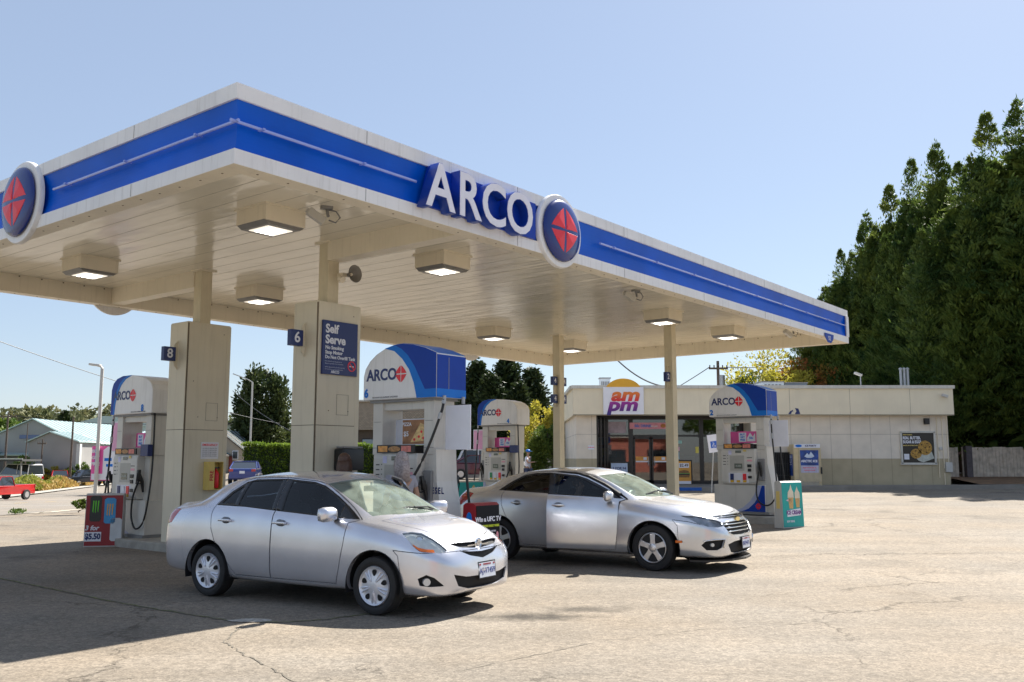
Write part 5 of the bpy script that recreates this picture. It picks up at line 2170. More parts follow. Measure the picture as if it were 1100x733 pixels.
YAR = dict(
    K=KY, n=170, xf=3.38, wb=2.55, r=.30, ra=.365, track=.825, tw=.19, style="cap",
    roof=[(.36, -.56), (.36, .56), (1.0, .575), (1.62, .55), (1.70, .30), (1.72, 0), (1.70, -.30), (1.62, -.55), (1.0, -.575)],
    hood=[(2.50, -.64), (2.62, -.30), (2.66, 0), (2.62, .30), (2.50, .64), (2.80, .60), (3.05, .50), (3.16, .40), (3.235, .20), (3.25, 0), (3.235, -.20), (3.16, -.40), (3.05, -.50), (2.80, -.60)],
    hood_zmin=.66, trunk=[(-.86, -.50), (-.86, .50), (-.40, .56), (-.36, .30), (-.35, 0), (-.36, -.30), (-.40, -.56)], trunk_zmin=.9,
    bumper=[(2.83, .12), (2.90, .40), (2.86, .62), (2.80, .675), (2.95, .665), (3.10, .655), (3.5, .66), (3.5, .12)],
    rdoor=[(1.045, .285), (.47, .285), (.40, .36), (.24, .54), (.12, .66), (.055, .80), (.035, .95), (.05, 1.075), (.20, 1.24), (.38, 1.355), (.52, 1.385), (1.045, 1.398)],
    fdoor=[(1.055, .285), (2.03, .29), (2.07, .42), (2.13, .70), (2.16, .93), (2.30, .965), (2.12, 1.085), (1.85, 1.235), (1.66, 1.33), (1.52, 1.362), (1.055, 1.398)],
    dlo_r=[(.06, 1.068), (.22, 1.225), (.40, 1.335), (.55, 1.368), (1.045, 1.380), (1.045, 1.030), (.55, 1.060)],
    dlo_f=[(1.055, 1.030), (1.055, 1.380), (1.48, 1.350), (1.64, 1.310), (1.84, 1.215), (2.10, 1.070), (2.27, .968), (1.65, .992)],
    wf=[(1.14, 1.036), (1.14, 1.366), (1.47, 1.338), (1.63, 1.297), (1.81, 1.215), (1.985, 1.118), (2.01, .988), (1.65, 1.006)],
    wr=[(.41, 1.078), (.46, 1.344), (.56, 1.358), (.985, 1.368), (.985, 1.044), (.60, 1.066)],
    wq=[(.12, 1.088), (.24, 1.210), (.385, 1.300), (.36, 1.088)],
    ws=[(1.66, -.56), (1.735, -.30), (1.755, 0), (1.735, .30), (1.66, .56), (1.90, .585), (2.15, .605), (2.36, .625), (2.50, .35), (2.545, 0), (2.50, -.35), (2.36, -.625), (2.15, -.605), (1.90, -.585)],
    rg=[(.33, -.54), (.27, 0), (.33, .54), (.0, .545), (-.26, .55), (-.33, .30), (-.345, 0), (-.33, -.30), (-.26, -.55), (.0, -.545)],
    hl=[(1.50, .845), (1.60, .855), (1.70, .84), (1.80, .79), (1.90, .72), (1.945, .675), (1.88, .655), (1.76, .662), (1.66, .675), (1.60, .72), (1.545, .79)],
    tl=[(-1.0, .80), (-.72, .84), (-.62, .965), (-.60, 1.0), (-.76, 1.0), (-1.0, .99)],
    tl_y=.42,
    grille=[[(-.44, .728), (-.32, .694), (-.10, .676), (0, .670), (.10, .676), (.32, .694), (.44, .728), (.34, .738), (.12, .732), (-.12, .732), (-.34, .738)],
            [(-.37, .662), (-.22, .606), (0, .566), (.22, .606), (.37, .662), (.20, .640), (0, .630), (-.20, .640)],
            [(-.50, .43), (-.44, .315), (-.28, .275), (0, .265), (.28, .275), (.44, .315), (.50, .43), (.32, .395), (0, .385), (-.32, .395)]],
    fog=[(1.64, .40), (1.72, .44), (1.80, .41), (1.90, .33), (1.76, .325), (1.66, .335)],
    foglamp=(1.735, .378, .040),
    paint=paint("silver_paint_sky_cast", (.69, .70, .76), .70, .27),  # lilac cast of the reflected sky put into the silver
    glass_f=GLASS, glass_r=GLASS, hinge=(2.10, .84), rhinge=(1.05, .84), handles=((.30, 0), (1.19, 0)), handle_y=.838, handle_z=.90,
    mirror=(1.98, .93, 1.02),
    bulbs=((2.98, .62, .755, .062), (3.08, .53, .72, .05)),
    amb=[(1.585, .745), (1.64, .712), (1.72, .694), (1.80, .688), (1.81, .658), (1.76, .662), (1.66, .675), (1.60, .72)],
    dash=(1.95, .96, 2.45, .92),
    seats=((1.22, -.36, .50), (1.22, .36, .50), (.40, 0, 1.2)), shelf=-.12, rvm=(1.80, 1.30), open_far=-.62,
    wipers=(([(2.47, .30, 1.03), (2.40, -.05, 1.075), (2.38, -.34, 1.04)], .010), ([(2.40, .56, .99), (2.44, .25, 1.065), (2.45, -.02, 1.075)], .010)),
)
C1 = Vector((-3.5995, 11.1585))
H1 = -.553
o1 = C1 + Vector((-math.sin(H1), math.cos(H1))) * .80
yaris, ysh = silver_sedan(YAR, "silver_sedan", (o1.x, o1.y, 0), H1, "rounded lilac-silver sedan parked in the canopy shade, nearest the camera")
# badge and number plate
bx = 3.30
q = MB()
q.lathe([(.060, 0), (.066, .010), (.052, .016), (.046, .006), (.001, .004)], c=(bx, -.0, .708), axis='x', n=32)
em = q.build("emblem", CHROME, yaris, auto=True)
Me = frame_mat((bx + .012, 0, .708), (1, 0, 0))
er = []
for (rx, ry, cy) in ((.018, .036, 0), (.040, .015, .012)):
    for k in range(20):
        a0, a1 = 2 * PI * k / 20, 2 * PI * (k + 1) / 20
        er.append([(rx * math.cos(a0), cy + ry * math.sin(a0)), (rx * math.cos(a1), cy + ry * math.sin(a1)),
                   ((rx - .007) * math.cos(a1), cy + (ry - .006) * math.sin(a1)), ((rx - .007) * math.cos(a0), cy + (ry - .006) * math.sin(a0))])
flat("emblem_oval", Me, er, CHROME, em, .006)
plate_on(yaris, frame_mat((3.375, .06, .435), (1, 0, .10)), "AJW7459")
q = MB()
q.box((3.30, 0, .70), (.012, .40, .008))
q.build("grille_bar", CHROME, yaris)

# ---------------------------------------------------------------- the farther car: taller-nosed sedan with an open door
KC = [
    (-.98, .42, .30, .66, .27, .68, .18, .70),
    (-.975, .36, .54, .78, .50, .83, .35, .86),
    (-.95, .31, .70, .90, .63, .97, .47, 1.02),
    (-.90, .28, .79, .99, .70, 1.07, .55, 1.115),
    (-.78, .26, .84, 1.04, .735, 1.115, .585, 1.145),
    (-.58, .245, .87, 1.065, .765, 1.135, .60, 1.155),
    (-.38, .235, .885, 1.075, .785, 1.165, .60, 1.18),
    (-.15, .225, .895, 1.08, .795, 1.265, .60, 1.275),
    (.15, .215, .898, 1.08, .80, 1.36, .60, 1.385),
    (.50, .21, .898, 1.075, .80, 1.415, .60, 1.452),
    (.90, .205, .898, 1.065, .80, 1.432, .605, 1.478),
    (1.25, .205, .898, 1.055, .80, 1.425, .605, 1.476),
    (1.58, .205, .898, 1.04, .80, 1.375, .61, 1.440),
    (1.85, .205, .898, 1.025, .795, 1.275, .625, 1.365),
    (2.08, .205, .898, 1.01, .785, 1.165, .65, 1.265),
    (2.28, .21, .897, .995, .77, 1.065, .67, 1.165),
    (2.46, .215, .895, .975, .755, 1.01, .66, 1.075),
    (2.66, .215, .89, .95, .74, .99, .63, 1.03),
    (2.95, .215, .885, .905, .715, .955, .59, .995),
    (3.20, .21, .865, .855, .675, .91, .54, .95),
    (3.36, .21, .825, .80, .625, .86, .48, .895),
    (3.47, .215, .75, .735, .555, .79, .41, .82),
    (3.54, .23, .65, .665, .47, .715, .33, .74),
    (3.585, .26, .48, .58, .35, .62, .22, .64),
    (3.60, .31, .28, .50, .20, .52, .12, .53),
]
CRU = dict(
    K=KC, n=170, xf=3.60, wb=2.685, r=.332, ra=.385, track=.875, tw=.215, style="alloy", steer=.0,
    roof=[(.48, -.59), (.48, .59), (1.0, .60), (1.62, .58), (1.74, .30), (1.77, 0), (1.74, -.30), (1.62, -.58), (1.0, -.60)],
    hood=[(2.40, -.69), (2.60, -.34), (2.66, 0), (2.60, .34), (2.40, .69), (2.80, .66), (3.10, .58), (3.33, .50), (3.44, .25), (3.465, 0), (3.44, -.25), (3.33, -.50), (3.10, -.58), (2.80, -.66)],
    hood_zmin=.76, trunk=[(-.88, -.52), (-.88, .52), (-.42, .58), (-.38, .30), (-.37, 0), (-.38, -.30), (-.42, -.58)], trunk_zmin=.95,
    bumper=[(3.02, .12), (3.06, .45), (3.05, .66), (2.98, .745), (3.20, .72), (3.40, .67), (3.7, .66), (3.7, .12)],
    rdoor=[(1.045, .275), (.46, .275), (.40, .38), (.26, .58), (.14, .72), (.06, .88), (.04, 1.02), (.06, 1.10), (.18, 1.27), (.40, 1.372), (.60, 1.405), (1.045, 1.418)],
    fdoor=[(1.055, .275), (2.10, .28), (2.13, .50), (2.16, .98), (2.26, 1.012), (2.10, 1.105), (1.85, 1.235), (1.66, 1.325), (1.50, 1.375), (1.055, 1.418)],
    dlo_r=[(-.06, 1.11), (.16, 1.255), (.38, 1.352), (.58, 1.386), (1.045, 1.398), (1.045, 1.075), (.5, 1.09)],
    dlo_f=[(1.055, 1.075), (1.055, 1.398), (1.48, 1.360), (1.64, 1.312), (1.84, 1.218), (2.08, 1.095), (2.22, 1.018), (1.65, 1.048)],
    wf=[(1.15, 1.083), (1.14, 1.382), (1.46, 1.340), (1.61, 1.294), (1.80, 1.205), (1.95, 1.130), (2.00, 1.045), (1.65, 1.066)],
    wr=[(.04, 1.115), (.20, 1.245), (.40, 1.332), (.60, 1.362), (.97, 1.374), (.98, 1.092), (.5, 1.105)],
    ws=[(1.68, -.59), (1.775, -.30), (1.80, 0), (1.775, .30), (1.68, .59), (1.92, .61), (2.15, .635), (2.34, .65), (2.52, .35), (2.575, 0), (2.52, -.35), (2.34, -.65), (2.15, -.635), (1.92, -.61)],
    rg=[(.45, -.57), (.37, 0), (.45, .57), (.1, .575), (-.24, .575), (-.34, .30), (-.36, 0), (-.34, -.30), (-.24, -.575), (.1, -.575)],
    hl=[(1.60, .800), (1.74, .800), (1.90, .780), (2.03, .745), (2.12, .705), (2.13, .66), (2.00, .648), (1.86, .662), (1.76, .70), (1.68, .76)],
    tl=[(-1.05, .84), (-.78, .86), (-.60, .98), (-.56, 1.045), (-.72, 1.07), (-1.05, 1.06)],
    tl_y=.45,
    grille=[[(-.56, .80), (-.50, .765), (-.30, .755), (0, .750), (.30, .755), (.50, .765), (.56, .80), (.30, .802), (0, .806), (-.30, .802)],
            [(-.54, .70), (-.46, .555), (-.34, .525), (0, .515), (.34, .525), (.46, .555), (.54, .70), (.30, .712), (0, .716), (-.30, .712)],
            [(-.50, .40), (-.42, .29), (-.25, .265), (0, .26), (.25, .265), (.42, .29), (.50, .40), (.30, .43), (0, .44), (-.30, .43)]],
    fog=[(1.78, .40), (1.84, .465), (1.95, .475), (2.10, .47), (2.06, .37), (1.98, .335), (1.84, .335)],
    foglamp=(1.93, .405, .026),
    paint=paint("silver_paint_neutral", (.71, .72, .75), .70, .26),
    glass_f=GLASS, glass_r=GLASS_D, hinge=(2.13, .895), rhinge=(1.05, .895), handles=((.36, 0), (1.24, 0)), handle_y=.888, handle_z=.92,
    mirror=(2.02, .98, 1.06),
    bulbs=((3.22, .70, .765, .055), (3.34, .62, .745, .06), (3.42, .54, .73, .04)),
    dash=(2.0, 1.0, 2.50, .96), open=.30,
    seats=((1.30, -.38, .52), (1.30, .38, .52), (.45, 0, 1.3)), shelf=-.08, rvm=(1.84, 1.34),
    wipers=(([(2.52, .30, 1.07), (2.42, -.05, 1.125), (2.39, -.40, 1.08)], .011), ([(2.42, .60, 1.01), (2.47, .25, 1.105), (2.48, -.02, 1.12)], .011)),
)
o2 = Vector((.263, 15.801))
cruze, csh = silver_sedan(CRU, "silver_sedan", (o2.x, o2.y, .0), -.58, "silver sedan with its front door ajar and tinted rear glass, behind the nearest car")
# chrome grille bars, gold bow tie, side marker, fog trim
q = MB()
def nose_x(y, z, K=KC):
    """distance of the nose skin in front at height z, offset y"""
    best = 3.0
    for v in (csh if K is KC else ysh).bm.verts:
        pass
    return best


def surf_x(sh, y, z):
    best = -9
    bd = 9
    for v in sh.bm.verts:
        if v.co.x > 2.9:
            d = (v.co.y - y) ** 2 + (v.co.z - z) ** 2
            if d < bd:
                bd = d
                best = v.co.x
    return best


for zz, w in ((.675, .50), (.625, .47), (.575, .44)):
    pts = [(surf_x(csh, y, zz) - .012, y, zz) for y in np.linspace(-w, w, 9)]
    q.tube(pts, .010, n=6)
pts = [(surf_x(csh, y, .778) - .012, y, .778) for y in np.linspace(-.50, .50, 9)]
q.tube(pts, .008, n=6)
for pl in CRU['grille'][:2]:
    pp = [(surf_x(csh, y, z) + .003, y, z) for y, z in pl]
    q.tube(pp + [pp[0]], .007, n=6)
q.build("grille_bar", CHROME, cruze, smooth=True)
Mb = frame_mat((surf_x(csh, 0, .735) + .004, 0, .735), (1, 0, .15))
flat("emblem", Mb, [[(-.085, .016), (-.04, .016), (-.035, .03), (.045, .03), (.05, .016), (.085, .016), (.075, -.016), (.04, -.016), (.035, -.03), (-.045, -.03), (-.05, -.016), (-.095, -.016)]],
     mat("emblem_gold", (.72, .50, .16), .25, .7), cruze, .014)
plate_on(cruze, frame_mat((3.615, .10, .395), (1, 0, .05)), "BKP4471")
for sg in (-1, 1):
    q = MB()
    q.box((3.07, sg * .893, .44), (.085, .012, .035), bevel=.004, rot=Matrix.Rotation(sg * -.06, 4, 'Z'))
    q.build("side_marker", AMBER, cruze)
q = MB()
for sg in (-1, 1):
    pts = []
    for a, z in ((1.80, .47), (1.95, .485), (2.13, .478), (2.08, .36)):
        bd, bv = 9, None
        for v in csh.bm.verts:
            if v.co.x > 2.9 and v.co.y * sg > .2:
                d = ((v.co.x - abs(v.co.y)) * .70711 - a) ** 2 + (v.co.z - z) ** 2
                if d < bd:
                    bd, bv = d, v.co.copy()
        pts.append(bv + Vector((.006, sg * .006, 0)))
    q.tube(pts, .009, n=6)
q.build("fog_trim", CHROME, cruze, smooth=True)
q = MB()
q.prism([(3.2, -.86), (3.45, -.72), (3.60, -.40), (3.65, 0), (3.60, .40), (3.45, .72), (3.2, .86), (3.1, .6), (3.1, -.6)], 'z', .165, .19)
q.build("air_dam", BLACK, cruze)
# the real nose reaches a little further past the wheels
for ch in cruze.children:
    if ch.type == 'MESH' and ch.location.length < 1e-6:
        for me_ in [ch.data] + [g_.data for g_ in ch.children_recursive if g_.type == 'MESH']:
            for v in me_.vertices:
                if v.co.x > 2.8:
                    v.co.x += (v.co.x - 2.8) * .15
ysh.bm.free()
csh.bm.free()

# ================================================================== STORE
def wall_mat():
    """textured panels: grey-beige above, olive below z=1.62, joints every .863 m and at z=2.66"""
    m, n, l, b = nmat("store_wall_panels")
    tc = n.new("ShaderNodeTexCoord")
    sp = n.new("ShaderNodeSeparateXYZ")
    l.new(tc.outputs['Object'], sp.inputs[0])

    def M(op, a, c=None, cl=False):
        x = n.new("ShaderNodeMath")
        x.operation = op
        x.use_clamp = cl
        if hasattr(a, 'links'):
            l.new(a, x.inputs[0])
        else:
            x.inputs[0].default_value = a
        if c is not None:
            if hasattr(c, 'links'):
                l.new(c, x.inputs[1])
            else:
                x.inputs[1].default_value = c
        return x.outputs[0]
    px = M('PINGPONG', sp.outputs[0], .4315)
    j1 = M('LESS_THAN', px, .012)
    j2 = M('LESS_THAN', M('ABSOLUTE', M('SUBTRACT', sp.outputs[2], 2.66)), .014)
    j = M('ADD', j1, j2, True)
    band = M('LESS_THAN', sp.outputs[2], 1.62)
    mx = n.new("ShaderNodeMix")
    mx.data_type = 'RGBA'
    l.new(band, mx.inputs[0])
    mx.inputs[6].default_value = (.76, .68, .57, 1)
    mx.inputs[7].default_value = (.46, .39, .26, 1)
    nz = n.new("ShaderNodeTexNoise")
    nz.inputs['Scale'].default_value = 2.0
    nz.inputs['Detail'].default_value = 8
    l.new(tc.outputs['Object'], nz.inputs['Vector'])
    mr = n.new("ShaderNodeMapRange")
    mr.inputs[1].default_value = .3
    mr.inputs[2].default_value = .7
    mr.inputs[3].default_value = .90
    mr.inputs[4].default_value = 1.06
    l.new(nz.outputs[0], mr.inputs[0])
    f = M('MULTIPLY', mr.outputs[0], M('SUBTRACT', 1.0, M('MULTIPLY', j, .28)))
    sc = n.new("ShaderNodeVectorMath")
    sc.operation = 'SCALE'
    l.new(mx.outputs[2], sc.inputs[0])
    l.new(f, sc.inputs['Scale'])
    l.new(sc.outputs[0], b.inputs['Base Color'])
    b.inputs['Roughness'].default_value = .85
    bp = n.new("ShaderNodeBump")
    bp.inputs['Strength'].default_value = .5
    bp.inputs['Distance'].default_value = .02
    bp.invert = True
    l.new(j, bp.inputs['Height'])
    l.new(bp.outputs[0], b.inputs['Normal'])
    return m


WALLP = wall_mat()
SFASC = mat("store_fascia", (.80, .71, .53), .6, var=.05, vscale=1.2, dirt=.08)
SCAP = mat("store_coping", (.60, .58, .52), .55, var=.06, dirt=.3)
FRAME = mat("storefront_frame", (.012, .012, .014), .35, var=.1)
SX0, SX1, SY, SD = 2.78, 18.9, 40.0, 15.0
GB = .40
t = store = thing("store_building", (0, 0, 0), 0, "low beige convenience store with a dark glass front beyond the pumps", "store")
q = MB()
GX0, GX1, GY = 4.25, 10.35, 41.25          # recessed glass front
q.box(((GX1 + SX1) / 2, SY + .15, (GB - .4 + 3.55) / 2 - .0), (SX1 - GX1, .30, 3.55 - GB + .4))
q.box(((SX0 + 3.66) / 2, SY + .15, (GB - .4 + 3.55) / 2), (3.66 - SX0, .30, 3.55 - GB + .4))
q.box((SX0 + .15, SY + SD / 2 + .16, (GB - .4 + 3.55) / 2), (.29, SD - .32, 3.55 - GB + .4))
q.box((SX1 - .15, SY + SD / 2 + .16, (GB - .4 + 3.55) / 2), (.29, SD - .32, 3.55 - GB + .4))
q.box(((SX0 + SX1) / 2, SY + SD, (GB - .4 + 3.55) / 2), (SX1 - SX0, .3, 3.55 - GB + .4))
q.box((GX1 + .12, SY + .85, (GB + 3.4) / 2), (.24, 1.1, 3.4 - GB))
q.build("wall", WALLP, t)
# overhanging parapet
q = MB()
fz0, fz1 = 3.47, 4.62
ov = .34
q.box(((SX0 + SX1) / 2, SY - ov + .06, (fz0 + fz1) / 2), (SX1 - SX0 + .3, .12, fz1 - fz0))
q.box((SX0 - .15 + .06, SY + SD / 2 - ov, (fz0 + fz1) / 2), (.12, SD - .1, fz1 - fz0))
q.box((SX1 + .15 - .06, SY + SD / 2 - ov, (fz0 + fz1) / 2), (.12, SD - .1, fz1 - fz0))
pf = q.build("parapet", SFASC, t)
q = MB()
x = SX0 + 1.4
while x < SX1:
    q.box((x, SY - ov - .001, (fz0 + fz1) / 2), (.014, .006, fz1 - fz0 - .04))
    x += 2.6
q.box(((SX0 + SX1) / 2, SY - ov - .004, fz0 + .02), (SX1 - SX0 + .3, .016, .04))
q.build("panel_joint", mat("joint_tan", (.32, .28, .20), .7, var=.1), pf)
q = MB()
q.box(((SX0 + SX1) / 2, SY - ov + .05, fz1 + .07), (SX1 - SX0 + .42, .26, .14))
q.box((SX0 - .14, SY + SD / 2 - ov, fz1 + .07), (.26, SD - .3, .14))
q.box((SX1 + .14, SY + SD / 2 - ov, fz1 + .07), (.26, SD - .3, .14))
q.build("coping", SCAP, pf)
q = MB()
q.box(((SX0 + SX1) / 2, SY + SD / 2, fz1 - .1), (SX1 - SX0 + .1, SD - .2, .06))
q.build("roof_deck", mat("roof_membrane", (.3, .3, .3)), t)
q = MB()
q.box(((SX0 + SX1) / 2, SY + .5, fz0 + .06), (SX1 - SX0, 1.6, .03))
q.build("eaves_soffit", mat("store_soffit", (.42, .37, .28), .7, var=.06), t)
# interior
q = MB()
q.box(((GX0 + GX1) / 2, SY + 6.0, 1.9), (GX1 - GX0 + 1.5, .1, 3.2))
q.box(((GX0 + GX1) / 2, SY + 3.6, GB + .02), (GX1 - GX0 + 1.5, 5.0, .04))
q.box(((GX0 + GX1) / 2, SY + 3.6, 3.44), (GX1 - GX0 + 1.5, 4.6, .04))
q.build("shop_interior", mat("shop_interior", (.09, .08, .075), .8, var=.3, vscale=1.5), t)
rnd = random.Random(11)
q = MB()
for k in range(60):
    q.mi = k % 4
    q.box((rnd.uniform(GX0, GX1), SY + rnd.uniform(3.0, 5.6), rnd.uniform(.8, 2.6)), (rnd.uniform(.2, .6), .1, rnd.uniform(.15, .35)))
tag(q.build("shelf_goods", [mat("goods_a", (.5, .12, .06), .6), mat("goods_b", (.5, .4, .1), .6), mat("goods_c", (.1, .2, .4), .6), mat("goods_d", (.5, .5, .48), .6)], t), kind="stuff")
# glass front
def pane(x0, x1, z0, z1, y=GY, name="window_pane", par=None):
    q = MB()
    q.box(((x0 + x1) / 2, y, (z0 + z1) / 2), (x1 - x0, .012, z1 - z0))
    return q.build(name, GLASS_S, par or t)


mull = [GX0, 5.30, 6.20, 7.10, 8.45, 9.35, 10.25]
q = MB()
zt_, zm_, zb_ = 3.42, 2.63, GB + .25
for x, w in zip(mull, (.10, .20, .0, .14, .18, .08, .16)):
    if w:
        q.box((x, GY, (zt_ + zb_ - .2) / 2), (w, .10, zt_ - zb_ + .2))
q.box(((GX0 + GX1) / 2, GY, zt_ - .03), (GX1 - GX0, .11, .08))
q.box(((GX0 + GX1) / 2 - .3, GY + .05, 3.56), (GX1 - GX0 + .8, .12, .40))
q.box(((GX0 + GX1) / 2, GY, zm_), (GX1 - GX0, .11, .09))
q.box(((GX0 + 5.30) / 2, GY, zb_ - .05), (1.05, .11, .10))
q.box(((7.1 + GX1) / 2, GY, zb_ - .05), (GX1 - 7.1, .11, .10))
q.box(((GX0 + GX1) / 2, GY + .02, zb_ - .18), (GX1 - GX0, .10, .22))
fr = q.build("window_frame", FRAME, t)
for a, b in ((GX0 + .05, 5.20), (5.40, 7.03), (7.17, 8.36), (8.54, 9.31), (9.39, 10.17)):
    pane(a, b, zm_ + .045, zt_ - .07)
for a, b in ((GX0 + .05, 5.20), (7.17, 8.36), (8.54, 9.31), (9.39, 10.17)):
    pane(a, b, zb_, zm_ - .045)
# return panes on the slant towards the entrance wall
q = MB()
for k, (xx, yy) in enumerate(((3.70, 40.12), (3.90, 40.50), (4.10, 40.88))):
    q.box((xx, yy, 1.95), (.07, .07, 2.95))
q.build("return_frame", FRAME, fr)
q = MB()
q.quad([(3.70, 40.14, .6), (4.22, 41.2, .6), (4.22, 41.2, 3.4), (3.70, 40.14, 3.4)])
q.build("window_pane", GLASS_S, t)
# double doors
for x0, x1 in ((5.42, 6.18), (6.22, 7.0)):
    q = MB()
    for x in (x0 + .035, x1 - .035):
        q.box((x, GY - .02, (GB + .08 + 2.56) / 2), (.07, .06, 2.46 - GB))
    q.box(((x0 + x1) / 2, GY - .02, 2.53), (x1 - x0, .06, .09))
    q.box(((x0 + x1) / 2, GY - .02, GB + .16), (x1 - x0, .06, .22))
    d = q.build("door", FRAME, t)
    pane(x0 + .07, x1 - .07, GB + .27, 2.49, GY - .02, "door_glass", d)
    q = MB()
    hx = x1 - .12 if x0 < 5.5 else x0 + .12
    q.tube([(hx, GY - .06, 1.3), (hx, GY - .11, 1.34), (hx, GY - .11, 1.66), (hx, GY - .06, 1.7)], .014, n=6)
    q.build("handle", STEEL, d)
    M = frame_mat(((x0 + x1) / 2, GY - .035, 1.58), (0, -1, 0))
    st = flat("door_sticker", M, [rect(-.30, -.12, .30, .13)], mat("sticker_orange", (.68, .30, .05), .5, var=.15, vscale=10), d, .002)
    flat("sticker_panel", M @ TR((0, 0, .003)), [rect(-.3, -.12, .3, -.06), rect(.05, -.02, .2, .10)], PAPER, st, .001)
# posters in and on the glass
M = frame_mat((6.2, GY - .065, 3.06), (0, -1, 0))
b = flat("door_banner", M, [rect(-.95, -.13, .95, .15)], mat("banner_pink", (.75, .30, .38), .5, var=.1, vscale=6), t, .006)
text("lettering", "50c DRINK", .16, LBLUE, b, M @ TR((-.35, 0, .008)), .002, .006)
flat("burger", M @ TR((.55, .01, .008)), [ellipse(0, 0, .12, .09)], mat("burger_brown", (.45, .17, .04), .6, var=.3, vscale=30), b, .002)
text("lettering", "am pm", .11, PAPER, b, M @ TR((.15, 0, .008)), .002, .004)


def poster_stand(x, y, w, h, z0, mface, label, art):
    o = thing("poster_stand", (x, y, z0), 0, label, "poster", "framed posters in front of the store glass")
    q = MB()
    q.box((0, 0, h / 2 + .02), (w + .12, .05, h + .12), bevel=.01)
    q.box((0, .02, .02), (w + .1, .3, .04))
    q.build("poster_frame", BLACK, o)
    f = flat("poster_print", frame_mat((0, -.027, h / 2 + .02), (0, -1, 0)), [rect(-w / 2, -h / 2, w / 2, h / 2)], mface, o, .003)
    art(o, f, frame_mat((0, -.031, h / 2 + .02), (0, -1, 0)))
    return o


def art1(o, f, M):
    flat("price_panel", M, [rect(-.22, .22, .22, .42)], PAPER, f, .002)
    text("lettering", "$2.49", .17, mat("ink_dark", (.06, .02, .02), .5), f, M @ TR((0, .32, .003)), .002, .004)
    flat("picture", M, [[(-.24, -.02), (-.20, .08), (0, .12), (.20, .08), (.24, -.02)], rect(-.23, -.20, .23, -.13)], mat("art_bun", (.22, .10, .03), .5, var=.4, vscale=20), f, .002)
    flat("picture", M, [rect(-.25, -.12, .25, -.04)], mat("art_dark", (.05, .03, .02), .5, var=.3), f, .002)
    flat("picture", M @ TR((0, 0, .003)), [rect(-.26, -.045, .26, -.015)], mat("art_green", (.12, .30, .06), .5, var=.3), f, .002)
    flat("price_panel", M, [rect(-.30, -.48, .30, -.36)], PAPER, f, .002)


poster_stand(7.55, 40.75, .62, 1.0, GB + .08, mat("poster_orange", (.66, .32, .05), .5, var=.08), "tall orange poster priced 2.49 in a black frame before the store glass", art1)


def art2(o, f, M):
    text("lettering", "2 FOR $4", .15, NAVY, f, M @ TR((0, .22, .003)), .002, .004)
    text("lettering", "COFFEE", .10, NAVY, f, M @ TR((0, .02, .003)), .002, .004)


poster_stand(4.72, 40.8, .72, .90, GB + .1, mat("poster_pale_blue", (.45, .55, .72), .5, var=.08), "pale blue poster in a black frame left of the store doors", art2)
# small stickers
for (x, z, w, h, mm) in ((7.45, 2.35, .26, .14, mat("st_a", (.3, .55, .5), .5)), (7.40, 2.05, .14, .18, mat("st_b", (.7, .4, .5), .5)), (8.25, 2.0, .14, .28, mat("st_c", (.7, .6, .1), .5)),
                         (7.35, 1.75, .2, .3, mat("st_d", (.2, .4, .5), .5)), (4.7, 3.0, .8, .5, mat("st_e", (.42, .34, .40), .5, var=.2))):
    flat("window_sticker", frame_mat((x, GY - .012, z), (0, -1, 0)), [rect(-w / 2, -h / 2, w / 2, h / 2)], mm, t, .003)
# small red notice on the entrance wall
o = thing("wall_notice", (3.42, SY - .004, 2.1), 0, "tiny red and white notice on the beige wall left of the store glass", "notice")
flat("plate", frame_mat((0, 0, 0), (0, -1, 0)), [rect(-.13, -.09, .13, .09)], PAPER, o, .006)
text("lettering", "NO SMOKING", .045, RED, o, frame_mat((0, -.007, .0), (0, -1, 0)), .001, .002)

# am pm sign
def grad_mat(name, stops, z0, z1):
    m, n, l, b = nmat(name)
    tc = n.new("ShaderNodeTexCoord")
    sp = n.new("ShaderNodeSeparateXYZ")
    l.new(tc.outputs['Object'], sp.inputs[0])
    mr = n.new("ShaderNodeMapRange")
    mr.inputs[1].default_value = z0
    mr.inputs[2].default_value = z1
    l.new(sp.outputs[2], mr.inputs[0])
    cr = n.new("ShaderNodeValToRGB")
    cr.color_ramp.elements[0].color = (*stops[0], 1)
    cr.color_ramp.elements[1].color = (*stops[1], 1)
    l.new(mr.outputs[0], cr.inputs[0])
    l.new(cr.outputs[0], b.inputs['Base Color'])
    b.inputs['Roughness'].default_value = .4
    return m


o = thing("store_sign", (4.80, SY - ov - .02, 4.09), 0, "white am pm sign with an orange half sun on the store parapet", "sign")
q = MB()
q.box((0, -.05, 0), (1.74, .10, 1.18), bevel=.01)
sb = q.build("sign_board", mat("sign_white", (.80, .80, .86), .35, var=.02), o)
q = MB()
q.prism(ellipse(0, .32, .82, .64, 30, 0, PI), 'y', -.09, -.03)
for v in q.bm.verts:
    pass
q.build("half_sun", mat("sun_orange", (.78, .40, .02), .45, var=.04), o)
AMM = grad_mat("am_letters", ((.70, .02, .03), (.80, .26, .01)), .03, .46)
PMM = grad_mat("pm_letters", ((.03, .01, .20), (.36, .01, .28)), -.52, -.02)
text("am_lettering", "am", .76, AMM, o, frame_mat((.06, -.105, .235), (0, -1, 0)), .012, .030, shear=.2, sx=1.32)
text("pm_lettering", "pm", .76, PMM, o, frame_mat((-.06, -.105, -.19), (0, -1, 0)), .012, .030, shear=.2, sx=1.32)

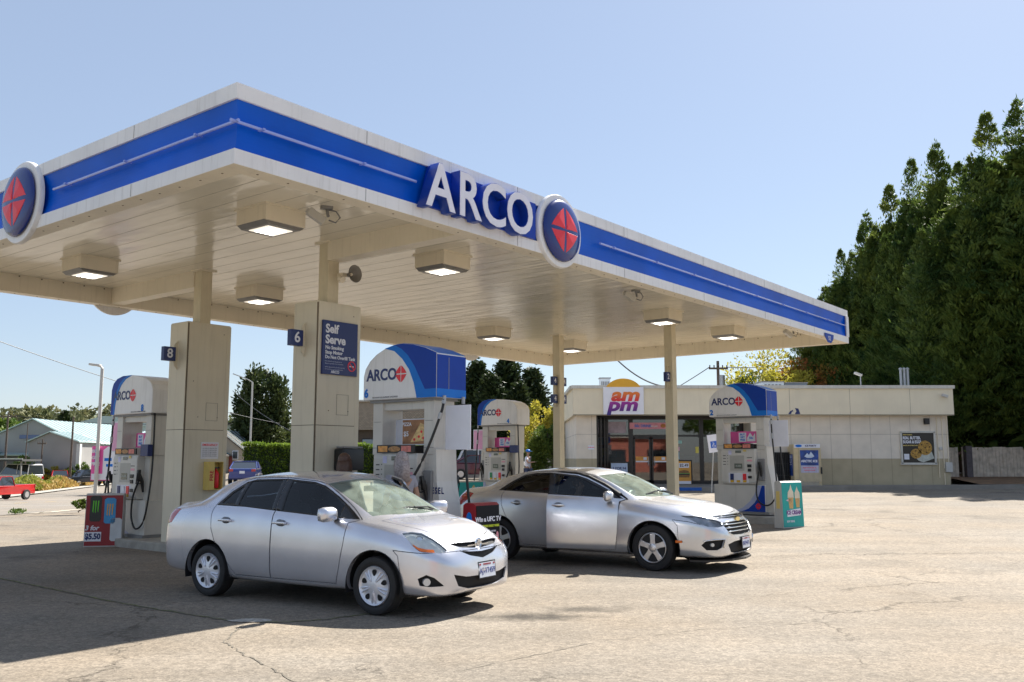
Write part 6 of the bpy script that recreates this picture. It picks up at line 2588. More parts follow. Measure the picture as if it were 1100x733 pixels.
# rooftop things
def roof_box(name, x, y, z, s, m, label, cat):
    o = thing(name, (x, y, z), 0, label, cat)
    q = MB()
    q.box((0, 0, s[2] / 2), s, bevel=.02)
    q.build("casing", m, o)
    q = MB()
    q.box((0, 0, s[2] + .02), (s[0] + .06, s[1] + .06, .04))
    for k in range(5):
        q.box((-s[0] * .32 + k * s[0] * .16, -s[1] / 2 - .004, s[2] * .55), (s[0] * .10, .01, s[2] * .5))
    q.build("grille", GREYP, o)
    return o


roof_box("rooftop_unit", 12.2, 43.5, fz1 + .05, (1.05, 1.2, .50), mat("unit_pale", (.55, .60, .64), .5, var=.05), "pale rooftop air unit left of the darker one on the store", "air conditioner")
roof_box("rooftop_unit", 13.35, 43.6, fz1 + .05, (1.0, 1.2, .46), mat("unit_dark", (.14, .17, .20), .5, var=.1), "dark rooftop air unit behind the pump 2 cap", "air conditioner")
roof_box("rooftop_box", 4.45, 44.0, fz1 + .05, (.50, .5, .75), mat("unit_white", (.66, .72, .76), .5, var=.05), "small white rooftop box just left of the orange half sun", "vent box")
o = thing("flue_pipes", (19.6, 42.5, fz1), 0, "cluster of tall ribbed metal flue pipes at the right end of the store roof", "chimney pipe")
q = MB()
for k in range(3):
    q.cyl((-.45 + k * .16, 0, -.1), (-.45 + k * .16, 0, 1.15), .06, n=10)
    q.lathe([(.085, 1.10), (.085, 1.16), (.02, 1.2)], c=(-.45 + k * .16, 0, 0), n=10)
q.build("pipe", STEEL, o, auto=True)
o.location.x = 18.5
o = thing("roof_floodlight", (15.6, 41, fz1), 0, "small floodlight on a short pole on the store roof", "floodlight")
q = MB()
q.cyl((0, 0, 0), (0, 0, .7), .025, n=8)
q.build("stem", STEEL, o)
q = MB()
q.box((-.1, 0, .75), (.35, .16, .10), bevel=.02, rot=Matrix.Rotation(.35, 4, 'Y'))
q.build("lamp_head", LGREY, o)

# cookie poster in its frame
o = thing("wall_poster", (17.55, SY, 2.08), 0, "black framed poster of two cookies on the store wall", "poster")
q = MB()
for (cx_, cz_, w_, h_) in ((0, .68, 1.50, .07), (0, -.68, 1.56, .09), (-.72, 0, .07, 1.36), (.72, 0, .07, 1.36)):
    q.box((cx_, -.04, cz_), (w_, .08, h_))
q.build("poster_frame", SCAP, o)
f = flat("poster_print", frame_mat((0, -.02, 0), (0, -1, 0)), [rect(-.69, -.64, .69, .64)], mat("poster_black", (.012, .01, .008), .3, var=.1), o, .01)
M = frame_mat((0, -.032, 0), (0, -1, 0))
CK = mat("cookie", (.42, .24, .05), .7, var=.45, vscale=16)
flat("wrapper", M, [[(-.35, -.20), (.10, -.15), (.55, -.10), (.68, -.45), (.20, -.62), (.0, -.55)]], mat("wrapper_white", (.5, .52, .46), .6, var=.2, vscale=8), f, .002)
flat("cookie", M @ TR((0, 0, .003)), [ellipse(.30, .0, .30, .31), ellipse(-.10, -.25, .24, .21)], CK, f, .006)
flat("chocolate_chip", M @ TR((0, 0, .010)), [ellipse(.30 + .2 * math.cos(a), .2 * math.sin(a), .035, .03, 8) for a in (0.2, 1.1, 2.4, 3.6, 5.0)] + [ellipse(.3, 0, .04, .03, 8)] + [ellipse(-.1 + .14 * math.cos(a), -.25 + .12 * math.sin(a), .03, .025, 8) for a in (.4, 1.8, 3.0, 4.6)], mat("chocolate", (.05, .02, .01), .6), f, .003)
text("lettering", "FRESH BAKED", .065, YELLOW, f, M @ TR((-.63, .56, 0)), .002, .002, align='LEFT')
text("lettering", "REAL BUTTER.", .17, PAPER, f, M @ TR((-.64, .42, 0)), .002, .007, align='LEFT', sx=.72)
text("lettering", "SUGAR & EGGS.", .17, PAPER, f, M @ TR((-.64, .25, 0)), .002, .007, align='LEFT', sx=.68)
text("lettering", "BAKED IN STORE DAILY", .06, YELLOW, f, M @ TR((-.64, .10, 0)), .002, .002, align='LEFT')
flat("logo_patch", M, [rect(-.62, -.50, -.40, -.26)], PAPER, f, .002)

# freezer for bagged ice
o = thing("ice_freezer", (12.45, SY - .55, GB), 0, "upright outdoor freezer with a blue printed door against the store wall", "ice freezer")
q = MB()
q.box((0, 0, .92), (1.15, .85, 1.80), bevel=.02)
q.build("cabinet", mat("freezer_cream", (.62, .50, .30), .5, var=.06, dirt=.3), o)
M = frame_mat((.06, -.427, .95), (0, -1, 0))
dr = flat("freezer_door", M, [rect(-.44, -.70, .46, .72)], mat("freezer_door", (.50, .42, .28), .4, var=.1), o, .03)
fp = flat("door_print", M @ TR((0, 0, .031)), [[(-.36, -.32), (.38, -.32), (.40, .62), (-.38, .62)]], mat("ice_navy", (.015, .06, .28), .35, var=.5, vscale=5), dr, .003)
flat("print_footer", M @ TR((0, 0, .035)), [rect(-.36, -.32, .38, -.02)], mat("ice_lilac", (.50, .48, .62), .5, var=.15, vscale=12), fp, .002)
flat("mountain", M @ TR((0, 0, .035)), [[(-.2, .36), (-.08, .50), (0, .42), (.08, .56), (.22, .36), (.1, .30), (-.1, .30)]], mat("ice_white", (.6, .68, .8), .5, var=.1), fp, .002)
text("lettering", "ARCTIC ICE", .13, PAPER, fp, M @ TR((0, .16, .037)), .002, .006)
text("lettering", "PREMIUM PACKAGED ICE", .05, RED, fp, M @ TR((0, -.12, .038)), .002, .002)
text("lettering", "PROPANE 24 HOURS", .05, RED, fp, M @ TR((0, -.22, .038)), .002, .002)
hd = flat("header_strip", frame_mat((0, -.43, 1.74), (0, -1, 0)), [rect(-.55, -.07, .55, .09)], PAPER, o, .01)
text("lettering", "ICE PARTY", .10, NAVY, hd, frame_mat((.15, -.442, 1.75), (0, -1, 0)), .002, .004)
flat("logo_patch", frame_mat((-.36, -.442, 1.75), (0, -1, 0)), [ellipse(0, 0, .14, .055)], LBLUE, hd, .003)
flat("side_print", frame_mat((-.576, 0, .95), (-1, 0, 0)), [rect(-.28, -.45, .26, .45)], mat("ice_navy", (.02, .06, .28)), o, .003)
text("lettering", "ICE", .3, PAPER, o, frame_mat((-.582, 0, 1.15), (-1, 0, 0)) @ Matrix.Rotation(PI / 2, 4, 'Z'), .002, .006)
q = MB()
q.box((.56, -.46, .72), (.06, .06, .28), bevel=.01)
q.build("door_latch", BLACK, o)
q = MB()
for k in range(14):
    q.box((-.40 + k * .063, -.43, .22), (.012, .012, .34), rot=Matrix.Rotation(.6, 4, 'Y'))
    q.box((-.40 + k * .063, -.436, .22), (.012, .012, .34), rot=Matrix.Rotation(-.6, 4, 'Y'))
q.build("kick_mesh", STEEL, o)
# black notice board left of it
o = thing("black_cage", (11.40, SY - .3, GB), 0, "black propane bottle cage against the wall left of the ice freezer", "bottle cage")
q = MB()
q.box((0, .05, .75), (.86, .44, 1.45))
q.build("cage_back", DARK, o)
q = MB()
for k in range(12):
    q.box((-.41 + k * .0745, -.19, .75), (.014, .014, 1.45))
for z in (.04, .5, 1.0, 1.47):
    q.box((0, -.20, z), (.88, .02, .035))
q.build("cage_bar", BLACK, o)
# accessible-parking sign on a short pole
o = thing("parking_sign", (7.83, 36.7, ground_z(7.83, 36.7)), .05, "small white and blue wheelchair parking sign on a leaning post left of pump 2", "sign")
q = MB()
q.cyl((.04, 0, 0), (.18, 0, 1.9), .022, n=8)
q.build("post", LGREY, o)
M = frame_mat((.16, -.03, 1.92), (0, -1, 0)) @ Matrix.Rotation(.12, 4, 'Z')
f = flat("sign_plate", M, [rect(-.22, -.34, .24, .36)], mat("sign_white", (.8, .8, .8)), o, .012)
flat("symbol_field", M @ TR((0, 0, .013)), [rect(-.12, -.17, .14, .10)], mat("handicap_blue", (.02, .12, .55), .4), f, .002)
wc = [[(math.cos(a_) * .062 + .0, math.sin(a_) * .062 - .085), (math.cos(a_ + .35) * .062, math.sin(a_ + .35) * .062 - .085), (math.cos(a_ + .35) * .045, math.sin(a_ + .35) * .045 - .085), (math.cos(a_) * .045, math.sin(a_) * .045 - .085)] for a_ in [1.9 + .35 * j for j in range(13)]]
wc += [ellipse(-.01, .062, .017, .017, 8), rect(-.02, -.07, .002, .035), rect(.002, -.005, .05, .010), rect(.002, -.07, .055, -.052), [(.045, -.052), (.062, -.052), (.085, -.125), (.068, -.13)]]
flat("wheelchair_symbol", M @ TR((0, 0, .016)), wc, PAPER, f, .002)
# wall fixtures at the right end
o = thing("wall_conduit", (18.42, SY, 0), 0, "pair of conduits with a meter box at the right end of the store wall", "conduit")
q = MB()
for dx in (.0, .22, .42):
    q.cyl((dx, -.03, 1.2 if dx else .8), (dx, -.03, 3.4), .018, n=6)
q.cyl((.22, -.03, .45), (.22, -.03, 1.0), .018, n=6)
q.build("conduit_run", SFASC, o)
q = MB()
q.box((.40, -.06, 1.25), (.28, .12, .42), bevel=.01)
q.box((.10, -.04, 2.05), (.14, .08, .12), bevel=.01)
q.build("meter_box", LGREY, o)
o = thing("wall_lamp", (17.95, SY - .1, 3.22), 0, "small dark wall lamp under the parapet at the right end of the store", "wall lamp")
q = MB()
q.box((0, 0, 0), (.20, .18, .26), bevel=.02)
q.build("lamp_body", BLACK, o)
o = thing("wall_camera", (18.7, SY - ov - .08, 4.30), 0, "small security camera at the top right corner of the store parapet", "camera")
q = MB()
q.box((-.08, -.08, 0), (.26, .12, .12), bevel=.02, rot=Matrix.Rotation(.3, 4, 'Y'))
q.build("camera_body", LGREY, o)
# two small blue birds-shaped decals on the parapet, right of the pump cap
o = thing("parapet_decal", (0, SY - ov - .006, 0), 0, "two small navy decals on the lower edge of the store parapet", "decal")
M = frame_mat((0, 0, 0), (0, -1, 0))
flat("decal", M, [[(11.90, 3.52), (12.02, 3.52), (12.06, 3.62), (12.12, 3.64), (12.10, 3.70), (11.98, 3.64)], [(12.18, 3.52), (12.42, 3.52), (12.38, 3.66), (12.34, 3.76), (12.20, 3.78), (12.26, 3.64)]], NAVY, o, .004)

# sidewalk round the store with its kerb, sloping up to the wall
q = MB()
def gz(x, y):
    return ground_z(x, y)
SW0, SW1 = -1.0, 60.0
n = 40
prev = None
bm = bmesh.new()
rows = []
for i in range(n + 1):
    x = SW0 + (SW1 - SW0) * i / n
    yk = 38.0 + .012 * max(0, x - 19)
    g = gz(x, yk)
    rows.append([bm.verts.new(p) for p in ((x, yk, g - .1), (x, yk + .02, g + .155), (x, yk + .17, g + .165), (x, yk + .18, g + .160), (x, 40.02, GB + .10), (x, 56, GB + .2))])
for a, b in zip(rows[:-1], rows[1:]):
    for k in range(5):
        bm.faces.new((a[k], b[k], b[k + 1], a[k + 1]))
bmesh.ops.recalc_face_normals(bm, faces=bm.faces[:])
me = bpy.data.meshes.new("sidewalk")
bm.to_mesh(me)
bm.free()
tag(link_mesh("sidewalk", me, mat("sidewalk_concrete", (.24, .22, .19), .85, var=.15, vscale=1.5, bump=.2)), kind="structure")
q = MB()
q.box((7.2, 38.0, ground_z(7.2, 38) + .09), (1.1, .02, .13))
tag(q.build("kerb_paint", mat("kerb_blue", (.01, .10, .42), .6, var=.2, vscale=10)), kind="structure")

# leaning white wooden fence to the right of the store, dirt in front of it
o = thing("wooden_fence", (0, 0, .12), 0, "weathered white board fence with missing boards between the store and the cypress trunk", "fence")
q = MB()
rnd = random.Random(4)
x = 19.7
k = 0
while x < 34:
    if k not in (3, 7):
        q.box((x, 43.0 + .06 * (x - 19), 1.20 + rnd.uniform(-.02, .02)), (.15, .03, 1.75))
    x += .165
    k += 1
q.build("board", mat("fence_white", (.50, .43, .35), .8, var=.25, vscale=4, dirt=.5), o)
q = MB()
for z in (.7, 1.8):
    q.box((26.8, 43.08 + .06 * 7.8, z), (14.6, .05, .09), rz=.06)
q.build("rail", mat("fence_rail", (.16, .10, .07), .85, var=.2), o)
o.location.z = .07
o = thing("fence_post", (21.15, 42.95, 0), 0, "dark square post in the white board fence near the store corner", "post")
q = MB()
q.box((0, 0, 1.2), (.28, .28, 2.0))
q.build("shaft", mat("post_dark", (.10, .085, .09), .8, var=.2), o)
q = MB()
xs = np.linspace(19.3, 60, 30)
DIRT = mat("leaf_litter", (.20, .115, .06), .95, var=.35, vscale=3, bump=.7, bscale=14)
bm = bmesh.new()
rows = []
for x in xs:
    rows.append([bm.verts.new((x, 38.25 + .012 * (x - 19), gz(x, 38.3) + .170)), bm.verts.new((x, 40.5, .72 + .02 * math.sin(x * 2))), bm.verts.new((x, 46, .85)), bm.verts.new((x, 60, 1.0))])
for a, b in zip(rows[:-1], rows[1:]):
    for k in range(3):
        bm.faces.new((a[k], b[k], b[k + 1], a[k + 1]))
me = bpy.data.meshes.new("ground_bed")
bm.to_mesh(me)
bm.free()
tag(link_mesh("planting_ground", me, DIRT), kind="structure")

# ================================================================== VEGETATION
def leaf_mat(name, c1, c2, trans=.25, scale=1.2):
    m = bpy.data.materials.new(name)
    m.use_nodes = True
    n, l = m.node_tree.nodes, m.node_tree.links
    b = n["Principled BSDF"]
    out = n["Material Output"]
    tc = n.new("ShaderNodeTexCoord")
    nz = n.new("ShaderNodeTexNoise")
    nz.inputs['Scale'].default_value = scale
    nz.inputs['Detail'].default_value = 6
    nz.inputs['Roughness'].default_value = .7
    l.new(tc.outputs['Object'], nz.inputs['Vector'])
    cr = n.new("ShaderNodeMix")
    cr.data_type = 'RGBA'
    mr = n.new("ShaderNodeMapRange")
    mr.inputs[1].default_value = .38
    mr.inputs[2].default_value = .62
    l.new(nz.outputs[0], mr.inputs[0])
    l.new(mr.outputs[0], cr.inputs[0])
    cr.inputs[6].default_value = (*c1, 1)
    cr.inputs[7].default_value = (*c2, 1)
    l.new(cr.outputs[2], b.inputs['Base Color'])
    b.inputs['Roughness'].default_value = .6
    b.inputs['Specular IOR Level'].default_value = .3
    tr = n.new("ShaderNodeBsdfTranslucent")
    l.new(cr.outputs[2], tr.inputs[0])
    mx = n.new("ShaderNodeMixShader")
    mx.inputs[0].default_value = trans
    l.new(b.outputs[0], mx.inputs[1])
    l.new(tr.outputs[0], mx.inputs[2])
    l.new(mx.outputs[0], out.inputs[0])
    return m


def leaves_mesh(name, C, D, L, Wd, rng_):
    """diamond leaves: centres C (N,3), directions D (N,3), length L, width Wd (N,)"""
    N = len(C)
    D = D / np.linalg.norm(D, axis=1, keepdims=True)
    r = rng_.normal(size=(N, 3))
    S = np.cross(D, r)
    S /= np.linalg.norm(S, axis=1, keepdims=True) + 1e-9
    Nn = np.cross(D, S)
    L = np.broadcast_to(L, (N,))[:, None]
    Wd = np.broadcast_to(Wd, (N,))[:, None]
    a = C - D * L * .5
    b = C + S * Wd * .5 + Nn * L * .06
    c = C + D * L * .5
    d = C - S * Wd * .5 + Nn * L * .06
    V = np.stack([a, b, c, d], 1).reshape(-1, 3).astype(np.float32)
    me = bpy.data.meshes.new(name)
    me.vertices.add(4 * N)
    me.vertices.foreach_set("co", V.ravel())
    me.loops.add(4 * N)
    me.loops.foreach_set("vertex_index", np.arange(4 * N, dtype=np.int32))
    me.polygons.add(N)
    me.polygons.foreach_set("loop_start", np.arange(0, 4 * N, 4, dtype=np.int32))
    try:
        me.polygons.foreach_set("loop_total", np.full(N, 4, dtype=np.int32))
    except Exception:
        pass
    me.update(calc_edges=True)
    return me


BARK = mat("bark", (.10, .07, .05), .9, var=.3, vscale=6, bump=.8, bscale=12)
CYP = leaf_mat("cypress_foliage", (.034, .080, .018), (.15, .20, .036), .40, .5)
CYP2 = leaf_mat("cypress_foliage_light", (.046, .094, .020), (.18, .22, .038), .42, .45)


def cypress_mesh(seed, H=20.0, Rm=3.6, base=.8, nsp=15):
    """many upswept spires packed into one flame-shaped crown"""
    g = np.random.default_rng(seed)
    Cs, Ds, Ls, Ws = [], [], [], []
    sp = [(0, 0, H, base)]
    for i in range(nsp):
        az = i * 2.4 + g.uniform(-.4, .4)
        r = Rm * math.sqrt((i + .6) / nsp) * .80
        h = H * (1 - .40 * (r / Rm) ** 1.3) * g.uniform(.84, 1.01)
        sp.append((r * math.cos(az), r * math.sin(az), h, g.uniform(base, H * .16)))
    # short skirts low down
    for i in range(12):
        az = g.uniform(0, 2 * PI)
        r = Rm * g.uniform(.7, .98)
        sp.append((r * math.cos(az), r * math.sin(az), H * g.uniform(.22, .5), g.uniform(base, base + 1.5)))
    for (sx_, sy_, h, b0) in sp:
        hh = h - b0
        nb = int(14 + hh * 7.0)
        rad0 = 1.15 + .075 * hh
        for _ in range(nb):
            t = g.uniform(0, 1)
            z0 = b0 + hh * t
            R_ = rad0 * (1 - t) ** .74 * g.uniform(.6, 1.25) + .18
            az = g.uniform(0, 2 * PI)
            el = g.uniform(.55, 1.05)
            d = np.array([math.cos(az) * math.cos(el), math.sin(az) * math.cos(el), math.sin(el)])
            k = int(34 + 18 * (1 - t))
            s = g.uniform(.1, 1, k) ** .6
            p = np.array([sx_, sy_, z0]) + d * (s * R_)[:, None] / math.cos(el)
            p[:, 2] -= (s ** 2) * R_ * .35          # tips nod
            sd = np.array([-math.sin(az), math.cos(az), 0])
            p = p + sd * (g.normal(0, 1, k) * (.06 + .26 * (1 - s)))[:, None] + g.normal(0, .06, (k, 3))
            off = p[:, :2] - np.array([sx_, sy_])       # every leader ends in a point
            rad = np.linalg.norm(off, axis=1) + 1e-6
            lim = .04 + .25 * np.maximum(h + .5 - p[:, 2], 0)
            p[:, :2] = np.array([sx_, sy_]) + off * np.minimum(1, lim / rad)[:, None]
            p = p[p[:, 2] < h + .5]
            k = len(p)
            if k == 0:
                continue
            Cs.append(p)
            Ds.append(d * 1.3 + g.normal(0, .35, (k, 3)) + np.array([0, 0, .15]))
            Ls.append(g.uniform(.16, .38, k))
            Ws.append(g.uniform(.04, .085, k))
        k = 260
        z = h + .45 - 4.2 * g.uniform(0, 1, k) ** .75
        Cs.append(np.stack([sx_ + g.normal(0, 1, k) * (.03 + .125 * (h + .45 - z)), sy_ + g.normal(0, 1, k) * (.03 + .125 * (h + .45 - z)), z], 1))
        Ds.append(g.normal(0, .35, (k, 3)) + np.array([.25, 0, 1]))
        Ls.append(g.uniform(.16, .36, k))
        Ws.append(g.uniform(.05, .09, k))
    k = 2200
    t = g.uniform(0, .85, k)
    rr = Rm * .55 * (1 - t) ** .8 * np.sqrt(g.uniform(0, 1, k))
    az = g.uniform(0, 2 * PI, k)
    Cs.append(np.stack([rr * np.cos(az), rr * np.sin(az), base + (H - base) * t], 1))
    Ds.append(g.normal(0, 1, (k, 3)) + np.array([0, 0, .6]))
    Ls.append(g.uniform(.7, 1.2, k))
    Ws.append(g.uniform(.3, .5, k))
    return leaves_mesh("crown", np.concatenate(Cs), np.concatenate(Ds), np.concatenate(Ls), np.concatenate(Ws), g)


def trunk(parent, h, r0, r1=.05, lean=(0, 0), limbs=0, seed=0, lz=.4, ll=2.0):
    g = random.Random(seed)
    q = MB()
    pts = [(lean[0] * k / 6 + g.uniform(-.04, .04) * k, lean[1] * k / 6 + g.uniform(-.04, .04) * k, -.3 + (h + .3) * k / 6) for k in range(7)]
    rr = [r0 * 1.25] + [r0 + (r1 - r0) * k / 6 for k in range(1, 7)]
    q.tube(pts, rr, n=10)
    for k in range(limbs):
        z = h * g.uniform(lz, .9)
        a = g.uniform(0, 2 * PI)
        L = ll * g.uniform(.6, 1.1) * (1.2 - z / h * .6)
        q.tube([(0, 0, z), (math.cos(a) * L * .5, math.sin(a) * L * .5, z + L * .35), (math.cos(a) * L, math.sin(a) * L, z + L * .9)], [r0 * .35, r0 * .22, .02], n=6)
    return q.build("trunk", BARK, parent, smooth=True)


crownA = [cypress_mesh(s, H=h, Rm=r, base=b, nsp=nn) for s, h, r, b, nn in ((1, 20, 3.3, 1.5, 15), (2, 20, 2.9, 1.4, 13), (3, 20, 3.8, 1.5, 18))]


def px_at(px, py, Y):
    """world point seen at a photo pixel at depth Y (used to lay the background out)"""
    a, b = (px - 550) / 986.87, -(py - 366.5) / 986.87
    c, s = math.cos(.1274), math.sin(.1274)
    return Vector((a * Y / (c - b * s), Y, CAM_H + (s + b * c) * Y / (c - b * s)))


cyps = [  # top pixel x, y, depth, mesh, extra scale r
    (1092, 104, 44.5, 0, 1.12, "tallest dark cypress at the right, nearest the white board fence"),
    (1058, 118, 47.5, 1, 1.05, "tall cypress with a twin tip just left of the tallest one"),
    (1030, 172, 46.0, 2, .92, "bushy cypress whose boughs hang over the right end of the store"),
    (1005, 150, 51.0, 0, .95, "tall pointed cypress behind the store flue pipes"),
    (978, 168, 54.0, 2, .88, "broad cypress behind the right half of the store roof"),
    (955, 196, 56.0, 1, .98, "slim cypress left of the broad one over the store roof"),
    (930, 226, 58.0, 0, .85, "mid-height cypress behind the canopy tip"),
    (903, 266, 60.0, 2, .74, "lower cypress left of the canopy tip, against the sky"),
    (886, 306, 61.0, 1, .78, "lowest leftmost cypress of the row behind the store"),
    (1128, 84, 46.0, 1, 1.1, "cypress cut by the right edge of the photo"),
    (1165, 96, 44.0, 2, 1.1, "cypress mostly beyond the right edge of the photo"),
]
for i, (px, py, Y, k, rs, lb) in enumerate(cyps):
    top = px_at(px, py, Y)
    gz_ = ground_z(top.x, min(Y, 60)) + .3
    o = thing("cypress_tree", (top.x, Y, gz_), i * 1.3, lb, "cypress tree", "tall cypresses behind the store")
    H = top.z - gz_
    sc = H / 20.4
    cr = link_mesh("crown", crownA[k], None, o)
    cr.scale = (rs * 1.2, rs * 1.2, sc)
    trunk(o, H * .8, .36 + .1 * rs, .06, seed=i)
for me_, m_ in zip(crownA, (CYP, CYP2, CYP)):
    me_.materials.append(m_)
o = thing("cypress_trunk_limb", (0, 0, 0), 0)
bpy.data.objects.remove(o)


def bush_mesh(seed, rx, ry, rz, n, leaf, wfac=.55, clumps=26, flat_bottom=.35, up=.3, hollow=.45):
    """uneven crown built of leaf clumps"""
    g = np.random.default_rng(seed)
    Cs, Ds = [], []
    per = n // clumps
    for _ in range(clumps):
        d = g.normal(size=3)
        d /= np.linalg.norm(d)
        if d[2] < -flat_bottom:
            d[2] = -flat_bottom
        rad = g.uniform(hollow, 1.0) ** .6
        c = d * np.array([rx, ry, rz]) * rad * .82
        sz = g.uniform(.20, .40)
        q = g.normal(0, 1, (per, 3))
        q /= np.linalg.norm(q, axis=1, keepdims=True)
        q = q * (g.uniform(.3, 1.1, per) ** .5)[:, None] * np.array([rx, ry, rz]) * sz
        Cs.append(c + q)
        Ds.append(q / np.array([rx, ry, rz]) + g.normal(0, .5, (per, 3)) * sz + np.array([0, 0, up * sz]))
    C = np.concatenate(Cs)
    D = np.concatenate(Ds)
    return leaves_mesh("crown", C, D, g.uniform(.7, 1.3, len(C)) * leaf, g.uniform(.7, 1.2, len(C)) * leaf * wfac, g)


def tree(name, x, y, z0, htop, rx, rzr, seed, m, label, n=6000, leaf=.25, cat="tree", tr=.15, group=None, ry=None, up=.3, clumps=30, tlimb=6):
    o = thing(name, (x, y, z0), 0, label, cat, group)
    me = bush_mesh(seed, rx, ry or rx, rzr, n, leaf, clumps=clumps, up=up)
    c = link_mesh("crown", me, m, o)
    c.location = (0, 0, htop - z0 - rzr)
    trunk(o, max(htop - z0 - rzr * .6, .4), tr, .03, seed=seed, limbs=tlimb, lz=.5, ll=rx * .7)
    return o


YEL = leaf_mat("yellow_green_leaves", (.30, .29, .035), (.48, .40, .06), .45, .5)
AUT = leaf_mat("orange_red_leaves", (.40, .13, .04), (.26, .24, .04), .4, .6)
MID = leaf_mat("mid_green_leaves", (.06, .11, .02), (.14, .20, .03), .3, .8)
DRK = leaf_mat("dark_pine_needles", (.018, .034, .012), (.045, .065, .018), .15, .8)
HDG = leaf_mat("hedge_leaves", (.07, .13, .016), (.20, .28, .03), .45, 1.5)
STRAW = leaf_mat("straw_grass", (.42, .27, .09), (.50, .38, .12), .3, 1.0)

for (px, py, Y, rx, rz_, m_, lb, sd, nn) in (
        (828, 372, 62, 3.8, 2.8, YEL, "thin yellow-green tree behind the pump 2 cap, left of the orange one", 21, 2600),
        (868, 382, 60, 2.6, 2.2, AUT, "tree turning orange and red behind the store roof below the canopy tip", 22, 3600),
        (848, 392, 58, 2.3, 1.5, YEL, "low yellow tree top behind the rooftop air units", 23, 2600),
        (896, 394, 57, 1.8, 1.6, AUT, "small rust-coloured tree beside the leftmost cypress", 24, 2400),
        (808, 398, 63, 1.8, 1.2, MID, "small green tree top behind the store roof right of the utility pole", 25, 1600)):
    p = px_at(px, py, Y)
    tree("autumn_tree", p.x, Y, ground_z(p.x, 60), p.z, rx, rz_, sd, m_, lb, n=nn, leaf=.24, group="deciduous trees behind the store roof")


# conifers behind pump 4
def conifer_mesh(seed, H, Rm, n=420, leaf=.55):
    g = np.random.default_rng(seed)
    Cs, Ds = [], []
    for _ in range(n):
        t = g.uniform(.02, 1)
        z = H * (.12 + .88 * t)
        R_ = Rm * (1 - t) ** .8 * g.uniform(.55, 1.1) + .15
        az = g.uniform(0, 2 * PI)
        el = g.uniform(.05, .45)
        d = np.array([math.cos(az) * math.cos(el), math.sin(az) * math.cos(el), math.sin(el)])
        k = 16
        s = g.uniform(.1, 1, k) ** .6
        p = np.array([0, 0, z]) + d * (s * R_)[:, None] + g.normal(0, .13, (k, 3)) * (1 + .3 * Rm)
        Cs.append(p)
        Ds.append(d + g.normal(0, .6, (k, 3)) + np.array([0, 0, .5]))
    C = np.concatenate(Cs)
    return leaves_mesh("crown", C, np.concatenate(Ds), g.uniform(.6, 1.2, len(C)) * leaf, g.uniform(.3, .5, len(C)) * leaf, g)


con = [conifer_mesh(31, 10, 2.7), conifer_mesh(32, 10, 3.1)]
for me_ in con:
    me_.materials.append(DRK)
for i, (px, py, Y, k, rs, lb) in enumerate(((512, 390, 66, 0, .95, "left dark conifer behind the pump 4 cap"), (544, 387, 68, 1, 1.05, "middle dark conifer, tallest of the group behind pump 4"),
                                          (572, 397, 67, 0, .95, "right dark conifer beside the yellowish tree"), (528, 404, 64, 1, .85, "lower dark conifer filling the group behind pump 4"),
                                          (558, 412, 63, 0, .8, "lower dark conifer just left of the bare columns"))):
    p = px_at(px, py, Y)
    g0 = ground_z(p.x, 55)
    o = thing("conifer", (p.x, Y, g0), i * 2.1, lb, "conifer", "dark conifers behind pump 4")
    c = link_mesh("crown", con[k], None, o)
    s_ = (p.z - g0) / 10.2
    c.scale = (rs, rs, s_)
    trunk(o, (p.z - g0) * .8, .22, .04, seed=i)
for (px, py, Y, rx, rz_, m_, lb, sd, nm) in (
        (577, 430, 52, 1.5, 1.9, YEL, "loose yellow-green tree left of the store", 41, "deciduous_tree"),
        (592, 448, 49, .9, 1.4, MID, "green bush tree against the left corner of the store", 42, "deciduous_tree")):
    p = px_at(px, py, Y)
    tree(nm, p.x, Y, ground_z(p.x, Y), p.z, rx, rz_, sd, m_, lb, n=3200, leaf=.2, tr=.08, group="small trees left of the store")
# narrow arborvitae
p = px_at(577, 468, 47)
o = thing("narrow_evergreen", (p.x, 47, ground_z(p.x, 47)), 0, "narrow pointed evergreen shrub left of the bare column", "shrub")
c = link_mesh("crown", conifer_mesh(55, 2.7, .62, 260, .17), leaf_mat("arborvitae_green", (.07, .12, .02), (.16, .20, .03), .3, 3), o)
trunk(o, 1.6, .05, .02)
c.scale = (1, 1, (p.z - ground_z(p.x, 47)) / 2.75)
# big round conifer between the two thick pillars
p = px_at(285, 394, 92)
o = tree("round_conifer", p.x, 92, .2, p.z, 2.9, 4.4, 61, leaf_mat("dark_green_leaves", (.028, .05, .016), (.075, .095, .025), .2, .5),
         "big round dark conifer seen between the two thick pillars", n=9000, leaf=.42, tr=.3, cat="conifer", up=.6, clumps=60)
c2_ = link_mesh("lower_boughs", bush_mesh(62, 3.9, 3.9, 2.6, 7000, .42, clumps=46), MATS.get("x") or bpy.data.materials["dark_green_leaves"], o)
c2_.location = (-.2, 0, 3.2)


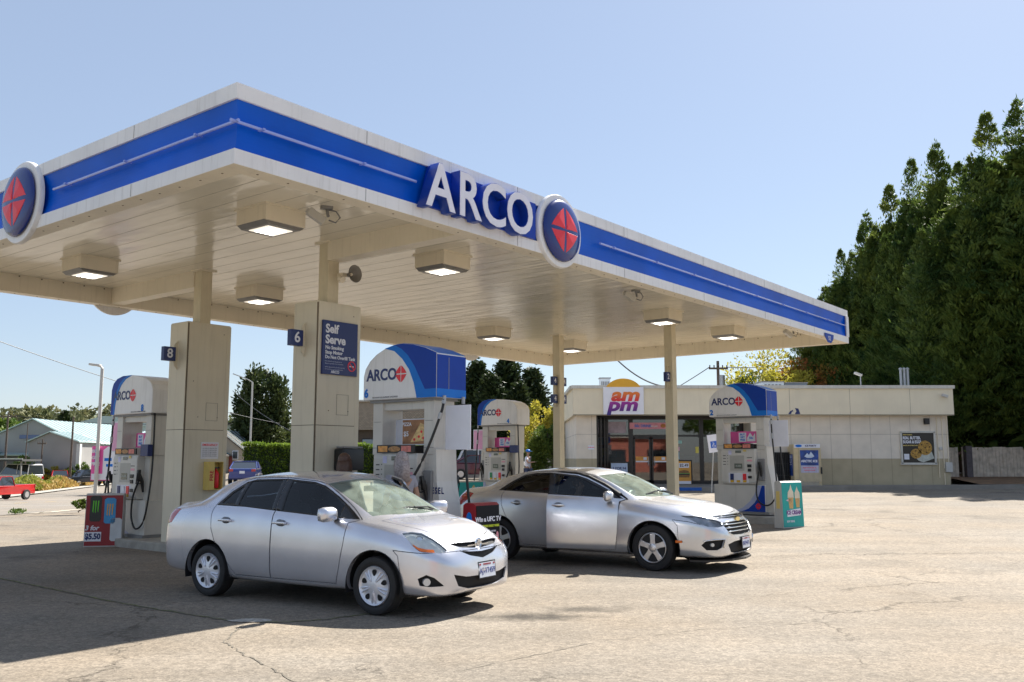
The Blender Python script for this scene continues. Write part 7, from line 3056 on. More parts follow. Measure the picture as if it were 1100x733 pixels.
def hedge(name, a, b, h, w, z, m, label, n, leaf=.17, cat="hedge", bumpy=.18, kind=None):
    """clipped hedge from a to b"""
    g = np.random.default_rng(int(abs(a[0] * 7 + b[0] * 3)) + 3)
    a, b = Vector(a), Vector(b)
    d = b - a
    L = d.length
    d.normalize()
    nn = Vector((-d.y, d.x))
    o = thing(name, (a.x, a.y, z), math.atan2(d.y, d.x), label, cat)
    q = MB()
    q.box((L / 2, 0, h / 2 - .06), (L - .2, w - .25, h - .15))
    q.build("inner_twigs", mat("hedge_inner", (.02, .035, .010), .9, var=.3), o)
    s = g.uniform(0, 1, n)
    face = g.integers(0, 5, n)
    C = np.zeros((n, 3))
    D = np.zeros((n, 3))
    und = bumpy * (np.sin(s * L * 1.1 + 1) * .4 + np.sin(s * L * 2.7) * .3)
    t = g.uniform(0, 1, n)
    top = face >= 3
    C[:, 0] = s * L
    sideS = np.where(face % 2 == 0, 1, -1)
    C[:, 1] = np.where(top, (t - .5) * w, sideS * (w / 2 - .05))
    C[:, 2] = np.where(top, h + und, t * (h + und))
    C += g.normal(0, .07, (n, 3))
    D[:, 1] = np.where(top, 0, sideS)
    D[:, 2] = np.where(top, 1, .4)
    D += g.normal(0, .6, (n, 3))
    me = leaves_mesh("leaves", C, D, g.uniform(.7, 1.5, n) * leaf, g.uniform(.4, .8, n) * leaf, g)
    link_mesh("leaves", me, m, o)
    return o


pa, pb = px_at(263, 500, 72), px_at(318, 500, 72)
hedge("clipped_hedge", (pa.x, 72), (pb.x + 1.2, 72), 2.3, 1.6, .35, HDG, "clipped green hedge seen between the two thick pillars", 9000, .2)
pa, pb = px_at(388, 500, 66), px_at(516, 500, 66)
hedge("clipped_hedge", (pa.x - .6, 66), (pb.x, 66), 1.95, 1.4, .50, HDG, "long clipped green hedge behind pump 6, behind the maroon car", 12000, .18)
p = px_at(481, 508, 60)
tree("round_shrub", p.x, 60, .4, px_at(481, 492, 60).z, .42, .5, 77, HDG, "small round shrub in front of the long hedge beside pump 6", n=900, leaf=.12, cat="shrub", tr=.03, clumps=12, tlimb=2)
# kerb and planting behind
q = MB()
pa, pb = px_at(385, 520, 58), px_at(520, 520, 58)
q.box(((pa.x + pb.x) / 2, 59, .40), (pb.x - pa.x, .3, .5))
tag(q.build("far_kerb", CONC), kind="structure")

# ivy and straw strip on the far side of the street
def cover(name, w0, w1, t0, t1, h, n, leaf, m, seed, z=.05):
    g = np.random.default_rng(seed)
    t = g.uniform(t0, t1, n)
    w = g.uniform(w0, w1, n)
    hh = h * (0.45 + .55 * np.abs(np.sin(t * .9 + seed) * np.cos(t * .31 + w))) * g.uniform(.1, 1, n)
    P = np.array([[R0.x, R0.y]]) + t[:, None] * np.array([[RD.x, RD.y]]) + w[:, None] * np.array([[RN.x, RN.y]])
    zz = np.array([ground_z(float(a), float(b)) for a, b in P]) + z + hh
    C = np.column_stack([P, zz])
    D = g.normal(0, .6, (n, 3)) + np.array([0, 0, .9])
    me = leaves_mesh(name, C, D, g.uniform(.6, 1.4, n) * leaf, g.uniform(.4, .9, n) * leaf * .6, g)
    return tag(link_mesh(name, me, m), kind="stuff")


cover("ivy_ground_cover", -20.5, -15.6, 46, 72, 1.5, 18000, .30, leaf_mat("ivy_leaves", (.16, .20, .03), (.30, .30, .05), .35, .6), 5)
cover("ivy_ground_cover", -19.0, -15.7, 66, 74, 1.1, 5000, .28, leaf_mat("ivy_leaves_dark", (.08, .13, .03), (.22, .26, .05), .35, .6), 15)
cover("straw_grass", -17.8, -15.5, 64, 76, 1.2, 6000, .34, STRAW, 6)
cover("straw_grass", -17.4, -15.5, 74, 92, .5, 3500, .28, STRAW, 7)
cover("road_edge_weeds", .0, .25, 1.0, 2.0, .22, 120, .12, MID, 8)
# small round weed bush by the kerb
p = px_at(86, 553, 29.5)
tree("weed_bush", p.x, 29.5, ground_z(p.x, 29.5), .42, .30, .24, 79, MID, "small green weed bush on the street edge left of the red drinks stand", n=500, leaf=.1, cat="bush", tr=.02, clumps=9, tlimb=1)
# bigger bushes in front of the warehouse
for i, (px, py, Y, rx, rz_, lb) in enumerate(((27, 489, 104, 1.6, 1.5, "green bush in front of the left warehouse corner"), (60, 501, 105, 1.5, 1.0, "yellow-green bush behind the red wagon"),
                                             (86, 494, 104, 1.0, 1.5, "leafy bush beside the dark pickup"), (47, 502, 105, 1.2, .9, "low bush right of the white van"),
                                             (76, 502, 105, 1.0, .9, "small bush between the red wagon and the dark pickup"))):
    p = px_at(px, py, Y)
    tree("roadside_bush", p.x, Y, -1.4, p.z, rx, rz_, 80 + i, YEL if i in (1, 3) else MID, lb, n=1500, leaf=.25, cat="bush", tr=.06, group="bushes before the warehouse", clumps=14, tlimb=2)

# wooded hill on the horizon
def hill_z(x, y):
    return 13.5 * math.exp(-((x + 170) / 75) ** 2) + 6


FIELD = mat("field_grass", (.15, .15, .07), .95, var=.3, vscale=.05)
strip("field_ground", -700, -22, -80, 900, FIELD, .03, step=10)
grid_sheet("far_ground", [-260, -60, 60, 400, 1500], [112, 200, 400, 900, 2400], lambda x, y: ground_z(x, y) + .06, FIELD)
g = np.random.default_rng(9)
bm = bmesh.new()
rows = []
for i in range(60):
    x = -830 + i * 20
    rows.append([bm.verts.new((x, 330, -1)), bm.verts.new((x, 350, hill_z(x, 0) * .75)), bm.verts.new((x, 380, hill_z(x, 0))), bm.verts.new((x, 470, -1))])
for a, b in zip(rows[:-1], rows[1:]):
    for k in range(3):
        bm.faces.new((a[k], b[k], b[k + 1], a[k + 1]))
me = bpy.data.meshes.new("hill")
bm.to_mesh(me)
bm.free()
tag(link_mesh("hill", me, mat("hill_ground", (.10, .12, .06), .95, var=.2), smooth=True), kind="structure")
n = 46000
cc = g.integers(0, 420, n)
cx_ = np.concatenate([g.uniform(-320, 40, 260), g.uniform(-800, -320, 110), g.uniform(40, 330, 50)])
cy_ = g.uniform(335, 380, 420)
cr_ = g.uniform(3, 7, 420)
dd = g.normal(0, 1, (n, 3))
dd /= np.linalg.norm(dd, axis=1, keepdims=True)
cz = np.array([hill_z(x, 0) * (.75 + .25 * (y - 350) / 30 if y > 350 else .75 * (y - 330) / 20) for x, y in zip(cx_, cy_)])
C = np.column_stack([cx_[cc], cy_[cc], cz[cc] + cr_[cc] * .35]) + dd * cr_[cc][:, None] * np.array([1, 1, .8]) * g.uniform(.6, 1, n)[:, None]
me = leaves_mesh("hill_woodland", C, dd + g.normal(0, .4, (n, 3)), g.uniform(1.2, 2.4, n), g.uniform(.9, 1.6, n), g)
tag(link_mesh("hill_woodland", me, leaf_mat("woodland_leaves", (.09, .12, .05), (.20, .19, .09), .2, .05)), kind="stuff")
o = thing("hill_conifer", (-191, 330, 8), 0, "dark pointed conifer on the wooded hill above the warehouse roof", "conifer")
c = link_mesh("crown", conifer_mesh(90, 14, 5.5, 300, 1.6), DRK, o)
trunk(o, 9, .4, .1)
o.location = (px_at(70, 443, 330).x, 330, px_at(70, 443, 330).z - 14)
# tree seen at the far left edge
p = px_at(4, 444, 150)
tree("distant_tree", p.x - 1, 150, 0, p.z, 5, 4, 95, MID, "distant tree top at the far left edge above the warehouse", n=1500, leaf=.8, tr=.4, clumps=14)

# ================================================================== BACKGROUND BUILDINGS
MROOF = mat("teal_metal_roof", (.38, .48, .46), .35, .3, var=.08, vscale=.6)
MWALL = mat("warehouse_wall", (.30, .29, .28), .7, var=.08, vscale=.5)
MWALL2 = mat("warehouse_wall_dark", (.22, .215, .21), .7, var=.08, vscale=.5)


def gable(parent, x0, x1, y0, y1, ze, za, z0=0.0, wallm=None, roofm=None, ov=.3, xa=None):
    xa = (x0 + x1) / 2 if xa is None else xa
    q = MB()
    q.prism([(x0, z0), (x0, ze), (xa, za), (x1, ze), (x1, z0)], 'y', y0, y1)
    w = q.build("wall", wallm, parent)
    q = MB()
    for (xx, s) in ((x0, -1), (x1, 1)):
        dx = xx - xa
        k = (abs(dx) + ov) / abs(dx)
        xe, zee = xa + dx * k, za - (za - ze) * k
        q.prism([(xa, za + .02), (xa, za + .14), (xe, zee + .14), (xe, zee + .02)], 'y', y0 - ov, y1 + ov)
    r = q.build("roof", roofm, parent)
    # standing seams
    q = MB()
    yy = y0
    while yy < y1:
        for xx in (x0, x1):
            dx = xx - xa
            L = math.hypot(dx, za - ze)
            q.box(((xa + xx) / 2, yy, (za + ze) / 2 + .16), (L, .05, .05), rot=Matrix.Rotation(math.atan2(za - ze, dx) * 1.0, 4, 'Y'))
        yy += 1.2
    q.build("roof_seam", mat("roof_seam", (.28, .42, .45), .4, .3), r)
    return w, r


o = thing("warehouse", (0, 0, 0), 0, "grey warehouse with a teal metal gable roof across the street", "warehouse")
gable(o, -64.5, -52.6, 112, 140, 3.6, 6.35, -2, MWALL, MROOF, xa=-58.2)
q = MB()
q.box((-58.5, 111.95, 4.25), (2.4, .06, .45))
q.build("window", mat("window_blue", (.05, .10, .24), .2, coat=.5), o)
q = MB()
q.box((-59.5, 111.96, 1.6), (12, .05, .06))
q.build("wall_band", MWALL2, o)
q = MB()
q.box((-59.4, 111.4, 2.15), (4.6, 1.4, .12), rot=Matrix.Rotation(.2, 4, 'X'))
q.build("lean_to_roof", MROOF, o)
o = thing("warehouse_annex", (0, 0, 0), 0, "lower grey gabled annex in front of the warehouse", "warehouse")
gable(o, -55.4, -49.8, 106, 112, 3.55, 4.6, -2, MWALL, MROOF, xa=-53.0)
q = MB()
q.box((-49.7, 106.2, 1.0), (.4, .5, 4.6))
q.build("downpipe_corner", mat("pale_trim", (.55, .56, .54), .6, var=.05), o)
o = thing("warehouse_annex", (0, 0, 0), 0, "small gabled wing at the left edge, left of the warehouse", "warehouse")
gable(o, -68.5, -62.0, 108, 113, 2.4, 3.6, -2, MWALL2, MROOF, xa=-65.5)
o = thing("long_shed", (0, 0, 0), 0, "long low shed with a pale teal roof right of the warehouse", "shed")
q = MB()
q.prism([(126, -2), (126, 3.1), (132, 5.3), (138, 3.1), (138, -2)], 'x', -60, -40.5)
q.build("wall", MWALL, o)
q = MB()
q.prism([(125.6, 3.0), (125.6, 3.12), (132, 5.48), (132, 5.34)], 'x', -60.4, -40)
q.prism([(138.4, 3.0), (138.4, 3.12), (132, 5.48), (132, 5.34)], 'x', -60.4, -40)
r = q.build("roof", MROOF, o)
q = MB()
for k in range(24):
    q.box((-60 + k * .83, 128.8, 4.33), (.05, 6.8, .05), rot=Matrix.Rotation(.354, 4, 'X'))
q.build("roof_seam", mat("roof_seam", (.3, .4, .4)), r)
o = thing("distant_roof", (0, 0, 0), 0, "pale roof with dormers behind the warehouse ridge", "house")
q = MB()
q.prism([(-78, 7.2), (-71, 9.0), (-62, 8.6), (-58, 7.2)], 'y', 160, 170)
q.prism([(-78, 0), (-78, 7.2), (-58, 7.2), (-58, 0)], 'y', 160.3, 169)
q.build("roof", mat("pale_roof", (.42, .50, .50), .5, var=.1), o)
o = thing("carport_roof", (-53.0, 98, -.9), 0, "flat dark carport roof at the left edge behind the white van", "carport")
q = MB()
q.box((-1.5, 0, 2.35), (7.5, 4, .22))
q.build("roof", mat("carport_dark", (.06, .06, .06), .8, var=.1), o)
q = MB()
q.box((-1.5, -2.02, 2.5), (7.6, .05, .12))
q.build("fascia", mat("pale_trim", (.5, .5, .5)), o)
for dx in (-4.5, 1.9):
    q = MB()
    q.box((dx, -1.5, 1.15), (.14, .14, 2.3))
    q.build("post", GREYP, o)

# small house between the pillars and its neighbour
HWALL = mat("house_wall_tan", (.42, .36, .28), .8, var=.06)
HROOF = mat("house_roof_dark", (.07, .065, .06), .85, var=.2)
pc = px_at(246, 468, 84)
o = thing("gabled_house", (0, 0, 0), 0, "small tan gabled house seen past the fire extinguisher pillar", "house")
gable(o, pc.x - 3.4, pc.x + 1.55, 84, 92, 2.2, 4.1, 0, HWALL, HROOF, xa=pc.x - .9)
q = MB()
q.box((px_at(253, 489, 84).x, 83.94, px_at(253, 489, 84).z), (.55, .06, .8))
wf = q.build("window_frame", PAPER, o)
q = MB()
q.box((px_at(253, 489, 84).x, 83.90, px_at(253, 489, 84).z), (.42, .03, .66))
q.build("pane", mat("window_dark", (.04, .05, .06), .15, coat=.5), wf)
q = MB()
q.box((px_at(247, 490, 84).x, 83.94, .9), (.5, .06, 1.9))
q.build("door", mat("door_red", (.25, .06, .05), .6), o)
o = thing("pale_house", (0, 0, 0), 0, "pale green house wall under a dark roof edge behind the small gabled house", "house")
gable(o, pc.x - 6, pc.x + .9, 96, 104, 4.4, 5.4, 0, mat("house_wall_pale", (.50, .56, .48), .8, var=.06), HROOF, xa=pc.x - 3)
pg = px_at(160, 470, 78)
o = thing("gabled_house", (0, 0, 0), 0, "low house with a brick chimney seen through the frame of pump 8", "house")
gable(o, pg.x - 2.6, pg.x + 5, 78, 86, 1.9, 3.3, 0, mat("house_wall_cream", (.50, .47, .38), .8, var=.05), HROOF, xa=pg.x + 1)
q = MB()
q.box((px_at(139, 462, 80).x, 80, 3.4), (.5, .5, 1.6))
q.build("chimney", mat("brick_red", (.28, .09, .06), .85, var=.2), o)


def shingles():
    m = mat("shingle_roof", (.36, .29, .21), .9, var=.15, vscale=3)
    n, l = m.node_tree.nodes, m.node_tree.links
    b = n["Principled BSDF"]
    tc = n.new("ShaderNodeTexCoord")
    br = n.new("ShaderNodeTexBrick")
    mp = n.new("ShaderNodeMapping")
    mp.inputs['Rotation'].default_value = (R(90), 0, 0)
    br.inputs['Scale'].default_value = 2.2
    br.inputs['Color1'].default_value = (.40, .32, .23, 1)
    br.inputs['Color2'].default_value = (.30, .24, .17, 1)
    br.inputs['Mortar'].default_value = (.16, .12, .09, 1)
    br.inputs['Mortar Size'].default_value = .03
    l.new(tc.outputs['Object'], mp.inputs[0])
    l.new(mp.outputs[0], br.inputs[0])
    l.new(br.outputs[0], b.inputs['Base Color'])
    return m


SH = shingles()
o = thing("shingled_building", (0, 0, 0), 0, "beige building with a big shingled mansard roof behind pump 6", "building")
xa, xb = px_at(372, 430, 80).x, px_at(515, 430, 80).x
q = MB()
q.box(((xa + xb) / 2, 86, 2.2), (xb - xa, 11, 4.4))
q.build("wall", mat("brown_wall", (.10, .075, .055), .8, var=.1), o)
q = MB()
q.prism([(80.0, 4.1), (80.7, 6.6), (92, 6.6), (92, 4.1)], 'x', xa - .3, xb + .15)
q.build("roof", SH, o)
q = MB()
q.box(((xa + xb) / 2, 80.6, 6.66), (xb - xa + .5, .2, .14))
q.box((xb + .05, 80.2, 2.4), (.3, .4, 4.6))
q.build("trim", SCAP, o)
for px in (396, 418, 461):
    q = MB()
    pw = px_at(px, 468, 80.4)
    q.box((pw.x, 80.44, 2.6), (1.2, .06, 1.5))
    w = q.build("window", BLACK, o)
    q = MB()
    q.box((pw.x, 80.40, 2.6), (1.05, .03, 1.35))
    q.build("pane", mat("pane_blue_grey", (.16, .22, .26), .12, coat=.8, var=.1), w)
# white blank board sign right of pump 6 is the topper panel; another low wall beyond the hedge
o = thing("grey_building", (0, 0, 0), 0, "pale beige wall seen between the conifers and the bare columns", "building")
pa, pb = px_at(520, 470, 84), px_at(606, 470, 84)
q = MB()
q.box(((pa.x + pb.x) / 2, 86, 2.6), (pb.x - pa.x, 4, 5.2))
q.build("wall", mat("house_wall_cream", (.5, .47, .38)), o)
q = MB()
q.prism([(83.6, 5.2), (84, 6.2), (88, 6.2), (88.4, 5.2)], 'x', pa.x - .3, pb.x + .3)
q.build("roof", HROOF, o)

# behind the camera: a brick-red building and trees, mirrored in the store glass and the cars
o = thing("brick_building", (0, 0, 0), 0, "long brick-red building across the street, seen only mirrored in the store glass", "building")
q = MB()
q.box((10, -34, 2.1), (19, 10, 4.2))
q.build("wall", mat("brick_wall", (.42, .14, .10), .85, var=.15, vscale=2), o)
q = MB()
q.box((10, -28.8, 4.3), (19.4, .5, .3))
q.build("coping", SCAP, o)
for k in range(4):
    q = MB()
    q.box((2.5 + k * 5, -28.97, 1.9), (2.4, .06, 1.6))
    q.build("window", mat("window_dark", (.04, .05, .06)), o)
for i, (x, y, h) in enumerate(((27, -22, 8), (22, -25, 9), (-14, -26, 9), (34, -18, 10))):
    tree("street_tree", x, y, 0, h, 2.8, 3.0, 100 + i, MID, ["street tree mirrored in the store windows beside the doors", "street tree mirrored in the right store window", "street tree behind the viewer on the left", "street tree behind the viewer on the far right"][i], n=2200, leaf=.4, tr=.2, group="street trees behind the viewer")

# ================================================================== POLES AND WIRES
WOOD = mat("pole_wood", (.12, .09, .07), .85, var=.2, vscale=4)


def utility_pole(px, ptop, pbot, Y, label, arm=1.2, r=.13):
    p = px_at(px, ptop, Y)
    z0 = 0
    o = thing("utility_pole", (p.x, Y, 0), 0, label, "utility pole", "wooden utility poles")
    q = MB()
    q.cyl((0, 0, -1.8), (0, 0, p.z), r, r * .7, n=10)
    q.build("shaft", WOOD, o)
    if arm:
        q = MB()
        q.box((0, -.12, p.z - .5), (arm * 2, .1, .12))
        for k in (-.9, -.45, .45, .9):
            q.cyl((arm * k, -.12, p.z - .44), (arm * k, -.12, p.z - .28), .04, n=6)
        q.build("crossarm", WOOD, o)
    return o, p


o, p1 = utility_pole(771, 388, 415, 60, "utility pole with crossarm and transformer rising behind the store", .62)
q = MB()
q.cyl((.22, -.1, p1.z - 1.9), (.22, -.1, p1.z - .95), .2, n=14)
q.build("transformer", STEEL, o, auto=True)
_, p2 = utility_pole(9, 443, 500, 102, "utility pole at the left edge before the warehouse", 1.0)
_, p3 = utility_pole(79, 448, 512, 103, "utility pole standing before the long shed", 0)
o, p4 = utility_pole(30, 455, 515, 101, "pale thin pole in front of the warehouse gable", 0, .07)
_, p5 = utility_pole(46, 472, 505, 104, "short dark pole in front of the warehouse annex", .5, .1)


def wire(pts, r, label, sag=.0):
    o = thing("overhead_wire", (0, 0, 0), 0, label, "wire", "overhead wires")
    a, b = Vector(pts[0]), Vector(pts[1])
    P = []
    for k in range(25):
        t = k / 24
        p = a.lerp(b, t)
        p.z -= sag * 4 * t * (1 - t)
        P.append(p)
    q = MB()
    q.tube(P, r, n=5)
    q.build("cable", BLACK, o)


wire((px_at(-60, 345, 45), px_at(300, 455, 80)), .022, "thin overhead wire sloping down across the sky at the left", .5)
wire((px_at(660, 384, 44), px_at(722, 416, 44.5)), .035, "thick service cable drooping to the store roof left of pump 2", .35)
wire((p1 + Vector((-.55, 0, -.4)), px_at(640, 452, 100)), .03, "faint wire from the transformer pole going left", .6)
wire((p1 + Vector((.55, 0, -.4)), px_at(900, 380, 75)), .03, "faint wire from the transformer pole going right", .4)
wire((p2 + Vector((-1, 0, -.4)), p2 + Vector((-30, -20, 0))), .03, "wire leaving the left edge pole outwards", .4)
wire((p2 + Vector((.9, 0, -.4)), px_at(190, 455, 110)), .035, "wire from the left edge pole over the warehouse roof", .4)
wire((px_at(250, 420, 88), px_at(318, 466, 75)), .03, "thin wire crossing the round conifer", .3)


def lamp_pole(px, ptop, Y, label, armdx, armz, r=.08):
    p = px_at(px, ptop, Y)
    o = thing("street_lamp", (p.x, Y, ground_z(p.x, Y)), 0, label, "street lamp", "lamp poles")
    q = MB()
    q.cyl((0, 0, 0), (0, 0, p.z), r, r * .8, n=12)
    q.lathe([(r * 2, 0), (r * 2, .04), (r * 1.2, .1)], n=12)
    q.build("pole", LGREY, o, auto=True)
    return o, p


o, p = lamp_pole(110, 395, 28, "pale lamp pole by the street, behind the pink banner and pump 8", -.3, 0, .06)
q = MB()
q.tube([(0, 0, p.z), (-.06, 0, p.z + .08), (-.14, 0, p.z + .10)], .035, n=8)
q.box((-.22, 0, p.z + .12), (.34, .20, .07), bevel=.02, rot=Matrix.Rotation(.12, 4, 'Y'))
q.build("lamp_head", LGREY, o, auto=True)
# pink banner on that pole
bo = thing("street_banner", (p.x, 28.1, ground_z(p.x, 28)), 0, "pink banner reading BUY GET FREE fixed behind the lamp pole", "banner")
x0, x1 = px_at(96.5, 500, 28).x - p.x, px_at(129, 500, 28).x - p.x
zt2, zb2 = px_at(110, 478, 28).z, px_at(110, 515, 28).z
q = MB()
q.box(((x0 + x1) / 2, 0, (zt2 + zb2) / 2), (x1 - x0, .02, zt2 - zb2))
bb = q.build("banner_sheet", MAGENTA, bo)
M = frame_mat((0, -.012, 0), (0, -1, 0))
xm = -.02
flat("banner_panel", M, [rect(x0 + .10, zb2 + .42, xm - .03, zt2 - .08)], LBLUE, bb, .002)
flat("banner_panel", M, [rect(x0 + .02, zb2 + .02, x1 - .02, zb2 + .2), rect(xm + .16, zb2 + .2, x1 - .03, zt2 - .12), [(xm + .16, zt2 - .12), (x1 - .12, zt2 - .12), (xm + .30, zt2 - .01)]], PAPER, bb, .002)
for k, w in enumerate(("BUY", "GET", "FREE")):
    text("lettering", w, .13, PAPER, bb, frame_mat(((x0 + xm) / 2 + .03, -.016, zt2 - .16 - k * .19), (0, -1, 0)), .001, .005)
flat("drink_picture", M @ TR((0, 0, .003)), [rect(xm + .2, zt2 - .45, xm + .42, zt2 - .36), rect(xm + .26, zt2 - .62, xm + .46, zt2 - .54)], LBLUE, bb, .002)
o, p = lamp_pole(271, 416, 78, "tall lamp pole with a long arm in front of the round conifer", -1, 0, .09)
q = MB()
q.tube([(0, 0, p.z), (-.5, 0, p.z + .28), (px_at(250, 407, 78).x - p.x, 0, px_at(250, 407, 78).z)], .05, n=6)
q.build("arm", LGREY, o)
# small white terminal post beside the long hedge
p = px_at(404.5, 520, 27)
o = thing("service_post", (p.x, 27, ground_z(p.x, 27)), 0, "small white service post with a blue top seen between the pillar and pump 6", "air and water post")
q = MB()
q.box((0, 0, .9), (.17, .15, 1.8), bevel=.03)
q.build("post_body", mat("post_white", (.72, .72, .68), .5, var=.05), o, auto=True)
q = MB()
q.box((0, -.08, 1.71), (.14, .01, .05))
q.build("blue_cap_strip", LBLUE, o)
q = MB()
q.box((0, -.08, 1.32), (.11, .012, .30), bevel=.003)
q.build("symbol_window", BLACK, o)
text("lettering", "AIR", .05, PAPER, o, frame_mat((0, -.087, 1.36), (0, -1, 0)), .001, .002)

# ================================================================== BACKGROUND VEHICLES
def far_car(name, x, y, rz, L, H, m, label, kind="sedan", z=0.0, group=None):
    """small vehicle: body with tapered glasshouse, wheels, lights; local x forward"""
    o = thing(name, (x, y, z), rz, label, {"sedan": "car", "suv": "car", "pickup": "pickup truck", "van": "van"}[kind], group)
    W = 1.78 if kind != "van" else 2.1
    h = L / 2
    if kind == "sedan":
        low = [(-h, .35), (-h, .78), (-h + .08, .95), (-h + .9, 1.0), (h - 1.15, .95), (h - .15, .75), (h, .55), (h - .02, .28), (-h + .05, .28)]
        gl = [(-h + .55, .96), (-h + 1.35, H - .03), (-h + 2.4, H), (h - 1.75, H - .06), (h - .95, .93)]
    elif kind == "suv":
        low = [(-h, .4), (-h, 1.0), (-h + .05, 1.10), (h - 1.2, 1.05), (h - .15, .95), (h, .6), (h - .02, .35), (-h + .05, .35)]
        gl = [(-h + .06, 1.06), (-h + .35, H - .04), (-h + .8, H), (h - 2.0, H - .02), (h - 1.15, 1.03)]
    elif kind == "pickup":
        low = [(-h, .5), (-h, 1.08), (-.35, 1.08), (-.35, 1.02), (h - 1.4, 1.04), (h - .1, .98), (h, .6), (h - .02, .42), (-h + .05, .42)]
        gl = [(-.38, 1.02), (-.25, H - .03), (.1, H), (.9, H - .03), (1.45, 1.03)]
    else:
        low = [(-h, .35), (-h, 1.30), (h - 1.0, 1.28), (h - .2, 1.0), (h, .8), (h, .35)]
        gl = [(-h + .03, 1.28), (-h + .10, H - .1), (-h + .3, H), (h - 1.9, H), (h - 1.0, 1.26)]
    q = MB()
    q.prism(low, 'y', -W / 2, W / 2)
    for v in q.bm.verts:
        if v.co.z > .85:
            v.co.y *= .95
        if abs(v.co.x) > h - .3:
            v.co.y *= .90
    bd = q.build("body", m, o)
    md = bd.modifiers.new("bevel", 'BEVEL')
    md.width = .05
    md.segments = 3
    md.limit_method = 'ANGLE'
    q = MB()
    n = len(gl)
    q.prism(gl, 'y', -W / 2 * .93, W / 2 * .93)
    for v in q.bm.verts:
        if v.co.z > H - .2:
            v.co.y *= .84
    cb = q.build("cabin", mat("cabin_glass_dark", (.02, .025, .03), .08, coat=1.0), o)
    q = MB()
    top = [p for p in gl if p[1] > H - .2]
    q.prism([(a, b + .005) for a, b in top] + [(a, b + .05) for a, b in top[::-1]], 'y', -W / 2 * .80, W / 2 * .80)
    q.build("roof_panel", m, o)
    # pillars painted over the dark glass
    for sg in (-1, 1):
        pl = [(gl[0], gl[1]), (gl[n - 1], gl[n - 2])]
        if kind in ("sedan", "suv", "van"):
            for fr_ in (.42, .7):
                xx = gl[1][0] + (gl[-2][0] - gl[1][0]) * fr_ if kind != "van" else gl[1][0] + .3 + 1.0 * fr_ * 2
                pl.append(((xx, gl[0][1]), (xx, H - .03)))
        for a, b in pl:
            q = MB()
            q.tube([(a[0], sg * W / 2 * .935, a[1]), (b[0], sg * W / 2 * .79, b[1])], .04, n=6)
            q.build("window_pillar", m, o)
    r = .31 if kind == "sedan" else .36
    for xx in (-h + L * .19, h - L * .19):
        for sg in (-1, 1):
            q = MB()
            q.cyl((xx, sg * (W / 2 - .2), r), (xx, sg * (W / 2 + .01), r), r, n=22)
            w = q.build("wheel", RUBBER, o, auto=True)
            q = MB()
            q.cyl((xx, sg * (W / 2 - .1), r), (xx, sg * (W / 2 + .02), r), r * .6, n=18)
            q.build("rim", ALLOY, w, auto=True)
    for sg in (-1, 1):
        q = MB()
        q.box((-h + .02, sg * (W / 2 * .90 - .12), .86 if kind == "sedan" else .95), (.06, .26, .16 if kind == "sedan" else .28), bevel=.02)
        q.build("taillight", REDLENS, o)
        q = MB()
        q.box((h - .04, sg * (W / 2 * .90 - .18), .68 if kind == "sedan" else .8), (.08, .3, .14), bevel=.02)
        q.build("headlight", LENSW, o)
    for xx in (-h, h):
        q = MB()
        q.box((xx, 0, .44), (.08, W * .87, .14), bevel=.02)
        q.build("bumper", m if kind == "sedan" else CHROME, o)
    q = MB()
    q.box((-h - .012, 0, .74), (.02, .32, .16))
    q.build("licence_plate", PAPER, o)
    if kind == "pickup":
        q = MB()
        q.box((-h / 2 - .2, 0, 1.09), (h - .55, W * .72, .02))
        q.build("bed_floor", DARK, o)
    return o


LENSW = mat("lens_white", (.75, .78, .8), .1, coat=1)
PR = paint("paint_red", (.55, .012, .014), .2, .3)
PM = paint("paint_maroon", (.10, .012, .03), .3, .3)
PW = paint("paint_white", (.72, .72, .72), .0, .3)
PB = paint("paint_blue", (.03, .05, .22), .4, .3)
PK = paint("paint_dark", (.03, .035, .05), .5, .3)
p = px_at(8, 536, 66)
far_car("red_pickup", p.x - .55, 66, R(-100), 5.2, 1.66, PR, "bright red pickup driving along the street at the left edge", "pickup", ground_z(p.x, 66))
p = px_at(64, 513, 104)
far_car("red_wagon", p.x, 104, R(-62), 4.5, 1.65, PR, "faded red wagon parked beyond the ivy strip", "suv", -1.35)
p = px_at(93, 520, 102)
far_car("dark_pickup", p.x + .2, 102, R(-125), 5.2, 1.75, PK, "dark pickup left of the pink banner", "pickup", -1.33)
p = px_at(20, 512, 100)
far_car("white_van", p.x, 100, R(155), 5.4, 2.35, PW, "white van parked at the left edge behind the ivy", "van", -1.35)
p = px_at(506, 516, 56)
far_car("maroon_sedan", p.x + .75, 56, R(8), 4.7, 1.40, PM, "maroon sedan parked before the long hedge", "sedan", ground_z(p.x, 56))
p = px_at(515, 508, 61)
far_car("white_wagon", p.x + .9, 60.6, R(6), 4.7, 1.72, PW, "white wagon parked behind the maroon sedan", "suv", ground_z(p.x, 60))
p = px_at(264, 512, 60)
far_car("blue_sedan", p.x, 60, R(100), 4.4, 1.40, PB, "small blue sedan seen from behind between the two thick pillars", "sedan", ground_z(p.x, 60))

# ================================================================== PEOPLE
def skin_mesh(name, nodes, edges, m, parent, sub=2):
    me = bpy.data.meshes.new(name)
    me.from_pydata([n[:3] for n in nodes], edges, [])
    o = bpy.data.objects.new(name, me)
    COL.objects.link(o)
    o.parent = parent
    me.materials.append(m)
    sk = o.modifiers.new("skin", 'SKIN')
    sk.use_smooth_shade = True
    for i, n in enumerate(nodes):
        v = me.skin_vertices[0].data[i]
        r = n[3]
        v.radius = r if isinstance(r, tuple) else (r, r)
        v.use_root = (i == 0)
    ss = o.modifiers.new("sub", 'SUBSURF')
    ss.levels = sub
    ss.render_levels = sub
    return o


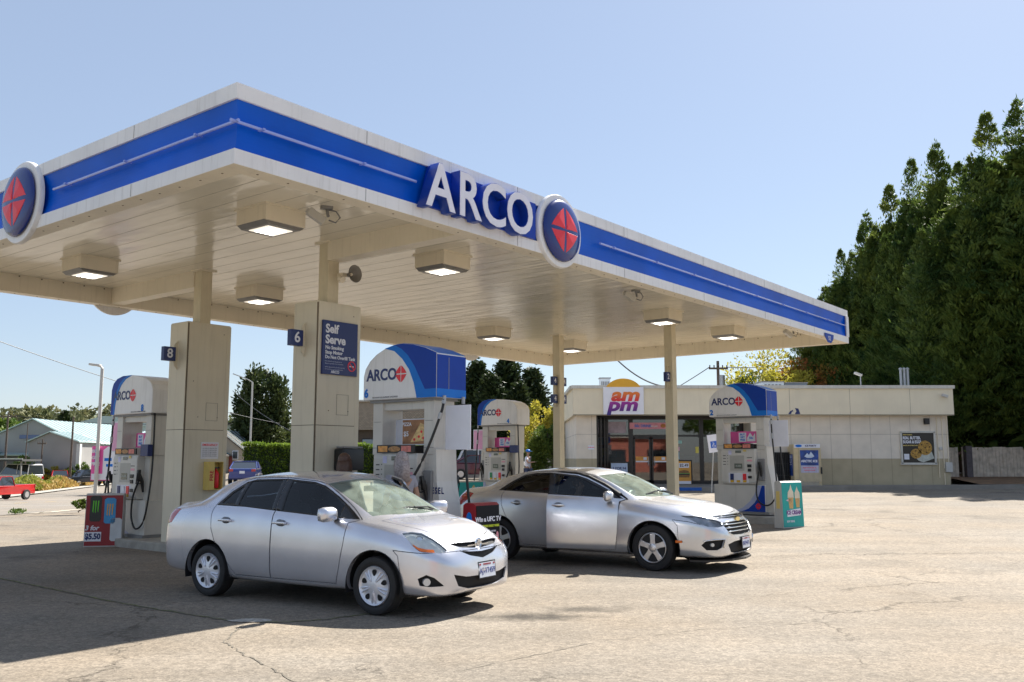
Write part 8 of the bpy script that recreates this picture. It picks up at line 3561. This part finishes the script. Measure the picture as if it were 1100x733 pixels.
def person(x, y, z, rz, h, label, shirt, trousers, hairm, hair="short", pose="stand", arm=(0, 0), hat=None, skin=SKIN):
    """local +x is the way the person faces"""
    t = thing("person", (x, y, z), rz, label, "person")
    k = h / 1.72
    N, E = [], []

    def add(p, r, par=None):
        N.append((p[0] * k, p[1] * k, p[2] * k, tuple(a * k for a in r) if isinstance(r, tuple) else r * k))
        if par is not None:
            E.append((par, len(N) - 1))
        return len(N) - 1
    sit = pose == "sit"
    hz = .52 if sit else .92
    pel = add((0, 0, hz), (.15, .11))
    wai = add((.01, 0, hz + .16), (.13, .095), pel)
    ch = add((.0 if not sit else -.03, 0, hz + .36), (.155, .105), wai)
    nb = add((-.01 if not sit else -.05, 0, hz + .52), (.07, .06), ch)
    nk = add((.0, 0, hz + .60), .052, nb)
    jaw = add((.03, 0, hz + .66), (.062, .066), nk)
    hd = add((.015, 0, hz + .73), (.078, .092), jaw)
    add((.0, 0, hz + .79), (.06, .07), hd)
    hands = []
    for sg, raise_ in ((-1, arm[0]), (1, arm[1])):
        sh_ = add((-.01, sg * .17, hz + .47), .055, ch)
        if raise_:
            el = add((.16, sg * .25, hz + .24), .042, sh_)
            wr = add((.38, sg * .20, hz + .28), .028, el)
            d = (1, 0, 0)
        else:
            el = add((-.02, sg * .25, hz + .20), .042, sh_)
            wr = add((.05, sg * .27, hz - .04), .028, el)
            d = (.15, 0, -1)
        pm_ = add((N[wr][0] / k + d[0] * .06, N[wr][1] / k, N[wr][2] / k + d[2] * .06), (.036, .018), wr)
        for f_ in range(4):
            oy = (f_ - 1.5) * .019
            L = (.07, .08, .075, .06)[f_]
            a = add((N[pm_][0] / k + d[0] * .045, N[pm_][1] / k + oy, N[pm_][2] / k + d[2] * .045), .009, pm_)
            b = add((N[a][0] / k + d[0] * L * .5 + .008, N[a][1] / k, N[a][2] / k + d[2] * L * .5), .008, a)
            add((N[b][0] / k + d[0] * L * .3 + .018, N[b][1] / k, N[b][2] / k + d[2] * L * .4), .007, b)
        th = add((N[wr][0] / k + d[0] * .03 + .02, N[wr][1] / k - sg * .032, N[wr][2] / k + d[2] * .04), .010, wr)
        add((N[th][0] / k + .02 + d[0] * .03, N[th][1] / k - sg * .006, N[th][2] / k + d[2] * .035), .008, th)
    for sg in (-1, 1):
        hip = add((0, sg * .09, hz - .06), .085, pel)
        if sit:
            kn = add((.40, sg * .12, hz - .02), .062, hip)
            an = add((.60, sg * .12, .38), .040, kn)
        else:
            kn = add((.01, sg * .10, .49), .058, hip)
            an = add((-.02, sg * .10, .09), .038, kn)
        hl = add((N[an][0] / k - .03, N[an][1] / k, N[an][2] / k - .05), .035, an)
        add((N[hl][0] / k + .19, N[hl][1] / k, N[hl][2] / k - .01), .032, hl)
    body = skin_mesh("body", N, E, skin, t)
    # clothes
    P, Q = [], []

    def addc(p, r, par=None):
        P.append((p[0], p[1], p[2], tuple(a for a in r) if isinstance(r, tuple) else r))
        if par is not None:
            Q.append((par, len(P) - 1))
        return len(P) - 1
    g = lambda i, dr: (N[i][:3], tuple(a + dr * k for a in N[i][3]) if isinstance(N[i][3], tuple) else N[i][3] + dr * k)
    a = addc((0, 0, (hz - .04) * k), (.17 * k, .13 * k))
    b = addc(*g(wai, .022), a)
    c = addc(*g(ch, .022), b)
    d = addc(((N[nb][0]), 0, N[nb][2] - .03 * k), (.085 * k, .075 * k), c)
    for sg, i0 in ((-1, nk), (1, nk)):
        shp = [i for i in range(len(N)) if abs(N[i][1] - sg * .17 * k) < 1e-6 and abs(N[i][2] - (hz + .47) * k) < 1e-6][0]
        e = addc(*g(shp, .016), c)
        el = [b_ for a_, b_ in E if a_ == shp][0]
        addc(((N[shp][0] + N[el][0]) / 2, (N[shp][1] + N[el][1]) / 2, (N[shp][2] + N[el][2]) / 2), .062 * k, e)
    skin_mesh("shirt", P, Q, shirt, t)
    P, Q = [], []
    a = addc((0, 0, hz * k), (.165 * k, .125 * k))
    for sg in (-1, 1):
        hip = addc((0, sg * .09 * k, (hz - .08) * k), .10 * k, a)
        if sit:
            kn = addc((.40 * k, sg * .12 * k, (hz - .02) * k), .078 * k, hip)
            addc((.59 * k, sg * .12 * k, .42 * k), .060 * k, kn)
        else:
            kn = addc((.01 * k, sg * .10 * k, .49 * k), .076 * k, hip)
            addc((-.02 * k, sg * .10 * k, .13 * k), .062 * k, kn)
    skin_mesh("trousers", P, Q, trousers, t)
    for sg in (-1, 1):
        q = MB()
        xx = (.02 if not sit else .66) * k
        q.ball((xx + .03, sg * (.10 if not sit else .12) * k, .045 if not sit else .32), .1, (1.35, .5, .45), n=14)
        q.build("shoe", BLACK, t, smooth=True)
    hc = Vector((.012 * k, 0, (hz + .735) * k))
    # face
    q = MB()
    q.ball(hc + Vector((.088, 0, -.02)) * k, .016 * k, (1, .8, 1.3), n=8)
    q.build("nose", skin, t, smooth=True)
    q = MB()
    for sg in (-1, 1):
        q.ball(hc + Vector((.073, sg * .032, .005)) * k, .010 * k, n=8)
    q.build("eye", BLACK, t, smooth=True)
    q = MB()
    q.box(hc + Vector((.080, 0, -.055)) * k, (.012 * k, .045 * k, .010 * k), bevel=.003)
    q.build("mouth", mat("lips", (.32, .12, .10), .5), t)
    q = MB()
    for sg in (-1, 1):
        q.ball(hc + Vector((.0, sg * .082, -.01)) * k, .028 * k, (.6, .35, 1), n=8)
    q.build("ear", skin, t, smooth=True)
    # hair
    q = MB()
    q.ball(hc + Vector((-.018, 0, .022)) * k, .108 * k, (.95, .88, .98), n=20)
    for v in list(q.bm.verts):
        w = v.co - hc
        if w.x > .035 * k and w.z < .055 * k:
            v.co.x = hc.x + .035 * k
        if w.z < -.03 * k and hair == "short":
            v.co.z = hc.z - .03 * k
    if hair == "long":
        rnd = random.Random(int(x * 10))
        for j in range(46):
            a = PI * .42 + j / 45 * PI * 1.16
            rr = .088 * k
            p0 = hc + Vector((math.cos(a) * rr, math.sin(a) * rr * .92, .03 * k))
            p1 = hc + Vector((math.cos(a) * rr * 1.22 - .01, math.sin(a) * rr * 1.15, -.10 * k))
            p2 = hc + Vector((math.cos(a) * rr * 1.15 - .03, math.sin(a) * rr * 1.2, -.30 * k + rnd.uniform(-.03, .03)))
            q.tube([p0, p1, p2], [.020 * k, .018 * k, .006 * k], n=5)
    q.build("hair", hairm, t, smooth=True)
    if hat:
        q = MB()
        q.ball(hc + Vector((-.005, 0, .045)) * k, .112 * k, (1, .92, .72), n=18)
        q.box(hc + Vector((.12, 0, .03)) * k, (.12 * k, .16 * k, .014 * k), bevel=.005)
        q.build("cap", hat, t, smooth=True)
    return t


GREYHAIR = mat("hair_grey", (.36, .31, .30), .6, var=.35, vscale=40)
BROWNHAIR = mat("hair_brown", (.10, .05, .03), .5, var=.35, vscale=40)
person(-1.50, 12.62, .0, R(125), 1.66, "person with long grey hair standing by the open car door at pump 6", mat("shirt_grey", (.35, .34, .38), .8, var=.05),
       mat("trousers_dark", (.05, .05, .07), .8), GREYHAIR, "long")
person(-2.36, 13.05, .0, R(80), 1.64, "person with brown hair behind the nearest car, before the black squeegee bin", mat("shirt_brown", (.20, .12, .10), .8, var=.05),
       mat("trousers_dark", (.05, .05, .07)), BROWNHAIR, "long")
p = px_at(567, 505, 42)
person(p.x, 42, ground_z(p.x, 42), R(-30), 1.70, "distant person in a white shirt and blue cap left of the bare column", mat("shirt_white", (.72, .72, .78), .8, var=.03),
       mat("jeans", (.05, .07, .14), .8), BROWNHAIR, "short", hat=LBLUE, arm=(1, 0))
# passenger of the farther car, sitting behind the glass
cd = Vector((math.cos(-.58), math.sin(-.58)))
cl = Vector((-cd.y, cd.x))
pp = o2 + cd * 1.20 + cl * -.38
person(pp.x, pp.y, .02, -.58, 1.62, "person sitting in the front seat of the car with the open door", mat("shirt_dark_blue", (.04, .06, .12), .8),
       mat("trousers_dark", (.05, .05, .07)), BROWNHAIR, "short", pose="sit")
